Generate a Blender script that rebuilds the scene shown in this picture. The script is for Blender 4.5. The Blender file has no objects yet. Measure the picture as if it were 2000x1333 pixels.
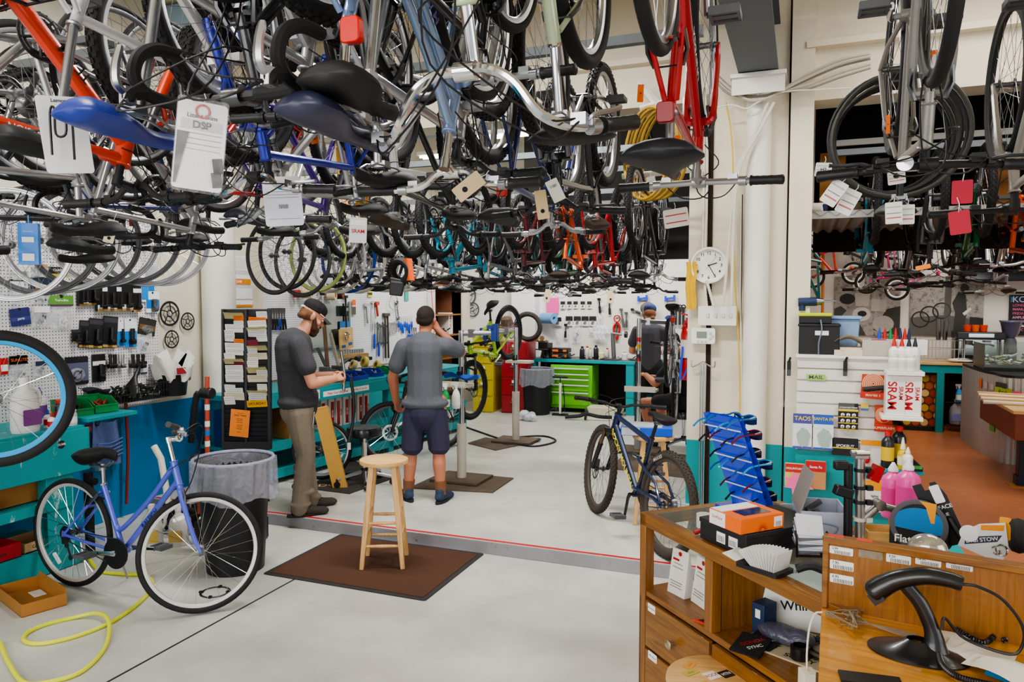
import bpy,math,random
from mathutils import Vector as V,Matrix as Mx
RN=random.Random(11)
SC=bpy.context.scene
C=SC.collection
pi=math.pi
sin,cos,rad=math.sin,math.cos,math.radians
# ---------- camera model (focal length in pixels of the 2000x1333 frame) ----------
FP,PITCH,YAW,EYE=1440.0,rad(3.12),rad(21.4),V((0,0,1.85))
_r=V((cos(YAW),sin(YAW),0))
_f=V((-sin(YAW)*cos(PITCH),cos(YAW)*cos(PITCH),-sin(PITCH)))
_u=_r.cross(_f)
def ray(px,py):return _f+_r*((px-1000)/FP)-_u*((py-666.5)/FP)
def F(px,py,h=0.0):
 r=ray(px,py); return EYE+r*((h-EYE.z)/r.z)
def P(px,py,d):return EYE+ray(px,py)*d
def YP(px,py,y):r=ray(px,py); return EYE+r*(y/r.y)
def XP(px,py,x):r=ray(px,py); return EYE+r*(x/r.x)
cd=bpy.data.cameras.new('camera'); cam=bpy.data.objects.new('camera',cd); C.objects.link(cam)
cd.sensor_width=36; cd.lens=36*FP/2000; cd.clip_start=.05
cam.matrix_world=Mx(((_r.x,_u.x,-_f.x,0),(_r.y,_u.y,-_f.y,0),(_r.z,_u.z,-_f.z,EYE.z),(0,0,0,1)))
SC.camera=cam
# ---------- materials ----------
def hx(h,k=1.0):
 h=h.lstrip('#'); o=[]
 for i in(0,2,4):
  c=int(h[i:i+2],16)/255
  c=c/12.92 if c<=.04045 else((c+.055)/1.055)**2.4
  o.append(min(1,c*k))
 return(*o,1)
MATS={}
def nodes(name):
 m=bpy.data.materials.new(name); m.use_nodes=True
 nt=m.node_tree; b=nt.nodes['Principled BSDF']
 return m,nt,b
def N(nt,t,**kw):
 n=nt.nodes.new(t)
 for k,v in kw.items():
  if k in n.inputs:n.inputs[k].default_value=v
  else:setattr(n,k,v)
 return n
def mat(col,rough=.5,metal=0.0,var=.1,sc=18,bump=0.0,coat=0.0,emit=0.0):
 key=(col,rough,metal,var,sc,bump,coat,emit)
 if key in MATS:return MATS[key]
 m,nt,b=nodes('paint_'+col.strip('#')); L=nt.links.new
 tc=N(nt,'ShaderNodeTexCoord'); no=N(nt,'ShaderNodeTexNoise',Scale=sc,Detail=5.0,Roughness=.65)
 mx=N(nt,'ShaderNodeMix',data_type='RGBA')
 mx.inputs[6].default_value=hx(col,1-var); mx.inputs[7].default_value=hx(col,1+var)
 L(tc.outputs['Object'],no.inputs['Vector']); L(no.outputs['Fac'],mx.inputs[0]); L(mx.outputs[2],b.inputs['Base Color'])
 b.inputs['Roughness'].default_value=rough; b.inputs['Metallic'].default_value=metal
 if coat:b.inputs['Coat Weight'].default_value=coat; b.inputs['Coat Roughness'].default_value=.08
 if bump:
  bp=N(nt,'ShaderNodeBump',Strength=bump,Distance=.01); L(no.outputs['Fac'],bp.inputs['Height']); L(bp.outputs[0],b.inputs['Normal'])
 if emit:b.inputs['Emission Color'].default_value=hx(col); b.inputs['Emission Strength'].default_value=emit
 MATS[key]=m; return m
def floor_mat(name,base,dark,rough,stain=.5,speck=.62):
 m,nt,b=nodes(name); L=nt.links.new
 tc=N(nt,'ShaderNodeTexCoord')
 a=N(nt,'ShaderNodeTexNoise',Scale=1.1,Detail=8.0,Roughness=.62); a2=N(nt,'ShaderNodeTexNoise',Scale=14.0,Detail=8.0,Roughness=.75)
 r1=N(nt,'ShaderNodeValToRGB'); r1.color_ramp.elements[0].position=.38; r1.color_ramp.elements[1].position=.62
 r1.color_ramp.elements[0].color=hx(base,1-stain*.35); r1.color_ramp.elements[1].color=hx(base)
 r2=N(nt,'ShaderNodeValToRGB'); r2.color_ramp.elements[0].position=speck; r2.color_ramp.elements[1].position=speck+.12
 r2.color_ramp.elements[0].color=(0,0,0,1); r2.color_ramp.elements[1].color=(1,1,1,1)
 mx=N(nt,'ShaderNodeMix',data_type='RGBA'); mx.inputs[7].default_value=hx(dark)
 for n in(a,a2):L(tc.outputs['Object'],n.inputs['Vector'])
 L(a.outputs['Fac'],r1.inputs[0]); L(r1.outputs[0],mx.inputs[6]); L(a2.outputs['Fac'],r2.inputs[0]); L(r2.outputs[0],mx.inputs[0]); L(mx.outputs[2],b.inputs['Base Color'])
 rr=N(nt,'ShaderNodeMapRange'); rr.inputs[3].default_value=rough-.1; rr.inputs[4].default_value=rough+.18
 L(a2.outputs['Fac'],rr.inputs[0]); L(rr.outputs[0],b.inputs['Roughness'])
 bp=N(nt,'ShaderNodeBump',Strength=.08,Distance=.01); L(a2.outputs['Fac'],bp.inputs['Height']); L(bp.outputs[0],b.inputs['Normal'])
 return m
def wood(name,c1,c2,axis=2,rough=.4,sc=3.0,coat=.2):
 if name in MATS:return MATS[name]
 m,nt,b=nodes(name); L=nt.links.new
 tc=N(nt,'ShaderNodeTexCoord'); mp=N(nt,'ShaderNodeMapping'); s=[14*sc]*3; s[axis]=sc*.9
 mp.inputs['Scale'].default_value=s
 no=N(nt,'ShaderNodeTexNoise',Scale=1.0,Detail=6.0,Roughness=.6,Distortion=.9)
 r=N(nt,'ShaderNodeValToRGB'); r.color_ramp.elements[0].position=.35; r.color_ramp.elements[1].position=.65
 r.color_ramp.elements[0].color=hx(c1); r.color_ramp.elements[1].color=hx(c2)
 L(tc.outputs['Object'],mp.inputs[0]); L(mp.outputs[0],no.inputs['Vector']); L(no.outputs['Fac'],r.inputs[0]); L(r.outputs[0],b.inputs['Base Color'])
 b.inputs['Roughness'].default_value=rough; b.inputs['Coat Weight'].default_value=coat
 MATS[name]=m; return m
def chipped(name,c,c2,th=.64,sc=9.0,rough=.5):
 m,nt,b=nodes(name); L=nt.links.new
 tc=N(nt,'ShaderNodeTexCoord'); mp=N(nt,'ShaderNodeMapping'); mp.inputs['Scale'].default_value=(1,1,.35)
 no=N(nt,'ShaderNodeTexNoise',Scale=sc,Detail=9.0,Roughness=.72); n2=N(nt,'ShaderNodeTexNoise',Scale=2.0,Detail=3.0)
 r=N(nt,'ShaderNodeValToRGB'); r.color_ramp.elements[0].position=th; r.color_ramp.elements[1].position=th+.03
 v=N(nt,'ShaderNodeMix',data_type='RGBA'); v.inputs[6].default_value=hx(c,.78); v.inputs[7].default_value=hx(c,1.15)
 mx=N(nt,'ShaderNodeMix',data_type='RGBA'); mx.inputs[7].default_value=hx(c2)
 L(tc.outputs['Object'],mp.inputs[0]); L(mp.outputs[0],no.inputs['Vector']); L(tc.outputs['Object'],n2.inputs['Vector']); L(n2.outputs['Fac'],v.inputs[0])
 L(v.outputs[2],mx.inputs[6]); L(no.outputs['Fac'],r.inputs[0]); L(r.outputs[0],mx.inputs[0]); L(mx.outputs[2],b.inputs['Base Color'])
 b.inputs['Roughness'].default_value=rough
 return m
def pegmat(name,col,pitch,u,w):
 m,nt,b=nodes(name); L=nt.links.new
 tc=N(nt,'ShaderNodeTexCoord'); sp=N(nt,'ShaderNodeSeparateXYZ'); L(tc.outputs['Object'],sp.inputs[0])
 d=[]
 for ax in(u,w):
  q=N(nt,'ShaderNodeMath',operation='DIVIDE'); q.inputs[1].default_value=pitch; L(sp.outputs[ax],q.inputs[0])
  fr=N(nt,'ShaderNodeMath',operation='FRACT'); L(q.outputs[0],fr.inputs[0])
  su=N(nt,'ShaderNodeMath',operation='SUBTRACT'); su.inputs[1].default_value=.5; L(fr.outputs[0],su.inputs[0])
  sq=N(nt,'ShaderNodeMath',operation='POWER'); sq.inputs[1].default_value=2; L(su.outputs[0],sq.inputs[0]); d.append(sq)
 ad=N(nt,'ShaderNodeMath',operation='ADD'); L(d[0].outputs[0],ad.inputs[0]); L(d[1].outputs[0],ad.inputs[1])
 lt=N(nt,'ShaderNodeMath',operation='LESS_THAN'); lt.inputs[1].default_value=.028; L(ad.outputs[0],lt.inputs[0])
 no=N(nt,'ShaderNodeTexNoise',Scale=3.0,Detail=4.0); L(tc.outputs['Object'],no.inputs['Vector'])
 v=N(nt,'ShaderNodeMix',data_type='RGBA'); v.inputs[6].default_value=hx(col,.88); v.inputs[7].default_value=hx(col,1.08); L(no.outputs['Fac'],v.inputs[0])
 mx=N(nt,'ShaderNodeMix',data_type='RGBA'); mx.inputs[7].default_value=hx('#2a2a2c'); L(lt.outputs[0],mx.inputs[0]); L(v.outputs[2],mx.inputs[6]); L(mx.outputs[2],b.inputs['Base Color'])
 b.inputs['Roughness'].default_value=.55
 return m
def clear(name,tint,opac=.15,rough=.05,cloudy=0.0):
 if name in MATS:return MATS[name]
 m,nt,b=nodes(name); L=nt.links.new
 b.inputs['Base Color'].default_value=hx(tint); b.inputs['Roughness'].default_value=rough; b.inputs['Specular IOR Level'].default_value=.8
 tr=N(nt,'ShaderNodeBsdfTransparent'); tr.inputs[0].default_value=hx(tint)
 ms=N(nt,'ShaderNodeMixShader'); out=nt.nodes['Material Output']
 tc=N(nt,'ShaderNodeTexCoord'); no=N(nt,'ShaderNodeTexNoise',Scale=16.0,Detail=6.0,Distortion=1.5); L(tc.outputs['Object'],no.inputs['Vector'])
 mr=N(nt,'ShaderNodeMapRange'); mr.inputs[1].default_value=.35; mr.inputs[2].default_value=.75; mr.inputs[3].default_value=opac; mr.inputs[4].default_value=min(1,opac+cloudy)
 L(no.outputs['Fac'],mr.inputs[0]); L(mr.outputs[0],ms.inputs[0]); L(tr.outputs[0],ms.inputs[1]); L(b.outputs[0],ms.inputs[2]); L(ms.outputs[0],out.inputs[0])
 if cloudy:
  bp=N(nt,'ShaderNodeBump',Strength=.6,Distance=.02); L(no.outputs['Fac'],bp.inputs['Height']); L(bp.outputs[0],b.inputs['Normal'])
 MATS[name]=m; return m
BLK=mat('#17171a',.45); RUB=mat('#1b1b1d',.75,var=.2,sc=60,bump=.1); GRY=mat('#55565a',.5); CHR=mat('#d8d8da',.14,1.0,.04)
ALU=mat('#a8a9ad',.32,1.0,.06); DST=mat('#6c6d70',.35,1.0,.08); WHT=mat('#e9e8e4',.5,var=.04); PAP=mat('#eeeeec',.75,var=.04)
SIL=mat('#9fa0a4',.3,.7,.05); RED=mat('#b3161c',.35,coat=.4); ORG=mat('#f0701e',.7,var=.06); STEEL=mat('#8c8d90',.28,1.0,.08)
CARD=mat('#b07a3f',.8,var=.14,sc=9,bump=.04); TAN=mat('#d8bf94',.75); PINK=mat('#e6479c',.7); YEL=mat('#e8c426',.6); INK=mat('#1a1a1c',.8)
CREAM=mat('#dcd3bf',.7,var=.08,sc=2.2,bump=.05); TEAL=chipped('chipped_teal_paint','#0f9aa0','#a8d0cc',.615); TEALC=mat('#11929a',.5,var=.12,sc=4)
CLR=clear('clear_plastic','#ffffff',.07,.06,.08); BAG=clear('cloudy_plastic_film','#f4f6fa',.22,.18,.45); GLS=clear('counter_glass','#eef6f4',.1,.02)
OAK=wood('oak_horizontal','#7d5120','#a5702e',0); OAKV=wood('oak_upright','#774b1e','#9c692b',2); BIRCH=wood('birch_upright','#c99a5f','#e2b87f',2,sc=2); BIRCHF=wood('birch_flat','#cfa164','#e3bb80',0,sc=2)
# ---------- mesh builder ----------
def fr(o,xd,yd):
 """frame: origin, local x direction, approximate local y direction"""
 x=V(xd).normalized(); z=x.cross(V(yd)).normalized(); y=z.cross(x)
 return Mx(((x.x,y.x,z.x,o[0]),(x.y,y.y,z.y,o[1]),(x.z,y.z,z.z,o[2]),(0,0,0,1)))
def TR(x,y,z):return Mx.Translation((x,y,z))
def RX(a):return Mx.Rotation(a,4,'X')
def RY(a):return Mx.Rotation(a,4,'Y')
def RZ(a):return Mx.Rotation(a,4,'Z')
class MB:
 def __init__(s):s.v=[]; s.f=[]; s.m=[]; s.k=0; s.T=Mx()
 def mi(s,k):s.k=k; return s
 def at(s,T):s.T=T; return s
 def add(s,vs,fs):
  b=len(s.v); T=s.T
  s.v+=[tuple(T@V(p)) for p in vs]; s.f+=[tuple(b+i for i in f) for f in fs]; s.m+=[s.k]*len(fs); return s
 def box(s,c,d,M=None):
  x,y,z=d[0]/2,d[1]/2,d[2]/2; M=M or Mx()
  vs=[V(c)+(M@V((a,b,e))) for a in(-x,x) for b in(-y,y) for e in(-z,z)]
  return s.add(vs,[(0,1,3,2),(4,6,7,5),(0,4,5,1),(2,3,7,6),(0,2,6,4),(1,5,7,3)])
 def tube(s,pts,r,n=8,closed=False,cap=True,sq=(1,1),up=None):
  p=[V(q) for q in pts]; k=len(p); rs=r if isinstance(r,(list,tuple)) else[r]*k
  vs=[]; fs=[]; prev=None
  for i in range(k):
   if closed:t=p[(i+1)%k]-p[i-1]
   else:t=p[min(i+1,k-1)]-p[max(i-1,0)]
   t=t.normalized() if t.length>1e-9 else V((0,0,1))
   if prev is None:
    a=V(up) if up else(V((0,0,1)) if abs(t.z)<.9 else V((1,0,0)))
   else:a=prev
   a=a-t*a.dot(t)
   a=a.normalized() if a.length>1e-9 else t.orthogonal().normalized()
   b=t.cross(a); prev=a
   vs+=[p[i]+(a*cos(2*pi*j/n)*sq[0]+b*sin(2*pi*j/n)*sq[1])*rs[i] for j in range(n)]
  m=k if closed else k-1
  for i in range(m):
   for j in range(n):
    q=(i+1)%k
    fs.append((i*n+j,i*n+(j+1)%n,q*n+(j+1)%n,q*n+j))
  if cap and not closed:fs+=[tuple(range(n))[::-1],tuple(range((k-1)*n,k*n))]
  return s.add(vs,fs)
 def cap(s,a,b,ra,rb,n=12):
  a=V(a); b=V(b); d=(b-a); d=d.normalized() if d.length>1e-6 else V((0,0,1))
  pts=[]; rs=[]
  for q in(-.99,-.8,-.45):pts.append(a+d*ra*q); rs.append(ra*math.sqrt(1-q*q))
  pts+=[a,b]; rs+=[ra,rb]
  for q in(.45,.8,.99):pts.append(b+d*rb*q); rs.append(rb*math.sqrt(1-q*q))
  return s.tube(pts,rs,n)
 def lathe(s,prof,n=20,o=(0,0,0),ax=(0,0,1),caps=True,arc=1.0):
  z=V(ax).normalized(); x=z.orthogonal().normalized(); y=z.cross(x); o=V(o); k=len(prof); vs=[]; fs=[]
  for r,h in prof:vs+=[o+z*h+(x*cos(2*pi*arc*j/n)+y*sin(2*pi*arc*j/n))*r for j in range(n)]
  for i in range(k-1):
   for j in range(n if arc==1.0 else n-1):fs.append((i*n+j,i*n+(j+1)%n,(i+1)*n+(j+1)%n,(i+1)*n+j))
  if caps:fs+=[tuple(range(n))[::-1],tuple(range((k-1)*n,k*n))]
  return s.add(vs,fs)
 def ring(s,R,r,n=32,m=8,o=(0,0,0),ax=(0,1,0),sq=(1,1)):
  prof=[(R+r*sq[0]*cos(2*pi*j/m),r*sq[1]*sin(2*pi*j/m)) for j in range(m+1)]
  return s.lathe(prof,n,o,ax,caps=False)
 def ell(s,c,r,nu=14,nv=9,M=None):
  c=V(c); r=r if isinstance(r,(tuple,list)) else(r,r,r); M=M or Mx(); vs=[]; fs=[]
  for i in range(nv+1):
   t=pi*(i+.02)/(nv+.04)
   vs+=[c+(M@V((r[0]*sin(t)*cos(2*pi*j/nu),r[1]*sin(t)*sin(2*pi*j/nu),r[2]*cos(t)))) for j in range(nu)]
  for i in range(nv):
   for j in range(nu):fs.append((i*nu+j,(i+1)*nu+j,(i+1)*nu+(j+1)%nu,i*nu+(j+1)%nu))
  fs+=[tuple(range(nu)),tuple(range(nv*nu,nv*nu+nu))[::-1]]
  return s.add(vs,fs)
 def prism(s,poly,y0,y1,M=None):
  """polygon in x,z extruded along y"""
  n=len(poly); M=M or Mx()
  vs=[M@V((a,y0,b)) for a,b in poly]+[M@V((a,y1,b)) for a,b in poly]
  return s.add(vs,[tuple(range(n)),tuple(range(n,2*n))[::-1]]+[(i,n+i,n+(i+1)%n,(i+1)%n) for i in range(n)])
 def sheet(s,fn,nu,nv,closed=False):
  vs=[fn(i/(nu-(0 if closed else 1)),j/(nv-1)) for j in range(nv) for i in range(nu)]
  fs=[(j*nu+i,j*nu+(i+1)%nu,(j+1)*nu+(i+1)%nu,(j+1)*nu+i) for j in range(nv-1) for i in range(nu if closed else nu-1)]
  return s.add(vs,fs)
 def loft(s,rings):
  n=len(rings[0]); vs=[p for r in rings for p in r]; k=len(rings)
  fs=[(i*n+j,i*n+(j+1)%n,(i+1)*n+(j+1)%n,(i+1)*n+j) for i in range(k-1) for j in range(n)]
  return s.add(vs,fs+[tuple(range(n))[::-1],tuple(range((k-1)*n,k*n))])
 def mesh(s,name,sm=True,ang=.65):
  me=bpy.data.meshes.new(name); me.from_pydata(s.v,[],s.f); me.polygons.foreach_set('material_index',s.m)
  me.polygons.foreach_set('use_smooth',[sm]*len(s.f))
  if sm:me.set_sharp_from_angle(angle=ang)
  me.update(); return me
 def build(s,name,ms,par=None,label=None,cat=None,group=None,kind=None,T=None,bev=0,sm=True,ang=.65):
  return link(name,s.mesh(name,sm,ang),ms,par,label,cat,group,kind,T,bev)
def tag(o,label=None,cat=None,group=None,kind=None):
 if label:o['label']=label
 if cat:o['category']=cat
 if group:o['group']=group
 if kind:o['kind']=kind
 return o
def link(name,me,ms,par=None,label=None,cat=None,group=None,kind=None,T=None,bev=0):
 o=bpy.data.objects.new(name,me); C.objects.link(o)
 ms=ms if isinstance(ms,(list,tuple)) else[ms]
 if not me.materials:
  for m in ms:me.materials.append(m)
 else:
  for i,m in enumerate(ms):o.material_slots[i].link='OBJECT'; o.material_slots[i].material=m
 if par:o.parent=par
 if T is not None:o.matrix_basis=T
 if bev:
  b=o.modifiers.new('bevel','BEVEL'); b.width=bev; b.segments=2; b.limit_method='ANGLE'; b.angle_limit=.6
 return tag(o,label,cat,group,kind)
def thing(name,label,cat,T=None,group=None):
 o=bpy.data.objects.new(name,None); C.objects.link(o); o.empty_display_size=.05
 if T is not None:o.matrix_basis=T
 return tag(o,label,cat,group)
def struct(name,mb,m,bev=0,T=None):return mb.build(name,m,kind='structure',bev=bev,T=T)
def copytree(src,T,label=None,group=None):
 r=src.copy(); C.objects.link(r); r.matrix_basis=T
 if label:r['label']=label
 if group:r['group']=group
 def rec(a,b):
  for ch in a.children:
   c=ch.copy(); C.objects.link(c); c.parent=b; rec(ch,c)
 rec(src,r); return r
TXT={}
def text(t,size,m,par,T,name='lettering',wx=1.0,align='CENTER',ext=.0004):
 k=(t,align)
 if k not in TXT:
  cu=bpy.data.curves.new('letters','FONT'); cu.body=t; cu.align_x=align; cu.align_y='CENTER'; cu.extrude=.004; cu.offset=.014
  ob=bpy.data.objects.new('letters',cu); TXT[k]=bpy.data.meshes.new_from_object(ob); bpy.data.objects.remove(ob)
 me=TXT[k].copy()
 me.transform(T@Mx.Diagonal((size*wx,size,size*ext/.004*1.0 if size else 1,1)))
 me.materials.clear()
 return link(name,me,m,par)
ORD='first second third fourth fifth sixth seventh eighth ninth tenth eleventh twelfth thirteenth fourteenth fifteenth sixteenth seventeenth eighteenth nineteenth twentieth'.split()
def rr(w,h,r,n=4):
 """rounded rectangle in x,z with the base at z = 0"""
 o=[]
 for cx,cz,a0 in((w/2-r,r,-pi/2),(w/2-r,h-r,0),(-w/2+r,h-r,pi/2),(-w/2+r,r,pi)):
  for i in range(n+1):a=a0+pi/2*i/n; o.append((cx+r*cos(a),cz+r*sin(a)))
 return o
def bez(pts,n=10):
 """Catmull-Rom through points"""
 p=[V(q) for q in pts]; p=[p[0]*2-p[1]]+p+[p[-1]*2-p[-2]]; o=[]
 for i in range(1,len(p)-2):
  a,b,c,d=p[i-1:i+3]
  for j in range(n):
   t=j/n; o.append(.5*((2*b)+(c-a)*t+(2*a-5*b+4*c-d)*t*t+(3*b-a-3*c+d)*t**3))
 o.append(p[-2]); return o
def pm(c,**k):return mat(c,k.get('r',.28),k.get('m',.15),.05,coat=.6)
SADB=mat('#0d0d0f',.62,var=.2,sc=40)
NAVY,SLV,DKB=pm('#1c2a6e'),mat('#b4b5b8',.3,.75,.05),pm('#15151a')
# ---------- bicycles ----------
BIKE={
'mtb':dict(r=.335,tw=.027,knob=1,rx=-.43,fx=.64,bb=(0,.29),sc=(-.155,.73),sad=(-.20,.905),hb=(.455,.69),ht=(.425,.80),td=.019,tt=.016,fork='susp',bar='riser',stem=.08,rise=.06),
'flat':dict(r=.345,tw=.019,knob=0,rx=-.44,fx=.61,bb=(0,.285),sc=(-.165,.76),sad=(-.21,.935),hb=(.455,.70),ht=(.42,.83),td=.017,tt=.014,fork='rigid',bar='flat',stem=.08,rise=.05),
'hybrid':dict(r=.35,tw=.0185,knob=0,rx=-.45,fx=.61,bb=(0,.285),sc=(-.16,.70),sad=(-.215,.965),hb=(.455,.72),ht=(.41,.86),td=.018,tt=.016,fork='rigid',bar='riser',stem=.06,rise=.11,step=1),
'road':dict(r=.34,tw=.0125,knob=0,rx=-.41,fx=.58,bb=(0,.27),sc=(-.165,.77),sad=(-.20,.97),hb=(.425,.70),ht=(.385,.83),td=.015,tt=.0135,fork='rigid',bar='drop',stem=.09,rise=.04),
'cruiser':dict(r=.335,tw=.027,knob=0,rx=-.48,fx=.66,bb=(0,.29),sc=(-.19,.66),sad=(-.27,.92),hb=(.47,.66),ht=(.42,.80),td=.023,tt=.02,fork='rigid',bar='cruiser',stem=.05,rise=.14,curve=1),
'full':dict(r=.355,tw=.029,knob=1,rx=-.44,fx=.70,bb=(0,.325),sc=(-.13,.74),sad=(-.21,.905),hb=(.47,.72),ht=(.435,.83),td=.025,tt=.02,fork='susp',bar='wide',stem=.05,rise=.03,sus=1),
'kid':dict(r=.17,tw=.022,knob=0,rx=-.27,fx=.33,bb=(0,.19),sc=(-.11,.40),sad=(-.15,.56),hb=(.235,.40),ht=(.205,.50),td=.018,tt=.016,fork='rigid',bar='kid',stem=.02,rise=.10),
}
BARS={
'flat':[(0,0,0),(0,.1,.003),(-.03,.30,.012)],
'riser':[(0,0,0),(0,.05,0),(0,.10,.035),(-.005,.16,.048),(-.05,.315,.055)],
'wide':[(0,0,0),(0,.06,0),(0,.12,.018),(-.005,.2,.024),(-.06,.38,.034)],
'drop':[(0,0,0),(0,.15,0),(.02,.195,-.002),(.075,.205,-.012),(.102,.21,-.045),(.085,.212,-.095),(.03,.215,-.13),(-.05,.215,-.138)],
'cruiser':[(0,0,0),(.02,.06,.006),(.02,.12,.04),(.0,.17,.105),(-.05,.22,.125),(-.12,.275,.115),(-.22,.33,.09)],
'kid':[(0,0,0),(0,.05,.01),(0,.10,.08),(-.02,.15,.10),(-.06,.23,.105)],
}
BIKE['gt']=dict(BIKE['mtb'],td=.027,tt=.023); BIKE['mtbtall']=dict(BIKE['mtb'],sad=(-.25,1.13)); BIKE['flattall']=dict(BIKE['flat'],sad=(-.25,1.13)); BIKE['flatup']=dict(BIKE['flat'],crank=1.5)
WM={}
def wheel_mesh(r,tw,knob,ns=28,deep=0):
 k=(r,tw,knob,ns)
 if k in WM:return WM[k]
 rr_=r-tw*2.05
 a=MB(); w=min(tw*.62,.014)
 prof=[(rr_+.006,-w),(rr_+.003,-w),(rr_-.012,-w*.75),(rr_-.016,-w*.3),(rr_-.016,w*.3),(rr_-.012,w*.75),(rr_+.003,w),(rr_+.006,w),(rr_,w*.7),(rr_,-w*.7),(rr_+.006,-w)]
 a.lathe(prof,56,ax=(0,1,0),caps=False)
 t=MB(); t.ring(r-tw,tw,60,10)
 if knob:
  nk=56
  for i in range(nk):
   for(off,hh,ph) in((0,.006,0),(.55,.005,.5),(-.55,.005,.5),(.95,.004,0),(-.95,.004,0)):
    th=2*pi*(i+ph)/nk; q=tw*1.0
    ra=r-tw+q*cos(off); y=q*sin(off)
    M=RY(-th)@TR(ra+.002,y,0)@RZ(off)
    T0=t.T; t.T=M; t.box((0,0,0),(hh,.010,.016)); t.T=T0
 s=MB(); hr=.021
 for i in range(ns):
  sd=1 if i%2 else-1; th=2*pi*i/ns; da=(1 if(i//2)%2 else-1)*1.25
  s.tube([(hr*cos(th+da),sd*.027,hr*sin(th+da)),((rr_-.012)*cos(th),sd*.002,(rr_-.012)*sin(th))],.00125,3,cap=False)
 h=MB(); h.lathe([(.004,-.058),(.008,-.058),(.008,-.05),(.011,-.05),(.012,-.033),(.024,-.031),(.024,-.026),(.013,-.022),(.011,0),(.013,.022),(.024,.026),(.024,.031),(.012,.033),(.011,.05),(.008,.05),(.008,.058),(.004,.058)],14,ax=(0,1,0))
 WM[k]=[x.mesh(n) for x,n in((a,'wheel'),(t,'tire'),(s,'spokes'),(h,'hub'))]
 return WM[k]
def put_wheel(par,T,r,tw,knob,rim=ALU,tire=RUB,spoke=ALU,hub=DST,ns=28,name='wheel',refl=None,**kw):
 a,t,s,h=wheel_mesh(r,tw,knob,ns)
 w=link(name,a,rim,par,T=T,**kw)
 link('tire',t,tire,w); link('spokes',s,spoke,w); link('hub',h,hub,w)
 if refl is not None:
  m=MB(); m.T=RY(refl)@TR(r*.66,0,0); m.prism(rr(.022,.085,.008),-.006,.006); m.build('reflector',clear('reflector_lens','#ffffff',.65,.15,.2),w)
 return w
SADM={}
def saddle_mesh(w,ln):
 if(w,ln) in SADM:return SADM[(w,ln)]
 m=MB(); rings=[]
 for i in range(11):
  t=i/10; x=ln*.52-ln*t; q=max(0,min(1,(t-.3)/.55)); q=q*q*(3-2*q)
  hw=.017+.012*t+(w/2-.03)*q
  if i==0:hw*=.55
  if i==10:hw*=.86
  zt=.016*cos(2.8*(t-.4))+.022*max(0,t-.6)
  th=.026+.026*q
  rings.append([(x-(.02*(abs(cos(a))**2) if i==10 else 0),hw*cos(a),zt+(.02*sin(a)**1.5-.008*abs(cos(a))**3*0 if sin(a)>0 else th*sin(a)*.85*(abs(sin(a))**.3))) for a in[2*pi*j/16 for j in range(16)]])
 def shr(r,k,dx):c=sum((V(p) for p in r),V())/len(r); return[tuple(c+(V(p)-c)*k+V((dx,0,0))) for p in r]
 rings=[shr(rings[0],.45,.012),shr(rings[0],.8,.008)]+rings+[shr(rings[-1],.86,-.012),shr(rings[-1],.6,-.019),shr(rings[-1],.25,-.022)]
 m.loft(rings); b=MB()
 for s in(-1,1):b.tube([(ln*.38,s*.012,-.018),(ln*.2,s*.02,-.036),(-ln*.2,s*.022,-.036),(-ln*.42,s*.03,-.02)],.0036,6)
 b.box((0,0,-.042),(.035,.05,.02))
 SADM[(w,ln)]=(m.mesh('saddle',ang=1.2),b.mesh('saddle_rail')); return SADM[(w,ln)]
BM={}
def _lerp(a,b,t):return tuple(a[i]+(b[i]-a[i])*t for i in range(len(a)))
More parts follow.
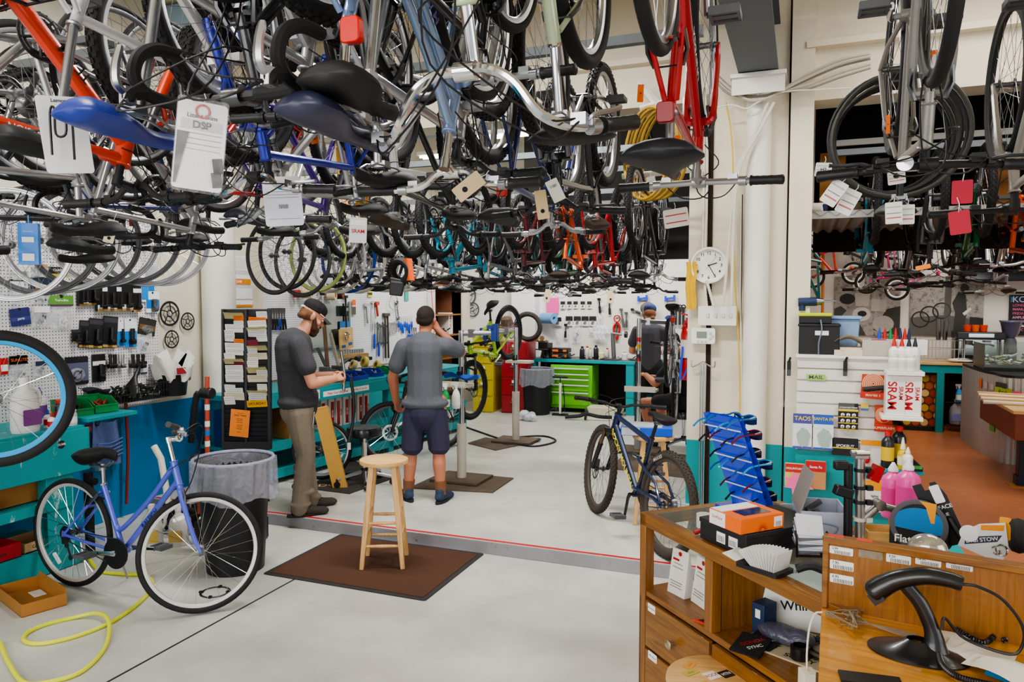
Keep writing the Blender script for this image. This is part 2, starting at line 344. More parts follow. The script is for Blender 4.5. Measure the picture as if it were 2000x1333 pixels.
def bike_meshes(typ,steer):
 k=(typ,round(steer,3))
 if k in BM:return BM[k]
 g=BIKE[typ]; r=g['r']; o={}
 P3=lambda q:V((q[0],0,q[1]))
 bb,sc,sad,hb,ht=(P3(g[q]) for q in('bb','sc','sad','hb','ht'))
 ra=V((g['rx'],0,r)); fa=V((g['fx'],0,r)); hd=(ht-hb).normalized()
 m=MB(); td,tt=g['td'],g['tt']
 m.tube([hb,ht],td*1.15,12); m.ring(td*1.2,.004,14,6,hb+hd*.004,hd); m.ring(td*1.2,.004,14,6,ht-hd*.004,hd)
 lo=hb+hd*.03; hi=ht-hd*.025
 if g.get('step'):
  m.tube([lo,bb],td,10)
  m.tube(bez([hi,hi.lerp(bb,.45)+V((.0,0,.04)),bb.lerp(sc,.42)+V((.06,0,-.015)),bb.lerp(sc,.40)],6),tt,10)
 elif g.get('curve'):
  m.tube(bez([lo,lo+V((-.16,0,.02)),bb.lerp(lo,.45)+V((-.02,0,-.05)),bb],7),td,10)
  q_=bb.lerp(sc,.6); m.tube(bez([hi,hi.lerp(q_,.3)+V((0,0,-.05)),hi.lerp(q_,.7)+V((0,0,-.07)),q_],7),tt,10)
 else:
  m.tube([lo,bb],td,10,sq=(1.15,.95)); m.tube([hi,sc],tt,10)
 m.tube([bb,sc+(sc-bb).normalized()*.03],tt*1.05,10)
 m.tube([bb+V((0,-.035,0)),bb+V((0,.035,0))],.022,12)
 for s in(-1,1):
  y=.058
  if g.get('sus'):
   m.tube([ra+V((0,s*y,0)),ra+V((.12,s*.05,.015)),bb+V((.02,s*.03,.045))],.014,8)
   m.tube([ra+V((0,s*y,0)),ra+V((.1,s*.05,.12)),bb+V((-.08,s*.03,.24)),bb+V((-.02,s*.03,.27))],.011,8)
  else:
   m.tube([ra+V((0,s*y,0)),ra.lerp(bb,.5)+V((0,s*.05,0)),bb+V((-.03,s*.022,0))],.0095,8)
   m.tube([ra+V((0,s*y,0)),ra.lerp(sc,.55)+V((0,s*.05,0)),sc+V((-.01,s*.017,-.01))],.0085,8)
  m.box(ra+V((0,s*y,0)),(.035,.006,.045))
 m.tube([ra.lerp(sc,.62)+V((0,-.05,0)),ra.lerp(sc,.62)+V((0,.05,0))],.007,6)
 o['frame']=m
 if g.get('sus'):
  q=MB(); a=bb+V((-.0,0,.27)); b=bb.lerp(lo,.42)+V((-.05,0,.09)); q.tube([a,a.lerp(b,.55)],.012,10); q.tube([a.lerp(b,.4),b],.02,10)
  pts=[a.lerp(b,.15+.5*i/60)+V((.022*cos(i*.63),.022*sin(i*.63),.01*cos(i*.63))) for i in range(60)]; q.tube(pts,.004,5); o['shock_absorber']=q
 S=TR(*hb)@Mx.Rotation(steer,4,hd)@TR(*(-hb))
 m=MB(); m.T=S
 if g['fork']=='susp':
  m.mi(0); m.box(hb-hd*.018,(.05,.15,.03)); m.tube([hb-hd*.03,hb],.018,8)
  for s in(-1,1):
   t=hb-hd*.015+V((.025,s*.066,0)); e=fa+V((-.0,s*.066,0)); m.mi(1); m.tube([t,t.lerp(e,.5)],.0155,10); m.mi(0); m.tube([t.lerp(e,.36),t.lerp(e,.4),e+V((-.01,0,.03)),e],[.022,.0205,.019,.014],10)
  t=(hb-hd*.015).lerp(fa,.42); m.tube(bez([t+V((.02,-.066,0)),t+V((.055,-.05,.06)),t+V((.06,0,.085)),t+V((.055,.05,.06)),t+V((.02,.066,0))],5),.011,8)
 else:
  c=hb-hd*.03; m.tube([c,hb],.019,10)
  for s in(-1,1):m.tube(bez([c+V((0,s*.012,0)),c+V((0,s*.045,-.015)),c.lerp(fa,.5)+V((-.012,s*.052,0)),c.lerp(fa,.8)+V((-.012,s*.052,0)),fa+V((0,s*.05,0))],5),[.015]*9+[.0125]*8+[.0095]*4,8)
 o['fork']=m
 m=MB(); m.T=S; top=ht+hd*g['rise']; cl=top+V((g['stem'],0,.012)); m.tube([ht,top],.0145,10); m.tube([top,cl],.016,10); m.tube([cl+V((0,-.025,0)),cl+V((0,.025,0))],.022,12); m.tube([top-hd*.02,top+hd*.016],.0185,10); o['stem']=m
 L=BARS[g['bar']]; m=MB(); m.T=S; half=bez([cl+V(q) for q in L],5); mir=[V((q.x,-q.y,q.z)) for q in half]
 m.tube(mir[::-1][:-1]+half,.0118,8); o['handlebar']=m
 ends=(half,mir)
 for i,e in enumerate(ends):
  m=MB(); m.T=S; s=1-2*i
  if g['bar']=='drop':
   m.tube(e[2:],.0165,9); m.tube(bez([e[15]+V((0,0,0)),e[15]+V((.04,0,.012)),e[15]+V((.055,0,.035))],4),[.016,.017,.018,.017,.016,.016,.017,.016,.012],8)
  else:
   d=(e[-1]-e[-4]).normalized(); b=e[-1]; a=b-d*(.115 if typ!='kid' else .08); pts=[a,a+d*.004]+[a+d*(.01+.1*q/8*(1 if typ!='kid' else .7)) for q in range(8)]+[b,b+d*.004]
   m.tube(pts,[.02,.02]+[.0165,.0175]*4+[.0185,.012],10)
  o['grip%d'%i]=m
  v=MB(); v.T=S
  if typ=='kid':continue
  if g['bar']=='drop':
   a=e[15]+V((.05,0,.02)); v.tube(bez([a,a+V((.03,0,-.02)),a+V((.032,0,-.06)),a+V((.018,0,-.11))],4),[.0085]*8+[.008]*4+[.006],6,sq=(1,1.5)); v.box(a,(.03,.022,.04))
  else:
   d=(e[-1]-e[-4]).normalized(); a=e[-1]-d*.145; v.tube([a-d*.012,a+d*.016],.0175,10); q=a+V((.03,0,-.008)); v.box(a+V((.018,0,-.004)),(.034,.018,.016)); v.box(a-d*.035+V((.012,0,-.014)),(.04,.034,.026))
   v.tube(bez([q,q+V((.022,0,-.006))+d*.03,q+V((.028,0,-.008))+d*.08,q+V((.034,0,-.012))+d*.115],4),[.006]*4+[.0055]*8+[.0065],6,sq=(1,1.5))
  o['brake_lever%d'%i]=v
 cb=MB(); cb.T=S
 if typ!='kid':
  for i,e in enumerate(ends):
   s=1-2*i; d=(e[-1]-e[-4]).normalized(); a=e[-1]-d*.16+V((.04,0,-.01)) if g['bar']!='drop' else e[15]+V((.06,0,.03))
   cb.tube(bez([a,a+V((.07,-s*.07,.05)),cl+V((.13,-s*.02,.02)),hb+V((.07,-s*.03,.05)),hb+V((.03,-s*.02,-.06))],5),.0026,5)
   cb.tube(bez([a,a+V((.05,-s*.1,-.01)),cl+V((.10,-s*.06,-.08)),ht+V((-.02,-s*.03,-.06))],5),.0024,5)
 o['brake_cable']=cb
 m=MB(); m.tube([sc+V((-.01,0,.02)).lerp(V((0,0,0)),0),sad+V((.02,0,-.045))],.0135,10); m.ring(.018,.006,12,6,sc+(sc-bb).normalized()*.03,(sc-bb)); o['seat_post']=m
 m=MB(); R_=.088 if typ!='kid' else .05
 for yy,q in((-.052,R_),(-.046,R_*.8)):
  n=40; m.ring(q-.006,.006,n,4,bb+V((0,yy,0)),(0,1,0),sq=(1.2,.3))
  for i in range(n//2):m.box(bb+V((q*cos(2*pi*i/(n//2)),yy,q*sin(2*pi*i/(n//2)))),(.006,.003,.006))
 for i in range(5):a=2*pi*i/5+.3; m.tube([bb+V((0,-.05,0)),bb+V(((R_-.006)*cos(a),-.05,(R_-.006)*sin(a)))],.006,5)
 m.mi(1); ca=g.get('crank',.12)
 cl_=.17 if typ!='kid' else .09; ends2=[]
 for s in(-1,1):
  e=bb+V((-s*cl_*cos(ca)*-1,s*.078,-s*cl_*sin(ca)*-1)); m.tube([bb+V((0,s*.062,0)),bb.lerp(e,.15)+V((0,s*.06,0)),e],[.016,.013,.011],8,sq=(1.2,.8)); ends2.append(e)
 m.tube([bb+V((0,-.07,0)),bb+V((0,.07,0))],.012,8); o['crankset']=m
 for i,e in enumerate(ends2):
  s=-1+2*i; q=MB(); c=e+V((0,s*.055,0)); q.tube([e,e+V((0,s*.1,0))],.006,6); q.box(c+V((0,0,0)),(.03,.085,.018))
  for x in(-.042,.042):q.box(c+V((x,0,0)),(.012,.09,.026))
  for y in(-.042,.042):q.box(c+V((0,y,0)),(.09,.01,.022))
  o['pedal%d'%i]=q
 m=MB(); cr=.034; m.lathe([(.02,-.02),(.052 if typ!='kid' else .03,-.016),(.05,-.012),(.045,-.004),(.038,.006),(.028,.014),(.015,.016)],22,ra+V((0,-.032,0)),(0,1,0))
 pts=[]
 for i in range(9):a=-pi/2+pi*i/8; pts.append(bb+V((R_*cos(a),-.049,R_*sin(a))))
 for i in range(7):a=pi/2+pi*i/6; pts.append(ra+V((cr*cos(a),-.049,cr*sin(a))))
 m.tube(pts,.004,5,closed=True); o['chain']=m
 m=MB()
 if typ!='kid':m.box(ra+V((.012,-.06,-.035)),(.03,.025,.045)); m.tube([ra+V((.012,-.05,-.05)),ra+V((.05,-.045,-.15))],.007,6,sq=(2,.6)); m.lathe([(.008,-.005),(.018,-.004),(.018,.004),(.008,.005)],12,ra+V((.015,-.05,-.07)),(0,1,0)); m.lathe([(.008,-.005),(.018,-.004),(.018,.004),(.008,.005)],12,ra+V((.05,-.05,-.145)),(0,1,0)); m.tube(bez([ra+V((0,-.06,-.02)),ra+V((-.07,-.06,.0)),ra+V((-.05,-.055,.06)),ra.lerp(sc,.2)+V((0,-.05,0))],4),.0025,4)
 o['derailleur']=m
 m=MB(); m2=MB()
 if g.get('sus'):
  m2.ring(.075,.008,28,4,ra+V((0,.04,0)),(0,1,0),sq=(1,.15)); m.T=S; m.ring(.08,.009,28,4,fa+V((0,.04,0)),(0,1,0),sq=(1,.15))
  for i in range(6):a=pi*i/3; m.tube([fa+V((0,.04,0)),fa+V((.078*cos(a),.04,.078*sin(a)))],.004,4)
  m.box(fa+V((-.06,.05,.06)),(.04,.03,.06))
 elif typ!='kid':
  for m_,Q,ax,up in((m2,Mx(),ra,(sc-ra).normalized()),(m,S,fa,(hb-fa).normalized())):
   m0=m; m=m_; m.T=Q; b=ax+up*(r-g['tw']*2-.0)
   for s in(-1,1):m.tube([b+V((.0,s*.052,0))-up*.02,b+V((.012,s*.056,0))+up*.03,b+V((.012,s*.04,0))+up*.075],.0075,6); m.box(b+V((0,s*.03,0))-up*.0,(.05,.012,.012),RY(-math.atan2(up.z,up.x)+pi/2))
   m.tube([b+V((.012,-.045,0))+up*.075,b+V((.012,.045,0))+up*.075],.003,5); m=m0
 o['brake0']=m; o['brake1']=m2
 BM[k]=({n:x.mesh(n) for n,x in o.items() if x.v},S,ra,fa,sad); return BM[k]
def bicycle(label,typ,T,frame,group=None,steer=0.0,fork=None,rim=ALU,tire=RUB,bar=ALU,grip=BLK,saddle=SADB,stem=None,post=ALU,spoke=ALU,crank=ALU,refl=None,sw=.16,sl=.27,hang=False,name=None,tail=None,rack=False,lever=None):
 d,S,ra,fa,sad=bike_meshes(typ,steer); g=BIKE[typ]
 root=thing(name or('hanging_bicycle' if hang else 'bicycle'),label,'bicycle',T,group)
 fork=fork or frame; stem=stem or bar
 ms=dict(frame=frame,fork=[fork,DST] if g['fork']=='susp' else fork,stem=stem,handlebar=bar,brake_cable=BLK,seat_post=post,crankset=[BLK,crank],chain=DST,derailleur=DST,brake=DST,shock_absorber=DST)
 for n,me in d.items():
  b=n.rstrip('01')
  if not me.vertices:continue
  m=ms.get(b) or{'brake':DST,'grip':grip,'pedal':GRY,'brake_lever':lever or(ALU if bar is not BLK else BLK)}[b]
  link(b,me,m,root)
 ns=28 if typ!='kid' else 20
 put_wheel(root,TR(*ra),g['r'],g['tw'],g['knob'],rim,tire,spoke,ns=ns,refl=refl)
 put_wheel(root,S@TR(*fa),g['r'],g['tw'],g['knob'],rim,tire,spoke,ns=ns,refl=None if refl is None else refl+1.9)
 a,b=saddle_mesh(sw,sl if typ!='kid' else .2)
 s=link('saddle',a,saddle,root,T=TR(sad.x,0,sad.z)@RY(-.03)); link('saddle_rail',b,ALU,s)
 if tail:
  q=MB()
  q.T=TR(sad.x-.05,0,sad.z-.16)@RZ(pi/2); q.prism(rr(.05,.06,.012),-.012,.012); q.build('tail_reflector',mat(tail,.35),root,bev=.003)
 if rack:
  q=MB(); zz=g['r']*2+.06; x0,x1=g['rx']-.24,g['rx']+.16
  for s_ in(-1,1):
   q.tube([(x1,s_*.05,zz),(x0,s_*.06,zz)],.006,6); q.tube([(g['rx']-.02,s_*.07,zz),(g['rx'],s_*.07,g['r'])],.005,6)
  for i in range(5):q.tube([(x0+(x1-x0)*i/4,-.06,zz),(x0+(x1-x0)*i/4,.06,zz)],.005,6)
  q.tube([(x0,0,zz),(x1,0,zz)],.005,6); q.build('luggage_rack',BLK,root)
 return root
def lettering_on_tube(root,t,a,b,size,m,rad_,s=-1,flip=1,wx=1.0,along=.5):
 """words along a tube from a to b (x,z), on the side y = s*rad_"""
 A=V((a[0],s*rad_,a[1])); B=V((b[0],s*rad_,b[1])); c=A.lerp(B,along)
 T=fr(c,(B-A)*flip,V((0,0,1)) if abs((B-A).normalized().z)<.95 else V((1,0,0)))
 if(T.to_3x3()@V((0,0,1))).y*s<0:T=fr(c,(A-B)*flip,(0,0,1))
 return text(t,size,m,root,T,wx=wx)
 # ---------- setting ----------
LX,BY,CY,SY=-5.4,11.8,6.45,12.6
UP=.09
FL=floor_mat('painted_concrete','#c9c8c2','#7d7468',.30,.75,.63)
FL2=floor_mat('painted_concrete_workshop','#cfcec8','#857b6c',.30,.8,.61)
FR=floor_mat('stained_red_concrete','#c07a54','#e0c0a8',.3,.55,.68)
m=MB(); m.box((-.1,1.0,-.1),(10.6,7.9,.2)); struct('floor',m,FL)
m=MB(); m.box((-2.7,8.34,-.055),(5.4,6.92,.29)); struct('floor_workshop',m,FL2)
m=MB(); m.box((2.6,8.8,-.1),(5.2,7.7,.2)); struct('floor_shop',m,FR)
m=MB(); m.box((-2.7,4.905,.0915),(5.3,.026,.003)); struct('trim_1',m,mat('#b8242a',.5,var=.25,sc=30))
m=MB(); m.box((-2.7,4.872,.0455),(5.4,.012,.087)); struct('trim_2',m,floor_mat('curb_grey','#9a9a9e','#4a443c',.5,.6,.6))
m=MB(); m.box((-3.1,1.3,.0005),(.012,7.0,.003)); struct('trim_3',m,mat('#2e2822',.9))
WLL=mat('#d9d2c2',.7,var=.07,sc=2.5,bump=.05); WWB=mat('#dcdcda',.6,var=.05,sc=2)
BLU=chipped('scuffed_blue_wainscot','#0f78ae','#0b5f80',.62,3.0,.45)
m=MB(); m.box((LX-.1,3.7,2.25),(.2,13.5,4.5)); m.box((LX-.1,11.65,2.25),(.2,.4,4.5)); m.box((LX-.1,10.95,3.35),(.2,1.0,2.3)); struct('wall_left',m,WLL)
m=MB(); m.box((LX+.006,1.4,.465),(.012,8.8,.93)); struct('trim_4',m,BLU)
m=MB(); m.box((LX+.006,8.1,.48),(.012,4.6,.9)); struct('trim_5',m,TEALC)
m=MB(); m.box((-2.75,BY+.1,2.25),(5.7,.2,4.5)); m.box((-4.33,BY-.12,2.25),(.42,.24,4.5)); struct('wall_back',m,WWB)
m=MB(); m.box((2.5,SY+.1,2.25),(5.2,.2,4.5)); struct('wall_shop_back',m,mat('#e4e2de',.6,var=.04,sc=2))
m=MB(); m.box((5.2,7,2.25),(.2,12,4.5)); struct('wall_right',m,WWB)
m=MB(); m.box((0.0,9.6,2.25),(.12,5.9,4.5)); struct('wall_partition',m,WWB)
x=lambda px:YP(px,500,CY).x
m=MB()
for a,b,y in((1345,1381,0),(1389,1462,.03),(1496,1535,.03),(1539,1584,-.03)):m.box(((x(a)+x(b))/2,CY+.15+y,2.6),(x(b)-x(a),.3,3.9))
m.box(((x(1381)+x(1539))/2,CY+.3,2.25),(x(1539)-x(1381),.1,4.5)); m.box((x(1465),CY+.12,2.6),(.2,.1,3.9)); struct('wall_column',m,CREAM)
m=MB()
for a,b,y in((1345,1381,0),(1389,1462,.03),(1462,1496,.06),(1496,1535,.03),(1539,1584,-.03)):m.box(((x(a)+x(b))/2,CY+.15+y,.325),(x(b)-x(a),.304,.65))
struct('trim_6',m,TEALC)
m=MB(); m.box((x(1385),CY+.06,2.25),(x(1389)-x(1381)+.01,.1,4.5)); m.box((x(1537),CY+.09,2.25),(x(1539)-x(1535)+.01,.1,4.5)); struct('trim_7',m,mat('#2b1c14',.9,var=.5,sc=8))
m=MB(); m.lathe([(.098,.65),(.098,3.62)],28,(x(1478),CY-.02,0)); m.lathe([(.1,0),(.1,.65)],28,(x(1478),CY-.02,0))
m.box((x(1478),CY-.1,3.63),(.42,.34,.03)); m.box((x(1478),CY-.12,3.55),(.012,.2,.14)); m.box((x(1478),CY-.24,3.55),(.40,.012,.13)); struct('pillar_column',m,mat('#e3e0d8',.45,var=.05,sc=3))
m=MB(); m.mi(0); m.box((x(1478),CY-.9,4.1),(.3,2.4,.014)); m.box((x(1478),CY-.9,3.66),(.3,2.4,.014)); m.box((x(1478),CY-.9,3.88),(.012,2.4,.44)); struct('beam_steel',m,mat('#59636e',.6,var=.08,sc=30))
m=MB(); m.box((-3.2,CY+.2,4.02),(4.5,.3,.96)); m.box((2.1,CY+.2,3.98),(4.2,.3,1.04)); m.box((-3.2,CY+.12,3.92),(4.5,.3,.05)); m.box((2.1,CY+.1,3.88),(4.2,.3,.05)); struct('wall_header',m,CREAM)
m=MB(); m.box((-.2,4.5,4.6),(10.6,16.5,.2)); struct('ceiling',m,mat('#d8ccaf',.8,var=.06,sc=2))
m=MB()
for y in(2.6,3.9,5.2,7.6,9.4):m.box((-2.6,y,4.32),(5.6,.16,.3))
struct('beam_ceiling',m,mat('#8fa6b5',.6,var=.1,sc=5))
DK=mat('#1d1c1e',.8,var=.3,sc=4)
m=MB(); m.box((2.4,8.3,3.2),(4.6,.05,1.7)); m.box((2.4,7.5,4.0),(4.6,1.6,.03)); m.box((-1.9,9.0,3.2),(2.9,.05,1.7)); struct('wall_loft',m,DK)
m=MB(); m.T=TR(2.4,7.4,2.56)
m.sheet(lambda u,v:V((-2.35+4.7*u,-.85+1.7*v,.018*sin(u*260))),420,2); m.T=Mx(); m.box((2.4,6.58,2.55),(4.7,.04,.06)); struct('trim_8',m,mat('#9b9a96',.5,.3,.1,5))
m=MB(); m.lathe([(.155,.95),(.155,4.5)],28,(LX+.17,5.60,0),caps=True); struct('pillar_pipe',m,mat('#e4e1da',.45,var=.04,sc=3))
m=MB(); m.lathe([(.157,0),(.157,.95)],28,(LX+.17,5.60,0)); struct('pillar_pipe_foot',m,mat('#10738f',.5,var=.15,sc=5))
m=MB(); m.box((LX+.06,6.02,2.25),(.14,.54,4.5)); struct('wall_pier',m,CREAM)
m=MB(); m.box((LX+.063,6.02,.45),(.15,.545,.93)); struct('trim_9',m,TEALC)
def peg(name,label,X,y0,y1,z0,z1,mm):
 b=MB(); b.box((X,(y0+y1)/2,(z0+z1)/2),(.012,y1-y0,z1-z0)); b.build(name,mm,label=label,cat='pegboard')
PM=pegmat('pegboard_left','#dcdce0',.0254,1,2); PM2=pegmat('pegboard_back','#e2ddd4',.0254,0,2)
peg('pegboard','white pegboard with parts hanging above the near teal bench',LX+.018,1.2,XP(303,600,LX).y,.95,2.6,PM)
peg('pegboard','long white pegboard hung with tools behind the workbench',LX+.018,6.3,10.4,.98,2.6,PM)
b=MB(); b.box((-1.95,BY-.01,1.75),(3.3,.012,1.75)); b.build('pegboard',PM2,label='white pegboard on the back wall above the green tool chest',cat='pegboard')
m=MB(); m.box((LX-.75,10.95,1.15),(.05,1.1,2.2));
for y in(10.43,11.47):m.box((LX-.4,y,1.15),(.75,.04,2.2))
struct('wall_closet',m,mat('#8a5a44',.7,var=.2,sc=3))
cl=thing('closet_shelf','built-in wooden shelves inside the opening at the end of the bench wall','shelf',TR(LX-.38,10.95,0))
for z in(.9,1.28,1.62,2.1):q=MB(); q.box((0,0,z),(.7,1.0,.025)); q.build('shelf_board',OAK,cl)
# ---------- light ----------
w=bpy.data.worlds.new('world'); SC.world=w; w.use_nodes=True; bg=w.node_tree.nodes['Background']
sky=w.node_tree.nodes.new('ShaderNodeTexSky'); sky.sky_type='PREETHAM'; sky.turbidity=4; sky.sun_direction=(-.3,-.7,.6)
mixn=w.node_tree.nodes.new('ShaderNodeMix'); mixn.data_type='RGBA'; mixn.inputs[0].default_value=.85; mixn.inputs[7].default_value=(.86,.93,1,1)
w.node_tree.links.new(sky.outputs[0],mixn.inputs[6]); w.node_tree.links.new(mixn.outputs[2],bg.inputs[0]); bg.inputs[1].default_value=.9
def area(name,loc,size,power,col,look):
 l=bpy.data.lights.new(name,'AREA'); l.shape='RECTANGLE'; l.size,l.size_y=size; l.energy=power; l.color=col
 o=bpy.data.objects.new(name,l); C.objects.link(o); o.location=loc
 o.rotation_euler=(V(look)-V(loc)).to_track_quat('-Z','Y').to_euler(); return o
area('shopfront_daylight',(-2.4,-2.6,2.6),(5.0,2.6),230,(1,.97,.93),(-2.4,6,1.6))
area('side_area_lamp',(3.6,1.0,2.2),(3.0,2.2),60,(1,.96,.9),(-1,4,1.0))  # unseen area lamp right of the camera, aimed across the room
for i,(x_,y_,z_,e) in enumerate(((-3.3,4.4,4.2,120),(-1.6,4.4,4.2,120),(-3.2,6.9,4.2,130),(-3.4,9.9,3.6,130),(-1.6,9.9,3.6,110),(-2.3,1.0,4.2,70))):
 area('ceiling_fluorescent_lamp',(x_,y_,z_),(1.3,.3),e,(1,.98,.94),(x_,y_,0))
area('shop_lamp',(2.4,9.6,4.2),(2.5,2.5),170,(1,.93,.84),(2.4,9.6,0))
area('shop_lamp',(1.6,5.0,4.2),(2,2),80,(1,.95,.88),(1.6,5,0))
TUB=mat('#fff8ea',.4,emit=9.0)
for i,(px,py,d,lab) in enumerate(((1000,262,9.0,'lit fluorescent light fixture seen between the hanging bikes above the mechanics'),(900,300,10.0,'lit fluorescent fixture further back, half hidden behind silver hanging bikes'),(660,120,7.5,'fluorescent fixture high up near the bench wall behind the hanging frames'))):
 c=P(px,py,d); t=thing('ceiling_light',lab,'light',TR(*c))
 q=MB(); q.prism([(-.09,.05),(.09,.05),(.11,0),(-.11,0)],-.62,.62,RZ(pi/2)); q.build('lamp_housing',WHT,t)
 for s in(-.05,.05):q=MB(); q.tube([(-.6,s,-.018),(.6,s,-.018)],.013,10); q.build('lamp_tube',TUB,t)
SC.view_settings.view_transform='AgX'; SC.view_settings.look='AgX - Medium High Contrast'; SC.view_settings.exposure=-.1
SC.cycles.use_adaptive_sampling=True; SC.cycles.adaptive_threshold=.05; SC.cycles.max_bounces=6; SC.cycles.transparent_max_bounces=24; SC.cycles.use_denoising=True
SC.cycles.caustics_reflective=False; SC.cycles.caustics_refractive=False
# ---------- bicycles hung upside down from the ceiling rails ----------
def hung(label,typ,x,y,ztop,away,frame,yaw=0.0,**kw):
 return bicycle(label,typ,TR(x,y,ztop)@RZ((pi/2 if away else-pi/2)+yaw)@RX(pi),frame,hang=True,**kw)
BROWNSAD=mat('#4a3526',.6)
def sadhung(label,typ,px,py,d,frame,**kw):
 c=P(px,py,d); g=BIKE[typ]; return hung(label,typ,c.x,c.y-g['sad'][0],c.z+g['sad'][1],1,frame,**kw)
W1='bikes hung closest to the shop entrance'; W2='second rank of hanging bikes'; W3='third rank of hanging bikes'; W4='bikes hung over the repair stands'; W5='bikes hung over the back benches'; W6='bikes hung over the sales counter'
H={}
H['drop']=hung('black road bike with drop bar and silver brake levers above the clear grip tape package','road',-1.28,1.90,3.22,0,DKB,group=W1,bar=BLK,grip=RUB,stem=DST,rim=ALU,spoke=DST,lever=ALU)
H['green']=hung('pale green cruiser with swept chrome handlebar and big black saddle','cruiser',-.70,1.93,3.30,0,pm('#b7c6a4'),group=W1,bar=CHR,stem=CHR,sw=.30,sl=.31,post=CHR,fork=CHR)
H['red']=hung('red hybrid with white frame lettering, hung beside the cream pillar, red tail reflector','flatup',-.37,2.40,3.19,1,pm('#b31522'),group=W1,tail='#8a0c14',sw=.24,sl=.29,bar=ALU,saddle=mat('#191b22',.5))
H['le']=hung('silver and white drop-bar road bike hung over the end of the near bench','road',-3.35,2.35,3.06,1,SLV,group=W1,bar=BLK)
H['le2']=hung('dark grey bike with drop bar hung over the near bench between pegboard and stool','road',-3.7,2.75,3.06,0,mat('#4a4b50',.35,.4),group=W1,bar=BLK)
H['le3']=hung('silver trekking bike with long black saddle hung over the near bench','flat',-3.1,2.7,3.04,1,SLV,group=W1,bar=BLK)
H['gt']=hung('orange and white full suspension bike with a dark coil shock, hung over the entrance side','gt',-2.36,1.62,3.15,1,pm('#d8401c'),group=W1,bar=BLK,rim=ALU,tire=RUB)
H['bls']=sadhung('silver mountain bike with blue and black saddle behind the grip tape package','mtbtall',262,250,1.8,SLV,group=W1,saddle=mat('#1c2f86',.4),bar=BLK,sw=.17,sl=.29)
H['blk']=sadhung('black city bike with broad black saddle, silver post and bright red reflector','flattall',712,185,1.72,DKB,group=W1,tail='#d8200f',sw=.19,saddle=mat('#19191b',.6))
H['sil1']=hung('silver road bike with black drop bar hung behind the white hang card','road',-2.75,2.0,3.12,0,SLV,group=W1,bar=BLK,rim=ALU)
H['wht']=sadhung('white mountain bike with a black luggage rack, hung over the near teal bench','mtbtall',100,290,2.1,pm('#d9d9dc'),group=W1,rack=True,bar=ALU)
H['blu1']=hung('metallic blue mountain bike with purple seat tube, chrome bars with black grips','mtb',-1.90,2.72,3.18,0,pm('#2d3aa8',m=.5),group=W1,bar=CHR,stem=BLK)
H['slm']=sadhung('silver mountain bike with navy and white saddle, tucked between blue and black bikes','mtb',705,262,2.05,SLV,group=W1,bar=BLK,saddle=mat('#2a2f48',.4))
H['ltb']=hung('light blue step-through bike with purple frame lettering, between black city bike and green cruiser','hybrid',-1.04,1.72,3.24,1,pm('#8ea6cc',m=.5),yaw=.02,group=W1,bar=CHR,post=CHR,saddle=mat('#30324a',.4))
cols=dict(sil=SLV,nav=NAVY,blk=DKB,red=pm('#b51820'),wht=pm('#dcdcdc'),pur=pm('#4b2c8c',m=.4),teal=pm('#1a8ea8'),org=pm('#ee5a1a'),grn=pm('#1d6a3c'),gry=mat('#77787c',.35,.5),mar=pm('#5a1620'),lbl=pm('#6f94c4',m=.4),yel=pm('#d9b01e'))
cname=dict(sil='silver',nav='navy blue',blk='black',red='red',wht='white',pur='purple',teal='teal',org='bright orange',grn='dark green',gry='grey',mar='maroon',lbl='light blue',yel='yellow')
tname=dict(mtb='knobby-tyred mountain bike',flat='flat-bar city bike',road='drop-bar road bike',full='full suspension bike',cruiser='cruiser',hybrid='step-through bike')
def rank(y,x0,dx,z,seq,grp,where,jit=.16):
 for i,s in enumerate(seq.split()):
  c,t,a=s.split('-');
  lab='%s hanging %s over %s, %s from the %s'%(cname[c],tname[t],where,ORD[i],'pillar' if x0>0 else 'bench wall')
  dz=BIKE[t]['ht'][1]-.80
  bar=RN.choice((ALU,BLK,BLK)) if t!='cruiser' else CHR
  kw=dict(bar=bar,rim=RN.choice((ALU,ALU,BLK,SLV)),spoke=RN.choice((ALU,DST)),post=RN.choice((ALU,BLK)))
  if c in('org','teal'):kw['rim']=BLK
  if RN.random()<.2:kw['tail']='#c01a10'
  hung(lab,t,x0+dx*i+RN.uniform(-.03,.03),y+RN.uniform(-jit,jit),z+dz+RN.uniform(-.04,.05),int(a),cols[c],yaw=RN.uniform(-.05,.05),group=grp,saddle=RN.choice((SADB,SADB,mat('#20222c',.6),mat('#33241a',.65))),sw=RN.choice((.15,.17,.2)),**kw)
rank(3.5,-4.3,.325,3.17,'sil-road-0 gry-mtb-1 nav-flat-0 sil-mtb-1 red-road-0 pur-mtb-1 sil-mtb-0 blk-mtb-1 wht-flat-0 nav-mtb-1 blk-mtb-0',W2,'the stool',.2)
rank(6.5,-4.3,.335,2.93,'sil-full-1 sil-mtb-0 wht-full-1 sil-mtb-1 teal-full-0 gry-mtb-1 mar-mtb-0 org-full-1 red-mtb-0 blk-mtb-1',W4,'the repair stands')
rank(8.1,-4.1,.34,2.92,'sil-mtb-0 gry-mtb-1 teal-full-1 blk-full-0 teal-mtb-1 grn-mtb-0 red-flat-1 blk-mtb-0',W5,'the far workshop floor')
rank(9.6,-3.7,.36,2.88,'blk-mtb-1 sil-full-0 gry-mtb-0 red-mtb-1 blk-full-0 sil-mtb-1',W3,'the back pegboard')
lettering_on_tube(H['gt'],'DUAL SUSPENSION',(-.155,.73),(.43,.79),.034,WHT,.0235,1,along=.5); lettering_on_tube(H['gt'],'TEAM',(.455,.69),(0,.29),.055,INK,.0315,1,along=.5)
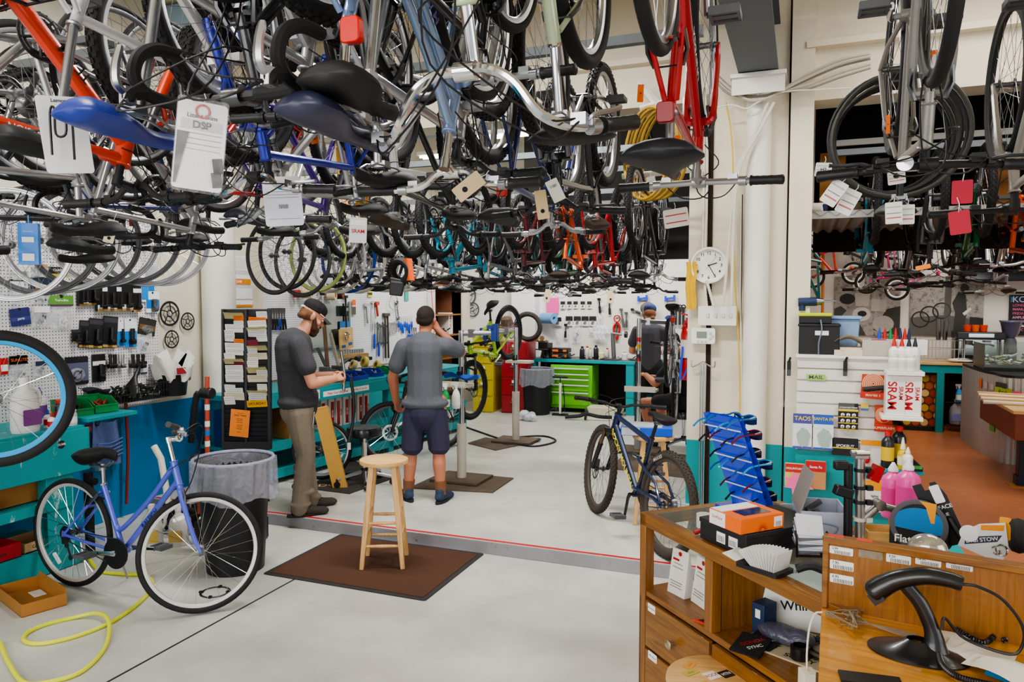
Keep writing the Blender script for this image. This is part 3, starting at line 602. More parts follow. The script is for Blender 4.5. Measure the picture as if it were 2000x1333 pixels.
lettering_on_tube(H['red'],'UNIVEGA',(.45,.71),(0,.285),.045,WHT,.0185,1,along=.5); lettering_on_tube(H['ltb'],'M DIGITAL',(.43,.69),(0,.285),.045,mat('#4a2c90',.4),.0205,1,along=.5); lettering_on_tube(H['slm'],'TREK',(.455,.69),(0,.29),.05,INK,.0205,1,along=.5)
H['g1']=hung('grey disc brake city bike with round headlight, hung over the sales counter','flat',.34,2.98,3.14,0,mat('#8d8a86',.35,.4),group=W6,bar=BLK,post=BLK,fork=mat('#8d8a86',.35,.4),rim=BLK)
H['g2']=hung('grey and silver bike at the far side of the counter, red tag on its bar','flat',.80,3.15,3.12,1,mat('#a19d96',.35,.4),group=W6,bar=BLK,rim=BLK)
H['g3']=hung('grey city bike cut by the edge of the photo over the scanner desk','flat',1.12,3.0,3.12,0,mat('#97938d',.35,.4),group=W6,bar=BLK,rim=BLK,post=BLK)
rank(7.1,.55,.36,2.98,'teal-full-1 blk-mtb-0 grn-full-1 org-full-0 blk-full-1 gry-mtb-0','bikes hung over the shop aisle','the shop aisle')
rank(9.3,.75,.42,2.90,'blk-mtb-0 gry-full-1 blk-full-0 sil-mtb-1','bikes hung deep in the shop','the coffee counter side')
KG="children's bikes hung on the shop back wall"
def kid(label,px,py,d,frame,ang,yaw=0,**kw):
 c=YP(px,py,12.25); return bicycle(label,'kid',TR(*c)@RZ(yaw)@RY(ang)@TR(0,0,-.25),frame,group=KG,name='hanging_kids_bicycle',rim=WHT,**kw)
kid("red child's bike hung nose down beside the cream board",1605,500,11.6,pm('#d92c1a'),pi/2+.1,-.2,grip=mat('#e8512a',.6))
kid("black and red child's bike hung nose down, second from the cream board",1665,490,11.8,pm('#26262a'),pi/2-.3,-.2,grip=mat('#e8512a',.6))
kid("pink child's bike with white rims hung nose down above the two photo posters",1760,520,11.4,pm('#e25a9a'),pi/2-.1,-.2,grip=mat('#e6479c',.6),saddle=mat('#e9b4c8',.5))
kid("magenta child's bike with white saddle hung behind the teal frames",1710,510,12.0,pm('#c43a7c'),pi/2+.1,.1,saddle=WHT)
rl=mat('#7c8388',.5,.5)
def rail(px0,px1,y,z):
 q=MB(); q.box(((px0+px1)/2,y,z),(px1-px0,.05,.05)); struct('trim_rail',q,rl)
for y,x0,x1,z in((1.45,-3.4,-.2,3.45),(2.4,-3.4,-.2,3.45),(3.1,-4.4,-.5,3.25),(4.0,-4.4,-.5,3.25),(6.05,-4.6,-.95,3.1),(6.95,-4.6,-.95,3.1),(7.65,-4.5,-1.2,3.0),(8.55,-4.5,-1.2,3.0),(9.2,-4.1,-1.5,2.92),(10.05,-4.1,-1.5,2.92),(2.6,.1,2.0,3.25),(3.5,.1,2.0,3.25),(7.0,.2,3.0,3.12),(9.2,.2,3.0,3.05)):rail(x0,x1,y,z)
# ---------- near bench side of the room ----------
def onwall(plane,x0,y0,x1,y1,off=0.03):
 f={'L':lambda a,b:XP(a,b,LX+off),'B':lambda a,b:YP(a,b,BY-off),'C':lambda a,b:YP(a,b,CY-off),'S':lambda a,b:YP(a,b,SY-off)}[plane]
 xc,yc=(x0+x1)/2,(y0+y1)/2
 a,b,t,u,c=f(x0,yc),f(x1,yc),f(xc,y0),f(xc,y1),f(xc,y1)
 T=TR(*c)@(RZ(pi/2) if plane=='L' else Mx())
 return T,(b-a).length,t.z-u.z
def stem_part(w,h):
 q=MB(); q.tube([(0,-.02,h*.2),(0,-.022,h*.75)],w*.13,10); q.lathe([(w*.2,-.02),(w*.2,.02)],14,(0,-.02,h*.2),(1,0,0)); q.lathe([(w*.15,-h*.1),(w*.15,h*.1)],12,(0,-.022,h*.75),(0,0,1)); return q
def pack(label,plane,x0,y0,x1,y1,col,bands=(),item=None,off=.03,th=.012,group=None,words=(),tilt=0.0,cat='package',name='hang_package',im=None):
 T,w,h=onwall(plane,x0,y0,x1,y1,off)
 r=thing(name,label,cat,T@RY(tilt),group)
 q=MB(); q.prism(rr(w,h,min(w,h)*.06),-th,0); q.mi(1); q.lathe([(w*.07,-th-.0008),(w*.07,.0004)],12,(0,0,h*.94),(0,1,0)); q.build('card',[mat(col,.5,coat=.2),INK],r)
 for a,b,cc in bands:
  q=MB(); q.prism([(-w*.49,h*a),(w*.49,h*a),(w*.49,h*b),(-w*.49,h*b)],-th-.0012,-th+.001); q.build('printed_band',mat(cc,.6),r)
 if item=='stem':q=stem_part(w,h*.7); q.T=Mx(); q.build('boxed_part',im or BLK,r,T=TR(0,-th-.004,h*.05),ang=1.0)
 if item=='blister':q=MB(); q.ell((0,-th-.004,h*.34),(w*.36,.012,h*.26),16,8); q.build('blister',im or CLR,r,ang=1.5); q=MB(); q.ring(w*.16,w*.05,14,6,(0,-th-.006,h*.34),(0,1,0)); q.tube([(-w*.2,-th-.006,h*.2),(w*.2,-th-.006,h*.5)],w*.05,6); q.build('packed_part',GRY,r)
 for t,size,cc,zz in words:text(t,h*size,mat(cc,.6),r,fr((0,-th-.0022,h*zz),(1,0,0),(0,0,1)))
 return r
def bagged(label,plane,x0,y0,x1,y1,part=BLK,off=.03,group=None,card=None,kind=0):
 T,w,h=onwall(plane,x0,y0,x1,y1,off); r=thing('plastic_bag_pack',label,'package',T,group)
 q=MB(); q.sheet(lambda u,v:V(((u-.5)*w*(1-.06*sin(v*9)),-.012-.016*sin(pi*u)*(1-v)+.006*sin(7*u+5*v),v*h)),9,9); q.build('bag',BAG,r,ang=2)
 q=MB()
 if kind==0:q.ring(w*.16,w*.045,18,6,(w*.05,-.012,h*.3),(0,1,0)); q.ring(w*.1,w*.03,16,6,(w*.12,-.016,h*.25),(0,1,.3))
 elif kind==1:q.tube([(-w*.2,-.012,h*.15),(w*.1,-.012,h*.55)],w*.07,6); q.tube([(-w*.05,-.014,h*.12),(w*.22,-.012,h*.5)],w*.06,6)
 else:q.tube(bez([(-w*.3,-.012,h*.2),(0,-.012,h*.3),(w*.15,-.014,h*.15),(w*.3,-.012,h*.3)],4),w*.05,6); q.ell((w*.2,-.014,h*.25),(w*.1,.01,h*.08))
 q.build('bagged_part',part,r)
 if card:q=MB(); q.prism(rr(w*.8,h*.3,.004),-.024,-.021); q.build('header_card',mat(card,.6),r,T=TR(0,0,h*.68))
 return r
PB='parts hanging on the near pegboard'
bagged('clear bag with dark rubber ring, top of the near pegboard','L',22,522,60,548,DST,card='#d8d8d4')
bagged('clear bag with brown header and black lever on the near pegboard','L',62,516,92,540,BLK,card='#b98c58',kind=1)
pack('yellow and black chain cleaner package on the near pegboard','L',93,521,132,572,'#e9e8e6',[(.72,.98,'#1d1b18'),(.60,.74,'#d8b81c')],'blister',words=(('CHAIN',.13,'#f2f2f2',.86),))
pack('black and white small parts package below the dark rubber ring bag','L',18,546,45,565,'#26262a',[(.2,.8,'#e8e8e8')])
pack('navy box with mustard lower stripe on the near pegboard','L',60,543,96,565,'#1f3044',[(.03,.2,'#c99a1c')],th=.05)
bagged('clear bag with two dark pins at the edge of the near pegboard','L',18,566,45,594,GRY,kind=1)
bagged('clear bag with black derailleur parts, left of the green package','L',60,566,95,594,BLK,kind=2)['label']='clear bag with black derailleur parts beside the green package'
pack('green package with purple stripe on the near pegboard','L',95,578,142,598,'#5f9a3e',[(.0,.14,'#5a1f5e')],words=(('Trail-a-Bike',.3,'#f4f4f0',.55),))
r=pack('dark blue parts packets bunched on one hook of the near pegboard','L',22,602,60,636,'#27306e',[(.28,.5,'#3a4488')],words=(('parts',.2,'#e8e8f0',.4),),tilt=-.12)
bagged('clear bag with white label card beside the dark blue packets','L',60,598,98,638,GRY,card='#f0f0f0',kind=1)
bagged('large clear bag holding two white rings on the near pegboard','L',98,600,142,642,WHT)
for i,(a,b,u,v) in enumerate(((150,550,160,598),(158,551,168,597),(168,548,192,596),(186,552,198,609),(196,553,206,608),(206,552,226,608),(226,553,236,608),(236,553,258,607),(258,556,274,610))):
 pack('black boxed stem with tan edge, %s along the upper black row of the near pegboard'%ORD[i],'L',a,b,u,v,'#18181a',[(.0,.08,'#a8874a'),(.08,.22,'#e0e0e0') if i%2 else(.7,.85,'#e0e0e0')],'stem',th=.03 if i in(0,1,3,4) else .018,off=.03+.004*i,group=PB)
for i,(a,b,u,v) in enumerate(((275,548,288,590),(288,546,300,575),(284,570,310,611))):
 pack('blue and white tool package, %s of three ending the upper black row'%ORD[i],'L',a,b,u,v,'#e8edf2',[(.2,.62,'#1479cc')] if i else[(.1,.9,'#1b86d6')],'stem' if i==2 else None,group=PB,im=GRY)
for i,(a,b,u,v) in enumerate(((152,626,172,680),(170,622,198,681),(198,618,226,680),(140,644,156,670))):
 pack('black stem package with gold edge, %s along the middle black row of the near pegboard'%ORD[i],'L',a,b,u,v,'#1e1e22',[(.02,.1,'#b8964e'),(.8,.95,'#3a3a40')],'stem',off=.03+.005*i,tilt=.1 if i<3 else 0,group=PB)
for i,(a,b,u,v) in enumerate(((228,624,242,676),(241,622,266,678))):
 pack('pale blue package with dark torch picture, %s from the gold edged stems'%ORD[i],'L',a,b,u,v,'#dfe6ea',[(.0,.55,'#1c7ed0')],'stem',group=PB)
pack('dark camouflage card package tilted at the pegboard edge','L',268,622,300,655,'#2a2722',[(.3,.6,'#6a5334')],'blister',tilt=.2)
bagged('clear bag with silver lever hanging below the tilted camouflage card','L',266,652,296,690,STEEL,kind=1)
pack('black pouch package with grey printed front on the near pegboard','L',124,697,172,752,'#1c1d24',[(.12,.78,'#5a6078')],'blister',im=clear('grey_pouch','#aab0c8',.5,.2,.3))
pack('black boxed seat clamp package beside the row of loose stems','L',180,692,205,746,'#1a1a1c',[(.6,.75,'#d8d8d8')],'stem')
for i,(a,m_) in enumerate(((208,BLK),(216,BLK),(222,ALU),(232,CHR),(252,BLK),(262,BLK),(272,BLK))):
 T,w,h=onwall('L',a,690,a+9,722,.05); q=stem_part(w*2.2,h*1.1); q.build('stem',m_,T=T,label='loose %s handlebar stem on a hook, %s in the lower row of stems'%('black' if m_ is BLK else 'silver',ORD[i]),cat='stem',group=PB,ang=1)
pack('small silver part carded in a black frame at the pegboard edge','L',272,706,286,730,'#1a1a1c',[(.1,.75,'#c8ccd4')])
pack('orange and black topped package seen through the blue rimmed wheel','L',18,695,52,712,'#2a2522',[(.1,.9,'#3a2f2a'),(.0,.95,'#3a2f2a')],words=(('SUNLITE',.5,'#e86a2a',.5),))
bagged('clear bag of coiled white cable seen through the blue rimmed wheel','L',18,712,55,742,ALU)
pack('red and white card behind the spokes of the blue rimmed wheel','L',0,700,14,732,'#c21d22',[(.2,.6,'#f0efee')])
bagged('dark blue topped clear bag behind the blue rimmed wheel','L',64,705,90,735,GRY,card='#2b3350',kind=1)
bagged('empty clear bag hanging above the black pouch package','L',100,690,124,728,WHT,kind=1)
def sprocket(label,T,R,teeth=32,m_=None,arms=5):
 q=MB(); n=teeth
 q.ring(R*.9,R*.08,48,4,(0,-.004,0),(0,1,0),sq=(1,.03/R*.1))
 for i in range(n):a=2*pi*i/n; q.box((R*.985*cos(a),-.004,R*.985*sin(a)),(R*.05,.003,R*.07),RY(-a))
 for i in range(arms):a=2*pi*i/arms; q.tube(bez([(R*.26*cos(a),-.004,R*.26*sin(a)),(R*.55*cos(a+.2),-.004,R*.55*sin(a+.2)),(R*.86*cos(a+.3),-.004,R*.86*sin(a+.3))],4),R*.05,5)
 q.ring(R*.25,R*.06,24,4,(0,-.004,0),(0,1,0)); q.ring(R*.6,R*.03,30,4,(0,-.004,0),(0,1,0))
 return q.build('chainring',m_ or BLK,T=T,label=label,cat='chainring')
def wallT(plane,px,py,off):
 c=XP(px,py,LX+off) if plane=='L' else YP(px,py,BY-off); return TR(*c)@(RZ(pi/2) if plane=='L' else Mx())
sprocket('large black chainring on the cream wall beside the pegboard',wallT('L',331,613,.03),.115,44)
sprocket('medium black chainring with round holes below the large one on the cream wall',wallT('L',335,663,.03),.085,34)
sprocket('black chainring half hidden behind the white wall pipe',wallT('L',366,628,.03),.085,34)
sprocket('grey silver chainring on the white wall beside the closet shelves',wallT('B',911,578,.03),.19,44,GRY)
sprocket('small grey chainring on the white wall below the bigger one',wallT('B',923,605,.03),.13,34,DST)
def hangwheel(label,px,py,d,r,rim,tire,yaw,group,spoke=ALU,sticker=None):
 c=P(px,py,d); t=thing('wheel',label,'wheel',TR(*c)@RZ(yaw),group)
 a,tt,s,h=wheel_mesh(r,.0125,0,32); link('rim',a,rim,t); link('spokes',s,spoke,t); link('hub',h,DST,t)
 if tire:link('tire',tt,tire,t)
 else:q=MB(); q.ring(r-.0125,.011,56,6,sq=(.7,.9)); q.build('rim_hoop',rim,t)
 if sticker:q=MB(); q.prism(rr(.09,.07,.01),-.002,.002); q.build('paper_tag',mat(sticker,.7),t,T=TR(.03,-.02,-r*.75))
 return t
WG='bare wheels hung over the near pegboard'; nm=('dark rimmed wheel','silver rimmed wheel')
for i,(px,py,d,k) in enumerate(((20,478,4.4,1),(75,470,4.55,0),(120,468,4.7,1),(165,466,4.85,0),(205,462,5.0,1),(250,460,5.1,0),(285,468,5.3,1),(315,470,5.5,1))):
 hangwheel('%s, %s in the rank over the near pegboard counting from the photo edge'%(nm[1-k] if k==0 else nm[1],ORD[i]),px,py,d,.345,SLV if k else GRY,None,.72+.02*i,WG,sticker='#e8eaf0' if i==6 else None)['label']='%s, %s along the rank over the near pegboard'%(nm[0] if k==0 else nm[1],ORD[i])
WG2='wheels hung over the mechanics bench'
for i,(px,py,d,c,tr) in enumerate(((535,500,6.5,'#1d1d20',1),(560,492,6.6,'#1d1d20',1),(590,508,6.8,'#2a2a2c',1),(620,500,7.0,'#8f9a5a',1),(640,505,7.15,'#b8b4ae',0),(660,507,7.3,'#cfcac2',0),(680,508,7.5,'#274a9c',0),(700,510,7.65,'#c8c4be',0),(716,506,7.85,'#2a2a2c',1),(735,508,8.0,'#2a2a2c',1),(752,512,8.2,'#c4c0b8',0),(770,512,8.4,'#c4c0b8',0),(788,514,8.6,'#d0ccc4',0),(806,515,8.9,'#d0ccc4',0),(820,516,9.1,'#c4c0b8',0))):
 wn={'#1d1d20':'black tyred wheel','#2a2a2c':'dark tyred wheel','#8f9a5a':'olive rimmed wheel','#274a9c':'blue rimmed wheel'}.get(c,'pale silver wheel')
 hangwheel('%s hung over the mechanics bench, %s of the rank from the pier'%(wn,ORD[i]),px,py,d,.345,mat(c,.35,.3),mat(c,.7) if tr else None,-.12+.012*i,WG2,spoke=DST,sticker='#e8e8f4' if i==4 else None)
BX,BZ=-4.72,.97
bn=thing('workbench','chipped teal workbench with shelf below, at the photo edge under the pegboard','workbench',TR(BX,0,0))
q=MB(); q.box((-.3,2.3,BZ-.02),(.62,2.84,.045)); q.build('worktop',TEAL,bn,bev=.004)
q=MB(); q.box((.015,2.3,BZ-.165),(.04,2.86,.30)); q.box((-.3,3.735,BZ-.165),(.64,.03,.30)); q.build('apron_board',TEAL,bn,bev=.004)
for y in(3.52,1.9):
 q=MB(); q.box((-.03,y,.34),(.09,.20,.66)); q.build('leg',TEAL,bn,bev=.004)
q=MB(); q.box((-.3,2.45,.47),(.62,2.2,.04)); q.box((.01,2.45,.46),(.03,2.3,.07)); q.build('shelf',TEAL,bn,bev=.003)
q=MB(); q.box((.0,2.5,.09),(.04,2.3,.17)); q.box((-.3,2.5,.16),(.6,2.3,.02)); q.build('base_board',TEAL,bn,bev=.003)
q=MB(); q.lathe([(.028,0),(.028,.0015)],20,(.0365,3.52,BZ-.10),(1,0,0)); q.build('round_sticker',mat('#20282a',.5),bn); text('DUMB',.022,WHT,bn,fr((.0385,3.52,BZ-.10),(0,1,0),(0,0,1)))
q=MB(); q.box((0,0,.34),(.03,.055,.60)); q.lathe([(.025,0),(.025,.05)],14,(.02,0,.58),(1,0,0)); q.lathe([(.012,0),(.012,.07)],10,(.02,.0,.44),(1,0,0)); q.build('vise_bracket',BLK,T=TR(BX+.055,3.70,0),label='black steel upright with pivot bolts fixed to the end of the teal bench',cat='bracket')
def box_open(name,label,T,w,d,h,c,cat='box',flap=0.0,words=None,th=.005,group=None,back=0):
 t=thing(name,label,cat,T,group); q=MB(); q.box((0,0,th/2),(w,d,th))
 for s in(-1,1):q.box((s*(w/2-th/2),0,h/2),(th,d,h))
 q.box((0,-d/2+th/2,h/2),(w-2*th,th,h)); q.box((0,d/2-th/2,(h+back)/2),(w-2*th,th,h+back)); q.build('box_body',c,t)
 if flap:q=MB(); q.T=TR(0,d/2,h)@RX(-.5); q.box((0,0,flap/2),(w*.96,th,flap)); q.build('flap',c,t)
 if words:text(words[0],words[1],words[2],t,fr((0,-d/2-.001,h*.5),(1,0,0),(0,0,1)))
 return t
RZL=RZ(pi/2)
cb=thing('cardboard_box','closed brown cardboard box on the shelf under the near teal bench','box',TR(*XP(47,955,BX-.1))@RZL); cb.location.z=.492
q=MB(); q.box((0,.12,.13),(.46,.26,.25)); q.build('box_body',CARD,cb,bev=.003); q=MB(); q.box((0,-.0115,.2),(.46,.002,.05)); q.box((0,.12,.2565),(.06,.26,.002)); q.build('tape_strip',mat('#c29155',.3),cb)
box_open('cardboard_box','small open box with red and white band at the photo edge of the bench shelf',TR(BX-.1,3.02,.495)@RZL,.14,.2,.10,mat('#c9483a',.6),back=.06)
box_open('parts_box','red open cardboard box on the low platform below the bench shelf',TR(BX-.13,3.12,.175)@RZL,.26,.24,.10,mat('#a81f2c',.6),back=.08,words=('parts',.035,INK))
box_open('parts_box','shallow tan box with handwritten lettering on the low platform beside the red box',TR(BX-.15,3.42,.175)@RZL,.26,.24,.065,mat('#c9a277',.7),words=('Campy & Misc',.028,INK))
t=box_open('cardboard_tray','open brown cardboard tray lying on the floor in front of the near bench',TR(-4.38,3.06,0)@RZ(-.32),.46,.24,.075,CARD,cat='tray',back=.03)
q=MB(); q.prism(rr(.12,.07,.004),0,.002); q.build('paper_label',PAP,t,T=TR(-.1,.03,.006)@RX(-pi/2))
def bottle(label,T,r,h,c,capc,band=None,neck=.35,name='bottle',spout=0,group=None,m_=None,shoulder=.72):
 t=thing(name,label,'bottle',T,group); q=MB()
 q.lathe([(r*.9,0),(r,h*.03),(r,h*shoulder),(r*.85,h*(shoulder+.06)),(r*neck,h*.86),(r*neck,h*.9)],20); q.build('bottle_body',m_ or mat(c,.35,coat=.2),t)
 q=MB(); q.lathe([(r*neck*1.15,h*.88),(r*neck*1.15,h*(.98 if not spout else .93))]+([(r*.12,h*(1.0+spout))] if spout else[(r*neck*.9,h)]),16); q.build('bottle_cap',mat(capc,.4),t)
 if band:q=MB(); q.lathe([(r*1.012,h*.2),(r*1.012,h*.58)],20,caps=False); q.build('bottle_label',mat(band,.6),t)
 return t
def onbench(px,py,x):return TR(*XP(px,py,x))
def jug(label,T,k,c,band,capc):
 t=thing('plastic_jug',label,'jug',T); q=MB()
 rings=[]
 for z,a,b in((0,.07,.055),(.02,.075,.06),(.15,.075,.06),(.20,.06,.05),(.24,.025,.025),(.265,.02,.02)):rings.append([(k*(a*cos(u)*(1 if abs(cos(u))<.8 else .96)),k*b*sin(u),k*z) for u in[2*pi*j/20 for j in range(20)]])
 q.loft(rings); q.build('jug_body',mat(c,.4),t); q=MB(); q.tube(bez([(k*.065,0,k*.12),(k*.085,0,k*.16),(k*.075,0,k*.215),(k*.02,0,k*.235)],5),k*.011,8); q.build('jug_handle',mat(c,.4),t)
 q=MB(); q.prism(rr(k*.10,k*.085,k*.006),-.002,.002); q.build('jug_label',mat(band,.6),t,T=TR(0,-k*.0605,k*.04)); q=MB(); q.lathe([(k*.023,0),(k*.023,k*.03)],14,(0,0,k*.262)); q.build('jug_cap',mat(capc,.5),t); return t
jug('milky plastic jug with purple label on the near bench behind the blue rimmed wheel',TR(BX-.1,3.37,BZ+.003)@RZL,1.25,'#dcdad8','#7d3f86','#e8e8e8')
bottle('small white glue bottle with red label behind the wheel spokes on the near bench',TR(BX-.02,3.50,BZ+.003),.026,.10,'#efeeec','#c01c20','#c8242a',spout=.25)
bottle('second small white bottle with red label beside the milky jug',TR(BX-.10,3.53,BZ+.003),.026,.11,'#e9e8f0','#2b49b0','#c8242a',spout=.2)
bottle('clear glass jar with white cap and white label at the bench edge',TR(BX-.04,3.66,BZ+.003),.036,.115,'#b8bcc0','#efefef','#e4e6ea',neck=.75)
bottle('black bottle with grey metal top beside the green parts bins',TR(BX-.16,3.70,BZ+.003),.034,.22,'#16161a','#8d9096',None,neck=.5)
bottle('white spray bottle with purple trigger on the near bench',TR(BX-.3,3.62,BZ+.003),.045,.24,'#e6e4ea','#5a2d9c','#7a4c9c',spout=.1)
bottle('black and red aerosol can behind the blue rimmed wheel',TR(BX-.08,3.60,BZ+.003),.03,.19,'#26262a','#c82a1e','#b81e22',neck=.6)
def bin_(label,T,w,d,h,c,group=None,fill=None):
 t=thing('parts_bin',label,'bin',T,group); q=MB(); q.box((0,0,.003),(w,d,.006))
 for s in(-1,1):q.prism([(-d/2,0),(d/2,0),(d/2,h),(-d*.15,h),(-d/2,h*.5)],s*w/2-.002,s*w/2+.002,RZ(pi/2))
 q.box((0,d/2,h/2),(w,.005,h)); q.box((0,-d/2,h*.25),(w,.005,h*.5)); q.box((0,-d*.5-.004,h*.5),(w*1.02,.014,.008)); q.box((0,d/2,h),(w*1.02,.014,.008)); q.build('bin_body',mat(c,.4,coat=.2),t)
 if fill:
  q=MB(); R2=random.Random(3)
  for i in range(14):q.tube([(R2.uniform(-w*.4,w*.4),R2.uniform(-d*.35,d*.35),.01+R2.random()*h*.4),(R2.uniform(-w*.4,w*.4),R2.uniform(-d*.35,d*.35),.02+R2.random()*h*.5)],.006,5)
  q.build('loose_parts',fill,t)
 return t
bin_('green parts bin with red pieces at the far end of the near bench',TR(BX-.23,4.02,1.02)@RZ(pi/2-.2),.17,.27,.11,'#1f8c4c',fill=RED)
bin_('green parts bin half behind the black bottle on the near bench',TR(BX-.25,3.83,1.01)@RZ(pi/2-.2),.17,.27,.11,'#1c8346',fill=BLK)
q=MB(); q.box((0,0,0),(.5,.42,.03)); q.build('bracket_shelf',TEALC,T=TR(LX+.45,3.95,1.0),label='teal bracket shelf carrying the two green parts bins',cat='shelf',bev=.003)
q=MB(); q.lathe([(.012,0),(.012,.03),(.03,.03),(.03,.05),(.02,.06)],12,ax=(0,1,0)); q.build('clamp_screw',RED,T=TR(BX-.05,3.75,.93),label='small red screw knob on the end of the near bench',cat='knob')
ap=thing('denim_apron','blue denim apron hung on the blue wall behind the bicycle saddle','apron',TR(*XP(208,905,LX+.12))@RZL)
q=MB(); q.sheet(lambda u,v:V(((u-.5)*(.26+.03*sin(v*3)),-.03*sin(u*9+v*2)-.02*sin(pi*u),-.02+.36*v+(.03*(2*u-1)**2 if v>.9 else 0))),22,14); DEN=mat('#5a6c9a',.85,var=.3,sc=60,bump=.3); q.build('apron_panel',DEN,ap,ang=2)
for i in range(5):q=MB(); q.tube(bez([(-.12,-.05,.06+.03*i),(0,-.06,.05+.03*i),(.12,-.045,.065+.032*i)],5),.006,5); q.build('fold',DEN,ap)
q=MB(); q.tube(bez([(-.1,-.02,.33),(-.03,.0,.42),(.05,.0,.42),(.1,-.02,.36)],6),.02,8); q.build('neck_strap',mat('#1c3244',.8),ap)
ba=thing('wire_basket','black wire basket full of brake parts on the pegboard under the saddles','basket',TR(*XP(245,782,LX+.15))@RZL)
q=MB()
for z in(0,.06,.13):q.tube([(-.33,-.14,z),(.33,-.14,z),(.33,.13,z),(-.33,.13,z)],.003,4,closed=True)
for i in range(24):xx=-.33+.66*i/23; q.tube([(xx,.13,.13),(xx,.13,0),(xx,-.14,0),(xx,-.14,.13)],.0022,4)
for i in range(9):yy=-.14+.27*i/8; q.tube([(-.33,yy,.13),(-.33,yy,0),(.33,yy,0),(.33,yy,.13)],.0022,4)
q.build('basket_wires',BLK,ba); q=MB(); R2=random.Random(5)
for i in range(120):
 a=V((R2.uniform(-.31,.31),R2.uniform(-.12,.1),R2.uniform(.01,.09))); b=a+V((R2.uniform(-.06,.06),R2.uniform(-.05,.05),R2.uniform(-.02,.05))); q.tube([a,a.lerp(b,.5)+V((0,0,.015)),b],R2.uniform(.005,.011),5)
o=q.build('jumbled_parts',BLK,ba); o['kind']='stuff'
sm,sr=saddle_mesh(.15,.27)
for lab,px,py,ry,dx in(('black bike saddle tilted nose up on top of the wire basket',262,748,-.9,.2),('black saddle with white stitching lying on the wire basket',197,770,.35,.22)):
 s=link('saddle',sm,BLK,T=TR(*XP(px,py,LX+dx))@RZ(pi/2+.3)@RY(ry),label=lab,cat='saddle'); link('saddle_rail',sr,ALU,s)
q=MB(); q.tube([(0,0,0),(0,.3,-.1)],.0136,10); q.build('seat_post',BLK,T=TR(*XP(262,752,LX+.2)),label='black seat post sticking out over the wire basket',cat='seat post')
q=MB(); q.tube([(0,0,0),(0,.17,.0)],.0136,10); q.ring(.0136,.002,12,4,(0,0,0),(0,1,0)); q.build('seat_post',GRY,T=TR(*XP(165,770,LX+.24)),label='short black tube poking out beside the stitched saddle',cat='seat post')
bk=thing('waste_basket','black wall basket lined with a white newspaper bag between chainrings and pipe','waste basket',TR(*XP(338,772,LX+.17))@RZL)
q=MB(); q.lathe([(.11,0),(.135,.19),(.128,.19),(.105,.01)],22); q.build('basket_body',BLK,bk)
q=MB(); q.sheet(lambda u,v:V(((.138+.05*v+.02*sin(u*31+v*4))*cos(2*pi*u),(.138+.03*v+.018*sin(u*25))*sin(2*pi*u),.14+.16*v+.05*v*sin(u*2*pi*2+1)+.02*sin(u*40))),40,7,True); q.build('liner_bag',mat('#e4e0d8',.7,var=.12,sc=12),bk,ang=2)
q=MB(); q.T=TR(-.05,-.16,.2)@RX(-.15); q.prism(rr(.10,.055,.004),-.002,.002); q.build('printed_patch',mat('#8e1f2a',.6),bk)
for i,(dx,a) in enumerate(((.02,.5),(-.06,-.4),(.09,.8))):q=MB(); q.T=TR(dx,-.02,.24)@RY(a); q.prism(rr(.12,.17,.004),0,.002); q.build('paper_scrap',PAP,bk)
rk=thing('bike_rack','copper red bar bundle with black clamp standing beside the ticket rack','bike rack',TR(*P(398,1000,5.45))@TR(0,0,-.1)@Mx.Scale(.82,4))
for i,dx in enumerate((-.05,.0,.05)):q=MB(); q.tube([(dx,0,.1),(dx+.02,0,.55)],.022,10); q.build('copper_tube',mat('#a84a32',.3,.6),rk)
q=MB(); q.tube([(.05,0,.5),(.075,0,1.35)],.02,12); q.build('painted_tube',mat('#b8452e',.35,coat=.5),rk)
for z,c in((.72,'#e9e6e0'),(.82,'#2a6fb8'),(.9,'#e9e6e0'),(1.05,'#e9e6e0')):q=MB(); q.lathe([(.022,0),(.022,.05)],12,(.057+.022*(z-.6),0,z)); q.build('tube_sticker',mat(c,.5),rk)
q=MB(); q.box((.0,-.02,.58),(.15,.09,.12)); q.lathe([(.05,-.06),(.05,.06)],14,(.07,0,1.2),(1,0,0)); q.build('clamp_block',BLK,rk,bev=.008)
q=MB(); q.tube(bez([(-.10,-.03,.75),(-.07,-.03,.95),(-.03,-.03,1.15),(.0,-.03,1.2)],5),.035,8,sq=(1,.6)); q.build('black_cover',BLK,rk)
q=MB(); q.tube([(0,0,.42),(-.06,0,.72),(-.12,0,.8)],.022,10); q.build('bent_white_pipe',mat('#cfcabd',.5),T=TR(*P(330,1000,5.0))@TR(0,0,-.36),label='bent off-white plastic pipe leaning on the blue wall',cat='pipe')
q=MB(); q.tube(bez([(0,0,0),(.01,.02,.45),(0,.02,.9)],6),.013,8); q.build('red_pipe',mat('#8a2f2c',.4),T=TR(*XP(247,985,LX+.09)),label='thin dark red upright pipe on the blue wall behind the apron',cat='pipe')
tk0,tk1=V((-4.62,4.96,0)),V((-4.25,5.10,0)); ax_=math.atan2((tk1-tk0).y,(tk1-tk0).x)
TK=thing('ticket_rack','tall black two-column ticket rack full of repair cards beside the pipe','card rack',TR(*((tk0+tk1)/2))@RZ(ax_)@RX(-.04))
W_,Z0,Z1=.40,.57,1.78
for s in(-1,0,1):q=MB(); q.box((s*W_/2,0,(Z0+Z1)/2),(.02,.05,Z1-Z0)); q.build('side_rail',mat('#26272c',.5),TK)
q=MB(); q.box((0,.022,(Z0+Z1)/2),(W_,.006,Z1-Z0)); q.box((0,-.012,Z0+.03),(W_,.03,.07)); q.build('back_plate',mat('#1f2024',.55),TK)
q=MB()
NP=28
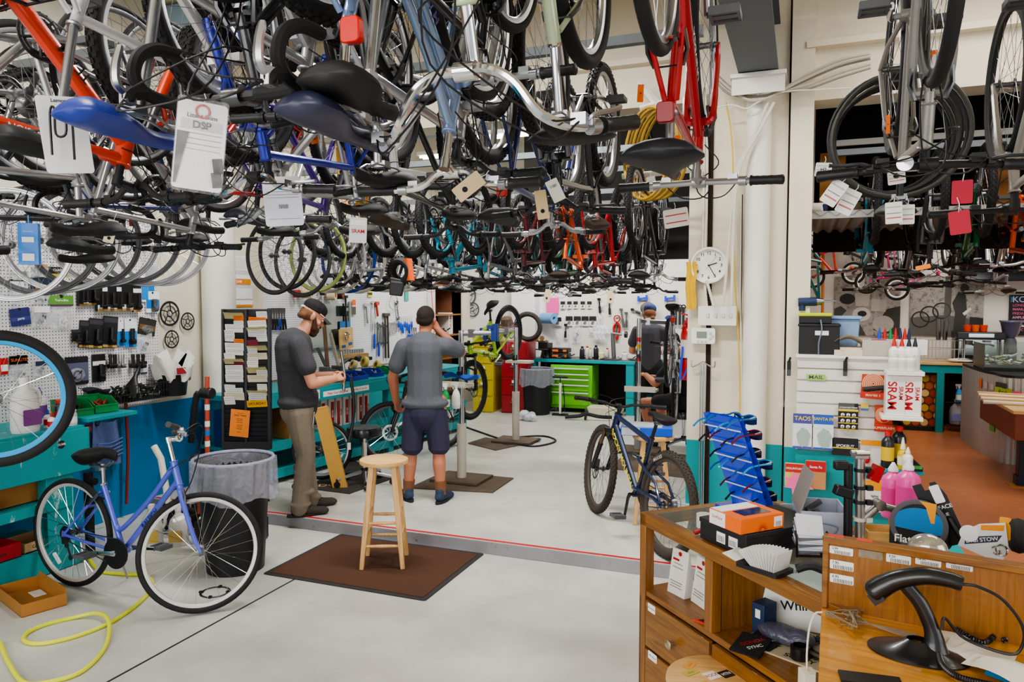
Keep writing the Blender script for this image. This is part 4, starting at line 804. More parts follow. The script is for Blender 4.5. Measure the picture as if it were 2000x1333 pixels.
for c_ in(-1,1):
 for i in range(NP):zz=Z0+.07+(Z1-Z0-.12)*i/NP; q.T=TR(c_*W_/4,-.004,zz)@RX(.35); q.box((0,0,.018),(W_/2-.024,.003,.036))
q.T=Mx(); q.build('card_pockets',mat('#2b2c31',.5),TK)
for s in(-1,1):q=MB(); q.tube([(s*.15,.03,Z0+.1),(s*.15,.1,.02)],.012,8); q.build('leg',BLK,TK)
TG='cards standing in the ticket rack'
R3=random.Random(2); colm={'w':('#eceae6','white'),'o':('#f07d25','orange'),'y':('#d8cf9a','manila'),'m':('#7c1a34','maroon'),'c':('#e6dcc4','cream')}
seqs=('w w o w . . w m w c w w . w w w m y w w w o w w w w o y'.split(),'. . . . . . . . w w y w . c w y w w c w y m w w y w o w'.split())
TKW=TK.matrix_basis
for ci,sq_ in enumerate(seqs):
 k={}
 for i in range(NP):
  s=sq_[i] if i<len(sq_) else 'w'
  if(ci==0 and i<8) or(ci==1 and i<8) or s=='.':continue
  zz=Z0+.07+(Z1-Z0-.12)*i/NP; hh=R3.uniform(.055,.075); ww=(W_/2-.03)*(1 if s in 'yc' else R3.choice((.55,.95,.9,.5)))
  dx=0 if ww>.13 else R3.choice((-.04,.04))
  q=MB()
  if s=='y':q.sheet(lambda u,v:V(((u-.5)*ww,-.03*v*v-.01*sin(pi*u)*v,v*hh*.9)),7,5)
  else:q.prism(rr(ww,hh,.003),-.0008,.0008)
  for yy in(.3,.55):
   q.mi(1); q.box((0,-.0012,hh*(yy+.25)),(ww*.8,.0006,.0016)); q.mi(0)
  k[s]=k.get(s,0)+1
  q.build('ticket_card',[mat(colm[s][0],.75),GRY],T=TKW@TR((-1+2*ci)*W_/4+dx,-.012,zz+.004)@RX(.30)@RY(R3.uniform(-.05,.05)),label='%s ticket card, %s %s one up the %s column of the ticket rack'%(colm[s][1],ORD[k[s]-1],colm[s][1],('pipe side','bench side')[ci]),cat='card',group=TG)
def note(label,px0,py0,px1,py1,T,w,h,c,words,par=None):
 q=MB(); q.prism(rr(w,h,.002),-.0008,.0008); o=q.build('paper_note',mat(c,.75),T=T,label=label,cat='paper')
 for t_,s_,z_ in words:text(t_,s_,INK,o,fr((0,-.0012,z_),(1,0,0),(0,0,1)))
 return o
o=note('orange daily task list clipped low on the ticket rack',0,0,0,0,TKW@TR(-.06,-.035,.68)@RX(.05)@RY(.10),.165,.235,'#f08a34',(('WE WANT',.010,.205),('DAILY TASKS',.018,.185),('open register',.010,.155),('sweep floor',.010,.14),('empty trash',.010,.125),('check tickets',.010,.10),('pump bikes',.010,.085),('stand bikes',.010,.07),('lock up',.010,.04)))
o=note('yellow SATURDAY divider card in the ticket rack',0,0,0,0,TKW@TR(.10,-.022,.935)@RX(.15)@RY(-.05),.175,.06,'#e8ac18',(('SATURDAY',.03,.03),))
def wallpaper(label,px0,py0,px1,py1,plane,off,c,words=(),bands=(),name='wall_calendar',cat='paper'):
 T,w,h=onwall(plane,px0,py0,px1,py1,off); q=MB(); q.prism(rr(w,h,.002),-.001,.001); o=q.build(name,mat(c,.75),T=T,label=label,cat=cat)
 for a,b,cc in bands:q=MB(); q.prism([(-w/2,h*a),(w/2,h*a),(w/2,h*b),(-w/2,h*b)],-.002,0); q.build('printed_band',mat(cc,.7),o)
 for t_,s_,z_,cc in words:text(t_,h*s_,mat(cc,.7),o,fr((0,-.003,h*z_),(1,0,0),(0,0,1)))
 return o
wallpaper('upper wall calendar sheet with orange foot on the pier by the pipe',444,500,490,556,'L',.14,'#efeeec',bands=((.0,.2,'#e08a1c'),(.55,.95,'#dcdcd8'),(.35,.5,'#c8c8c8')),words=(('JUNE',.12,.1,'#ffffff'),))
wallpaper('lower wall calendar sheet with orange foot hanging under the upper one',446,554,494,600,'L',.137,'#f0f0ee',bands=((.0,.1,'#e08a1c'),(.8,.95,'#d0d0d0'),(.3,.34,'#9a9a9a')))
RB=dict(BIKE['hybrid']); RB.update(crank=.06,sad=(-.20,.865),sc=(-.16,.66),hb=(.455,.74),ht=(.408,.885),rise=.13,r=.352); BIKE['raleigh']=RB
PERI=mat('#5a66d2',.3,.1,.05,coat=.6)
rl_=bicycle('periwinkle blue step-through bicycle parked in front of the near bench, front wheel turned','raleigh',TR(-3.92,3.33,0)@RX(-.03),PERI,steer=.78,rim=mat('#cfcdc8',.35,.3),spoke=CHR,bar=CHR,refl=2.4,sw=.2,sl=.26,post=CHR,grip=mat('#4a4a4c',.6),crank=CHR)
for o in rl_.children:
 if o.name.startswith('saddle'):o.matrix_basis=o.matrix_basis@Mx.Diagonal((1,1.05,1.7,1))
lettering_on_tube(rl_,'RALEIGH',(.43,.71),(0,.285),.042,mat('#1a1f5a',.5),.0195,-1,along=.45)
q=MB(); q.lathe([(.001,-.004),(.095,-.004),(.095,.004),(.001,.004)],30,(0,-.06,.285),(0,1,0)); q.build('chain_guard',BLK,rl_)
q=MB(); q.tube([(-.12,.05,.28),(-.2,.2,.02)],.007,8); q.build('kickstand',ALU,rl_)
bb_=bicycle('bicycle in a repair stand at the photo edge, black tyre and bright cyan front rim','cruiser',TR(*(P(-6,780,3.57)-V((.66*cos(.98),.66*sin(.98),.335))))@RZ(.98),mat('#7fc4d0',.35,coat=.4),rim=mat('#129ad8',.3,coat=.5),spoke=CHR,refl=.1,bar=BLK,steer=0)
q=MB(); q.lathe([(.018,.0),(.018,1.3)],14,(0,0,0)); q.tube([(0,0,1.28),(.12,.0,1.30)],.02,8); q.box((0,0,.01),(.5,.5,.02)); q.build('repair_stand',STEEL,T=TR(-4.28,2.35,0),label='steel repair stand holding the cyan rimmed bicycle beyond the photo edge',cat='repair stand')
def trashcan(label,T,r0,r1,h,liner=True):
 t=thing('trash_can',label,'trash can',T); q=MB()
 q.lathe([(r0,0),(r0*1.01,.02),(r1*.98,h*.96),(r1*1.04,h*.96),(r1*1.04,h),(r1*.97,h),(r0*.96,.03)],36,caps=False); q.lathe([(0.001,.02),(r0,.02)],36,caps=False); q.build('can_body',mat('#1b1c20',.45,var=.25,sc=40),t)
 for s in(-1,1):q=MB(); q.box((s*r1*.99,0,h*.86),(.03,.12,.05)); q.build('can_handle',BLK,t,bev=.01)
 R4=random.Random(9); ph=[R4.uniform(0,6) for _ in range(6)]
 q=MB(); q.sheet(lambda u,v:V(((r1*(1.11+.04*v)+.008*sin(u*2*pi*17+ph[0])+.006*sin(u*2*pi*29+v*3))*cos(2*pi*u),(r1*(1.11+.04*v)+.008*sin(u*2*pi*17+ph[0])+.006*sin(u*2*pi*29+v*3))*sin(2*pi*u),h+.012-(.26 if r1>.22 else .2)*v*(1+.08*sin(u*2*pi*5)))),120,8,True); q.ring(r1*1.07,.012,60,6,(0,0,h+.008),(0,0,1))
 q.sheet(lambda u,v:V((r1*(.96-.05*v)*cos(2*pi*u),r1*(.96-.05*v)*sin(2*pi*u),h-.25*v)),60,3,True)
 q.build('liner_bag',clear('trash_liner','#e6e8f4',.28,.2,.06),t,ang=2); return t
trashcan('black trash can with clear liner standing behind the periwinkle bicycle',TR(-3.62,3.98,0),.19,.245,.76)
q=MB(); q.ring(.085,.007,40,4,(0,0,.004),(0,0,1),sq=(1,.5))
for i in range(4):a=pi/2*i+.4; q.box((.085*cos(a),.085*sin(a),.006),(.03,.018,.008),RZ(a))
q.build('plastic_ring',BLK,T=TR(*F(420,1158,0)),label='black plastic ring lying on the floor under the front wheel',cat='ring')
hp=[(0,1255),(14,1290),(45,1333),(95,1333),(160,1312),(205,1265),(213,1222),(190,1205),(140,1208),(85,1222),(52,1238),(48,1253),(80,1258),(140,1246),(205,1222),(250,1195),(285,1165),(298,1142),(285,1125),(240,1122),(195,1115),(168,1085),(150,1040),(140,1000)]
pts=[]
for i,(a,b) in enumerate(hp):
 p=F(a,b,.011);
 if i in(6,7):p.z=.03
 if i>=21:p=XP(a,b,BX+.06) if i>21 else p
 pts.append(p)
q=MB(); q.tube(bez(pts[:22],7),.0115,8); q.build('air_hose',mat('#dbe03a',.4,var=.12,sc=60),label='yellow air hose looped on the floor and running under the bicycle',cat='hose')
jug('dusty white jug on the floor behind the periwinkle bicycle',TR(-4.52,4.1,0)@RZ(.6),1.1,'#cfccc4','#c8a850','#d8d8d8')
jug('second dusty jug on the floor behind the bicycle seat tube',TR(-4.36,4.2,0)@RZ(.4),1.0,'#bdbab2','#b89850','#d8d8d8')
q=MB(); R2=random.Random(8)
for i in range(6):q.tube(bez([(R2.uniform(-.3,.3),R2.uniform(-.1,.15),.04+.03*i),(R2.uniform(-.3,.3),R2.uniform(-.2,.2),.25),(R2.uniform(-.3,.3),R2.uniform(-.1,.15),.05)],8),.022,8)
q.build('inner_tube_heap',RUB,T=TR(-4.45,4.45,0),label='heap of black inner tubes on the floor against the blue wall',cat='inner tubes',kind='stuff')
q=MB(); q.tube([(0,0,.06),(0,0,.62)],.02,12); q.box((0,0,.035),(.24,.1,.03)); q.tube([(-.12,0,.66),(.12,0,.66)],.014,8); q.tube([(0,0,.6),(0,0,.66)],.01,8); q.build('floor_pump',mat('#1f4fc0',.35,coat=.5),T=TR(-3.86,4.22,0)@RZ(.4),label='blue floor pump standing between the bicycle and the trash can',cat='pump')
q=MB(); q.box((0,0,.09),(.5,.2,.16)); q.tube([(-.2,-.11,.12),(.2,-.11,.12)],.01,6); q.build('black_tool_case',BLK,T=TR(-4.05,4.42,0)@RZ(.3),label='low black tool case on the floor behind the blue floor pump',cat='case',bev=.02)
# ---------- people ----------
def blob(fn,vox,sm,name,m,par=None,T=None,it=None,**kw):
 q=MB(); fn(q); me=q.mesh('tmp',False); o=bpy.data.objects.new('tmp',me); C.objects.link(o)
 a=o.modifiers.new('r','REMESH'); a.mode='VOXEL'; a.voxel_size=vox
 b=o.modifiers.new('s','SMOOTH'); b.factor=.5; b.iterations=sm
 dg=bpy.context.evaluated_depsgraph_get(); dg.update()
 res=bpy.data.meshes.new_from_object(o.evaluated_get(dg)); bpy.data.objects.remove(o)
 res.polygons.foreach_set('use_smooth',[True]*len(res.polygons)); res.materials.clear()
 return link(name,res,m,par,T=T,**kw)
SKIN=mat('#c98f72',.5,var=.1,sc=12); SKIN2=mat('#b8775a',.5,var=.1,sc=12)
def head(q,M):
 T0=q.T; q.T=T0@M
 q.ell((0,-.012,.05),(.075,.095,.083)); q.ell((0,.035,-.01),(.060,.062,.082)); q.ell((0,.048,-.062),(.044,.046,.036)); q.ell((0,.02,-.045),(.056,.06,.05))
 q.cap((0,.095,.012),(0,.112,-.022),.009,.014,8); q.ell((0,.088,.03),(.05,.018,.014)); q.ell((0,.088,-.052),(.024,.014,.009)); q.ell((0,.084,-.083),(.022,.016,.014))
 for s in(-1,1):q.ell((s*.078,-.008,.0),(.011,.022,.034),M=RY(s*.25)); q.ell((s*.045,.06,-.022),(.02,.022,.02))
 q.T=T0
def hand(q,w,d,up,side,curl=.5,k=1.0):
 """five fingers on a palm: wrist w, direction d, palm normal up, thumb toward side"""
 w,d,n,s=V(w),V(d).normalized(),V(up).normalized(),V(side).normalized()
 pe=w+d*.085*k
 for i in range(4):o=s*(.03-.02*i)*k; q.cap(w+d*.012+o*.7,pe+o,.0135*k,.0125*k,8)
 for i,L in enumerate((.072,.08,.074,.058)):
  o=s*(.032-.0215*i)*k; a=pe+o; c=curl
  d1=(d*cos(c)-n*sin(c)); d2=(d*cos(c*2)-n*sin(c*2)); d3=(d*cos(c*2.8)-n*sin(c*2.8))
  b=a+d1*L*.45*k; e=b+d2*L*.33*k; f=e+d3*L*.24*k
  q.cap(a,b,.0095*k,.0088*k,8); q.cap(b,e,.0088*k,.008*k,8); q.cap(e,f,.008*k,.0068*k,8)
 a=w+d*.02+s*.03*k; b=a+(d*.6+s*.65-n*.25).normalized()*.042*k; e=b+(d*.85+s*.2-n*.4).normalized()*.034*k; q.cap(w+d*.01+s*.012,a,.016*k,.014*k,8); q.cap(a,b,.0135*k,.0105*k,8); q.cap(b,e,.0105*k,.008*k,8)
def arm(q,sh,el,wr,r=(.051,.046,.032)):
 q.cap(sh,el,r[0],r[1]*.98); e=V(el); w=V(wr); q.cap(e,e.lerp(w,.3),r[1]*.96,r[1]*1.02); q.cap(e.lerp(w,.3),w,r[1]*1.0,r[2])
def leg(q,hip,kn,an,r=(.085,.055,.038)):
 h,k,a=V(hip),V(kn),V(an); q.cap(h,k,r[0],r[1]); q.cap(k,k.lerp(a,.35)+V((0,-.012,0)),r[1]*.95,r[1]*1.05); q.cap(k.lerp(a,.35)+V((0,-.012,0)),a,r[1]*1.03,r[2])
def shoe(par,name,a,yaw,m,sole,ln=.29,lace=None):
 """shoe on the ground under ankle a"""
 T=TR(a[0],a[1],a[2])@RZ(yaw)
 def f(q):
  q.cap((0,-.03,.055),(0,.10,.045),.042,.038); q.cap((0,.06,.04),(0,ln-.12,.032),.043,.034); q.ell((0,ln-.13,.03),(.047,.06,.032)); q.cap((0,-.02,.06),(0,-.015,.10),.040,.042)
 s=blob(f,.008,4,name,m,par,T=T); q=MB(); n=24
 pl=[((.043+.007*sin(2*t_))*sin(t_)*1.0,.055+(ln*.5)*cos(t_)*-1+.0) for t_ in[2*pi*i/n for i in range(n)]]
 q.T=Mx(); q.add([(x_,y_,z_) for z_ in(0,.022) for x_,y_ in pl],[tuple(range(n)),tuple(range(n,2*n))]+[(i,(i+1)%n,n+(i+1)%n,n+i) for i in range(n)]); q.build('shoe_sole',sole,s)
 if lace:
  q=MB()
  for i in range(4):y=.045+.022*i; q.tube([(-.03,y,.088-.012*i),(0,y+.006,.098-.011*i),(.03,y,.088-.012*i)],.0042,5)
  q.build('laces',lace,s)
 return s
def eyes(par,M):
 for s in(-1,1):
  q=MB(); q.T=M; q.ell((s*.03,.086,.012),(.0125,.009,.0075)); q.build('eye',WHT,par); q=MB(); q.T=M; q.ell((s*.03,.0935,.012),(.005,.003,.005)); q.build('iris',INK,par)
m1=thing('person','bearded person in black cap, charcoal tee and khaki trousers standing at the bench','person',TR(-3.84,4.985,UP)@RZ(-.72))
HM=TR(0,.115,1.625)@RX(-.50)
def body1(q):
 head(q,HM); q.cap((0,.0,1.45),(0,.085,1.57),.056,.055)
 q.cap((-.11,-.02,1.42),(.11,-.02,1.42),.07,.07); q.cap((0,-.03,1.36),(0,.0,1.0),.14,.13)
 arm(q,(.195,-.03,1.40),(.235,.06,1.10),(.10,.27,1.115)); arm(q,(-.195,-.03,1.40),(-.235,.06,1.10),(-.07,.30,1.13))
 hand(q,(.10,.27,1.115),(-.5,.75,.12),(.3,.2,.9),(-.6,-.3,.6),.75); hand(q,(-.07,.30,1.13),(.45,.8,.05),(-.3,.2,.9),(.6,-.2,.6),.8)
 leg(q,(.09,0,.92),(.10,.02,.50),(.10,-.02,.09)); leg(q,(-.09,0,.92),(-.10,.05,.50),(-.09,.10,.09))
blob(body1,.0065,3,'body',SKIN,m1)
TEE1=mat('#3c3c40',.95,var=.3,sc=70,bump=.25)
def tee1(q):
 q.cap((0,-.035,1.39),(0,-.03,1.20),.155,.15); q.cap((0,-.03,1.25),(0,-.0,.90),.148,.158); q.cap((-.12,-.025,1.415),(.12,-.025,1.415),.078,.078)
 q.cap((-.05,-.02,1.44),(.05,-.02,1.44),.072,.072); q.ell((0,-.06,1.30),(.165,.11,.18)); q.ell((0,.02,.97),(.168,.14,.12)); q.ell((0,-.01,.93),(.205,.165,.085))
 for s in(-1,1):q.cap((s*.175,-.03,1.405),(s*.222,.022,1.235),.080,.080)
blob(tee1,.008,14,'shirt',TEE1,m1)
PAN1=mat('#7d7264',.9,var=.2,sc=30,bump=.2)
def pan1(q):
 q.cap((-.065,.0,.90),(.065,.0,.90),.115,.115); q.ell((0,-.035,.87),(.15,.12,.15))
 for x_,k,a in((.09,(.105,.03,.50),(.105,-.03,.07)),(-.09,(-.105,.06,.50),(-.095,.10,.07))):
  q.cap((x_,-.01,.85),k,.108,.078); q.cap(k,a,.078,.072); q.ell((k[0],k[1]-.02,.36),(.075,.08,.05)); q.ell((k[0],k[1]*.5-.0,.2),(.073,.085,.04)); q.ell((a[0],a[1]+.01,.10),(.075,.088,.035))
pn=blob(pan1,.008,8,'trousers',PAN1,m1)
q=MB(); q.tube([(.165,.09,.86),(.175,.075,.76)],.004,5); q.box((.178,.07,.75),(.004,.006,.03)); q.build('pocket_zip',ALU,pn)
SHO1=mat('#3b3530',.8,var=.2,sc=30); LAC=mat('#b8963a',.7)
shoe(m1,'shoe',(.10,-.03,0),-.1,SHO1,mat('#2a2724',.8),.31,LAC); shoe(m1,'shoe',(-.095,.10,0),.15,SHO1,mat('#2a2724',.8),.31,LAC)
BRD=mat('#4a2c1c',.9,var=.4,sc=90,bump=.4)
def beard(q):
 q.ell((0,.055,-.085),(.052,.054,.042)); q.ell((0,.07,-.115),(.038,.036,.032)); q.ell((0,.098,-.044),(.028,.014,.010))
 for s in(-1,1):q.cap((s*.067,.015,-.01),(s*.05,.05,-.075),.016,.026)
blob(beard,.0055,2,'beard',BRD,m1,T=HM)
def hair1(q):q.ell((0,-.03,.01),(.079,.085,.06)); q.cap((-.05,-.08,-.02),(.05,-.08,-.02),.03,.03)
blob(hair1,.006,2,'hair',mat('#6a4630',.9,var=.3,sc=90,bump=.3),m1,T=HM)
eyes(m1,HM)
CAPM=mat('#19191c',.85,var=.2,sc=60)
def cap1b(q):q.ell((0,-.012,.085),(.086,.106,.066)); q.ell((0,-.01,.058),(.085,.105,.022))
cp=blob(cap1b,.006,3,'cap',CAPM,m1,T=HM@RX(-.05))
q=MB(); q.sheet(lambda u,v:V(((u-.5)*.15*(1-.25*v*v),.085+.085*v*(1-.9*(2*u-1)**2*.5),.055-.018*v-.03*(2*u-1)**2)),11,7); q.sheet(lambda u,v:V(((u-.5)*.15*(1-.25*v*v),.085+.085*v*(1-.9*(2*u-1)**2*.5),.051-.018*v-.03*(2*u-1)**2)),11,7); q.build('cap_visor',mat('#3c3a38',.85),cp,ang=2)
q=MB(); q.tube(bez([(-.085,.03,.05),(-.06,.078,.046),(0,.10,.05),(.06,.078,.046),(.085,.03,.05)],5),.0035,5); q.build('cap_piping',WHT,cp)
q=MB(); q.tube(bez([(-.04,-.105,.045),(0,-.118,.04),(.04,-.105,.045)],5),.008,6); q.build('cap_strap',WHT,cp)
q=MB(); q.tube([(-.02,.36,1.33),(.0,.38,1.16),(.01,.37,1.0)],.0125,10); q.build('suspension_fork',STEEL,T=m1.matrix_basis.copy(),label='grey fork tube standing up out of the hands of the bearded person',cat='fork')
q=MB(); q.tube(bez([(.02,.43,1.1),(.03,.45,.9),(.02,.44,.72),(.02,.40,.55)],5),.014,8); q.mi(1); q.box((.02,.40,.53),(.05,.03,.06)); q.build('curved_fork',[BLK,CHR],T=m1.matrix_basis.copy(),label='black curved fork blade hanging below the hands of the bearded person',cat='fork')
m2=thing('person','short-haired person in grey tee and dark shorts, one hand raised to the head','person',TR(-3.03,5.66,UP)@RZ(.36))
HM2=TR(.01,.03,1.585)@RZ(-.12)@RX(.02)
def body2(q):
 head(q,HM2); q.cap((0,-.01,1.42),(.005,.015,1.54),.056,.054)
 q.cap((-.12,-.01,1.385),(.12,-.01,1.385),.065,.065); q.cap((0,-.01,1.33),(0,.0,.95),.14,.13)
 arm(q,(-.20,-.01,1.36),(-.29,.06,1.09),(-.285,.17,.87)); hand(q,(-.285,.17,.87),(.1,.5,-.8),(-.8,.2,-.2),(.3,.8,.3),.45)
 arm(q,(.20,.0,1.37),(.30,.18,1.30),(.10,.15,1.50)); hand(q,(.10,.15,1.50),(-.45,-.1,.8),(.4,.8,.3),(-.6,-.5,.0),.5)
 leg(q,(.10,0,.88),(.115,.01,.47),(.135,-.02,.08),(.09,.056,.036)); leg(q,(-.10,0,.88),(-.125,.02,.47),(-.16,.04,.08),(.09,.056,.036))
blob(body2,.0065,3,'body',SKIN2,m2)
TEE2=mat('#585b63',.95,var=.25,sc=70,bump=.25)
def tee2(q):
 q.cap((0,-.015,1.34),(0,-.005,1.15),.165,.152); q.cap((0,-.01,1.2),(0,0,.90),.15,.158); q.cap((-.13,-.01,1.375),(.13,-.01,1.375),.078,.078); q.cap((-.05,-.01,1.41),(.05,-.01,1.41),.066,.066)
 q.cap((-.18,-.01,1.36),(-.245,.025,1.20),.078,.08); q.cap((.18,.0,1.37),(.265,.11,1.33),.079,.08); q.ell((0,-.01,.90),(.175,.150,.10)); q.ell((0,-.005,.875),(.212,.16,.07))
blob(tee2,.008,14,'shirt',TEE2,m2)
SHT=mat('#302d46',.85,var=.15,sc=40,bump=.1)
def sht(q):
 q.cap((-.065,0,.84),(.065,0,.84),.118,.118); q.ell((0,-.03,.80),(.158,.125,.16))
 for s in(-1,1):q.cap((s*.09,-.005,.78),(s*.118,.012,.50),.106,.098); q.ell((s*.118,.012,.47),(.098,.10,.03))
st=blob(sht,.008,9,'shorts',SHT,m2)
q=MB(); q.tube([(-.165,-.06,.86),(-.18,-.045,.76)],.004,5); q.build('pocket_zip',ALU,st)
def hair2(q):q.ell((0,-.022,.052),(.079,.096,.084)); q.ell((0,-.055,.015),(.074,.055,.06))
blob(hair2,.006,2,'hair',mat('#2a221d',.9,var=.4,sc=110,bump=.4),m2,T=HM2)
eyes(m2,HM2)
SHO2=mat('#2b3a52',.8,var=.15,sc=30); SOCK=mat('#7a5238',.9,var=.3,sc=70)
for a,yw in(((.135,-.02,0),-.35),((-.16,.04,0),.5)):
 s=shoe(m2,'shoe',a,yw,SHO2,mat('#22262e',.8),.29,BLK)
 q=MB(); A_=V((a[0],a[1],.07)); K_=V((.115 if a[0]>0 else-.125,.01,.47)); q.tube([A_,A_.lerp(K_,.12),A_.lerp(K_,.24),A_.lerp(K_,.3)],[.047,.047,.052,.054],16); q.build('sock',SOCK,m2)
c3=P(1268,690,9.9)
m3=thing('person','person in blue cap, dark tee and black trousers standing at the far bench','person',TR(c3.x,c3.y,UP)@RZ(.1))
HM3=TR(0,.05,1.575)@RX(-.25)
def body3(q):
 head(q,HM3); q.cap((0,-.01,1.42),(0,.02,1.53),.055,.054); q.cap((-.11,0,1.37),(.11,0,1.37),.065,.065); q.cap((0,0,1.32),(0,0,.95),.14,.13)
 for s in(-1,1):arm(q,(s*.19,0,1.35),(s*.24,.07,1.08),(s*.14,.28,1.05)); hand(q,(s*.14,.28,1.05),(-s*.3,.8,0),(0,0,1),(-s,.2,0),.5); leg(q,(s*.09,0,.88),(s*.11,.02,.48),(s*.12,-.01,.08))
blob(body3,.008,3,'body',SKIN,m3)
def tee3(q):
 q.cap((0,0,1.33),(0,0,.93),.158,.155); q.cap((-.12,0,1.37),(.12,0,1.37),.075,.075)
 for s in(-1,1):q.cap((s*.17,0,1.36),(s*.222,.03,1.2),.066,.072)
blob(tee3,.011,4,'shirt',mat('#44444a',.9,var=.15,sc=40),m3)
def pan3(q):
 q.cap((-.07,0,.88),(.07,0,.88),.13,.13)
 for s in(-1,1):q.cap((s*.09,0,.82),(s*.11,.02,.48),.105,.08); q.cap((s*.11,.02,.48),(s*.12,0,.07),.08,.072)
blob(pan3,.011,3,'trousers',mat('#18181b',.8),m3)
blob(lambda q:(q.ell((0,-.04,-.0),(.082,.085,.085)),q.cap((-.04,-.08,-.07),(.04,-.08,-.07),.035,.035)),.008,2,'hair',mat('#7a4f34',.9,var=.3,sc=80),m3,T=HM3)
blob(lambda q:(q.ell((0,-.012,.08),(.088,.108,.07)),q.ell((0,-.01,.055),(.087,.107,.022))),.008,2,'cap',mat('#33436e',.85),m3,T=HM3)
for s in(-1,1):shoe(m3,'shoe',(s*.12,0,0),-s*.1,BLK,BLK,.29)
c4=F(1335,880,UP)
c4=P(1336,812,8.75)
m4=thing('person','person in black tee and shorts sitting on a rolling stool behind the white bicycle','person',TR(c4.x,c4.y,UP)@RZ(1.15))
HM4=TR(0,.18,1.25)@RX(-.35)
def body4(q):
 head(q,HM4); q.cap((0,.08,1.08),(0,.15,1.2),.056,.055); q.cap((-.12,.05,1.03),(.12,.05,1.03),.065,.065); q.cap((0,.02,.98),(0,0,.62),.14,.135)
 arm(q,(.2,.06,1.02),(.27,.22,.78),(.14,.45,.82)); arm(q,(-.2,.06,1.02),(-.27,.22,.78),(-.14,.45,.86))
 hand(q,(.14,.45,.82),(-.2,.9,.1),(0,0,1),(-1,0,.2),.6); hand(q,(-.14,.45,.86),(.2,.9,.1),(0,0,1),(1,0,.2),.6)
 leg(q,(.1,.02,.55),(.16,.46,.53),(.17,.40,.10),(.09,.06,.04)); leg(q,(-.1,.02,.55),(-.2,.44,.53),(-.22,.30,.10),(.09,.06,.04))
blob(body4,.0075,3,'body',SKIN2,m4)
def tee4(q):
 q.cap((0,.02,1.0),(0,0,.62),.16,.165); q.cap((-.12,.05,1.02),(.12,.05,1.02),.075,.075)
 for s in(-1,1):q.cap((s*.17,.06,1.02),(s*.24,.15,.88),.07,.075)
blob(tee4,.011,4,'shirt',mat('#1b1c20',.9),m4)
def sh4(q):
 q.cap((-.07,0,.58),(.07,0,.58),.13,.13); q.cap((.1,.02,.57),(.135,.27,.55),.108,.092); q.cap((-.1,.02,.57),(-.16,.26,.55),.108,.092)
blob(sh4,.011,3,'shorts',mat('#202024',.85),m4)
blob(lambda q:(q.ell((0,-.02,.05),(.081,.098,.085)),q.ell((0,-.05,0),(.076,.062,.07))),.008,2,'hair',mat('#2a221d',.9),m4,T=HM4)
eyes(m4,HM4)
shoe(m4,'shoe',(.17,.39,0),-.1,mat('#2a2624',.8),BLK,.29,GRY); shoe(m4,'shoe',(-.22,.29,0),.3,mat('#2a2624',.8),BLK,.29,GRY)
# ---------- stools, mats, mountain bike ----------
def stool(label,T,h=.74,r=.17,rung=True,wood_=None):
 t=thing('wooden_stool',label,'stool',T); q=MB()
 q.lathe([(r*.9,h-.036),(r*.985,h-.03),(r,h-.016),(r*.985,h-.004),(r*.93,h),(.001,h)],40); q.build('seat',BIRCHF,t)
 L=[]
 for k in range(4):
  a=pi/4+pi/2*k; top=V((r*.62*cos(a),r*.62*sin(a),h-.03)); bot=V((r*1.17*cos(a),r*1.17*sin(a),0)); L.append((top,bot))
  q=MB(); q.tube([bot,bot.lerp(top,.4),top],[.021,.026,.027],4,up=(cos(a),sin(a),0)); q.build('leg',BIRCH,t,bev=.004)
 for k in range(4):
  for z in((.30,.52) if k%2 else(.22,.44)):
   a=L[k][1].lerp(L[k][0],z); b=L[(k+1)%4][1].lerp(L[(k+1)%4][0],z); q=MB(); q.tube([a,a.lerp(b,.5),b],[.009,.0125,.009],10); q.build('rung',BIRCH,t)
 return t
stool('light wooden bar stool with round seat standing on the brown mat',TR(-2.70,4.43,.008)@RZ(.42))
q=MB(); q.T=TR(-2.74,4.40,0); q.prism(rr(1.24,.91,.02),0,.005,TR(0,-.455,.006)@RX(-pi/2)); q.mi(1); q.prism(rr(1.17,.84,.01),0,.003,TR(0,-.42,.009)@RX(-pi/2))
q.build('floor_mat',[mat('#2c2a2c',.8),mat('#4a2d1c',.95,var=.3,sc=140,bump=.3)],label='brown carpet mat with black rubber edge under the wooden bar stool',cat='mat')
MT=dict(BIKE['full']); MT.update(ht=(.425,.865),sad=(-.21,.93),hb=(.47,.74),rise=.05,r=.365,crank=-1.45); BIKE['trail']=MT
TYR=mat('#3a332d',.85,var=.35,sc=40,bump=.2); NVY=pm('#17264a',r=.3)
mtb=bicycle('navy blue full suspension mountain bike with yellow lettering leaning at the second stool','trail',TR(-1.13,5.36,UP)@RZ(2.252)@RX(.09),NVY,steer=-.13,fork=mat('#191a1e',.4),rim=mat('#4a443e',.6),tire=TYR,spoke=DST,bar=BLK,post=BLK,crank=BLK)
for o in mtb.children:
 if o.name.startswith('fork'):o.material_slots[1].link='OBJECT'; o.material_slots[1].material=mat('#6d5c48',.3,.7)
YL=mat('#e6d42a',.5)
lettering_on_tube(mtb,'ROCKY MOUNTAIN',(.46,.73),(0,.325),.068,YL,.029,1,along=.5); lettering_on_tube(mtb,'THUNDERBOLT',(-.12,.72),(0,.325),.036,YL,.0225,1,along=.45)
text('MAXXIS',.035,mat('#b8b2a6',.6),mtb,fr((-.44-.13,.0305,.365+.27),(cos(.45),0,sin(.45)),(-sin(.45),0,cos(.45)))@RY(pi) if False else fr((-.30,.0300,.365+.29),(-.9,0,.43),(.43,0,.9)))
s2=F(1276,846,.80)
stool('second wooden stool, behind the navy mountain bike, with the blue and silver box on it',TR(s2.x,s2.y,UP)@RZ(.2),h=.70,r=.165)
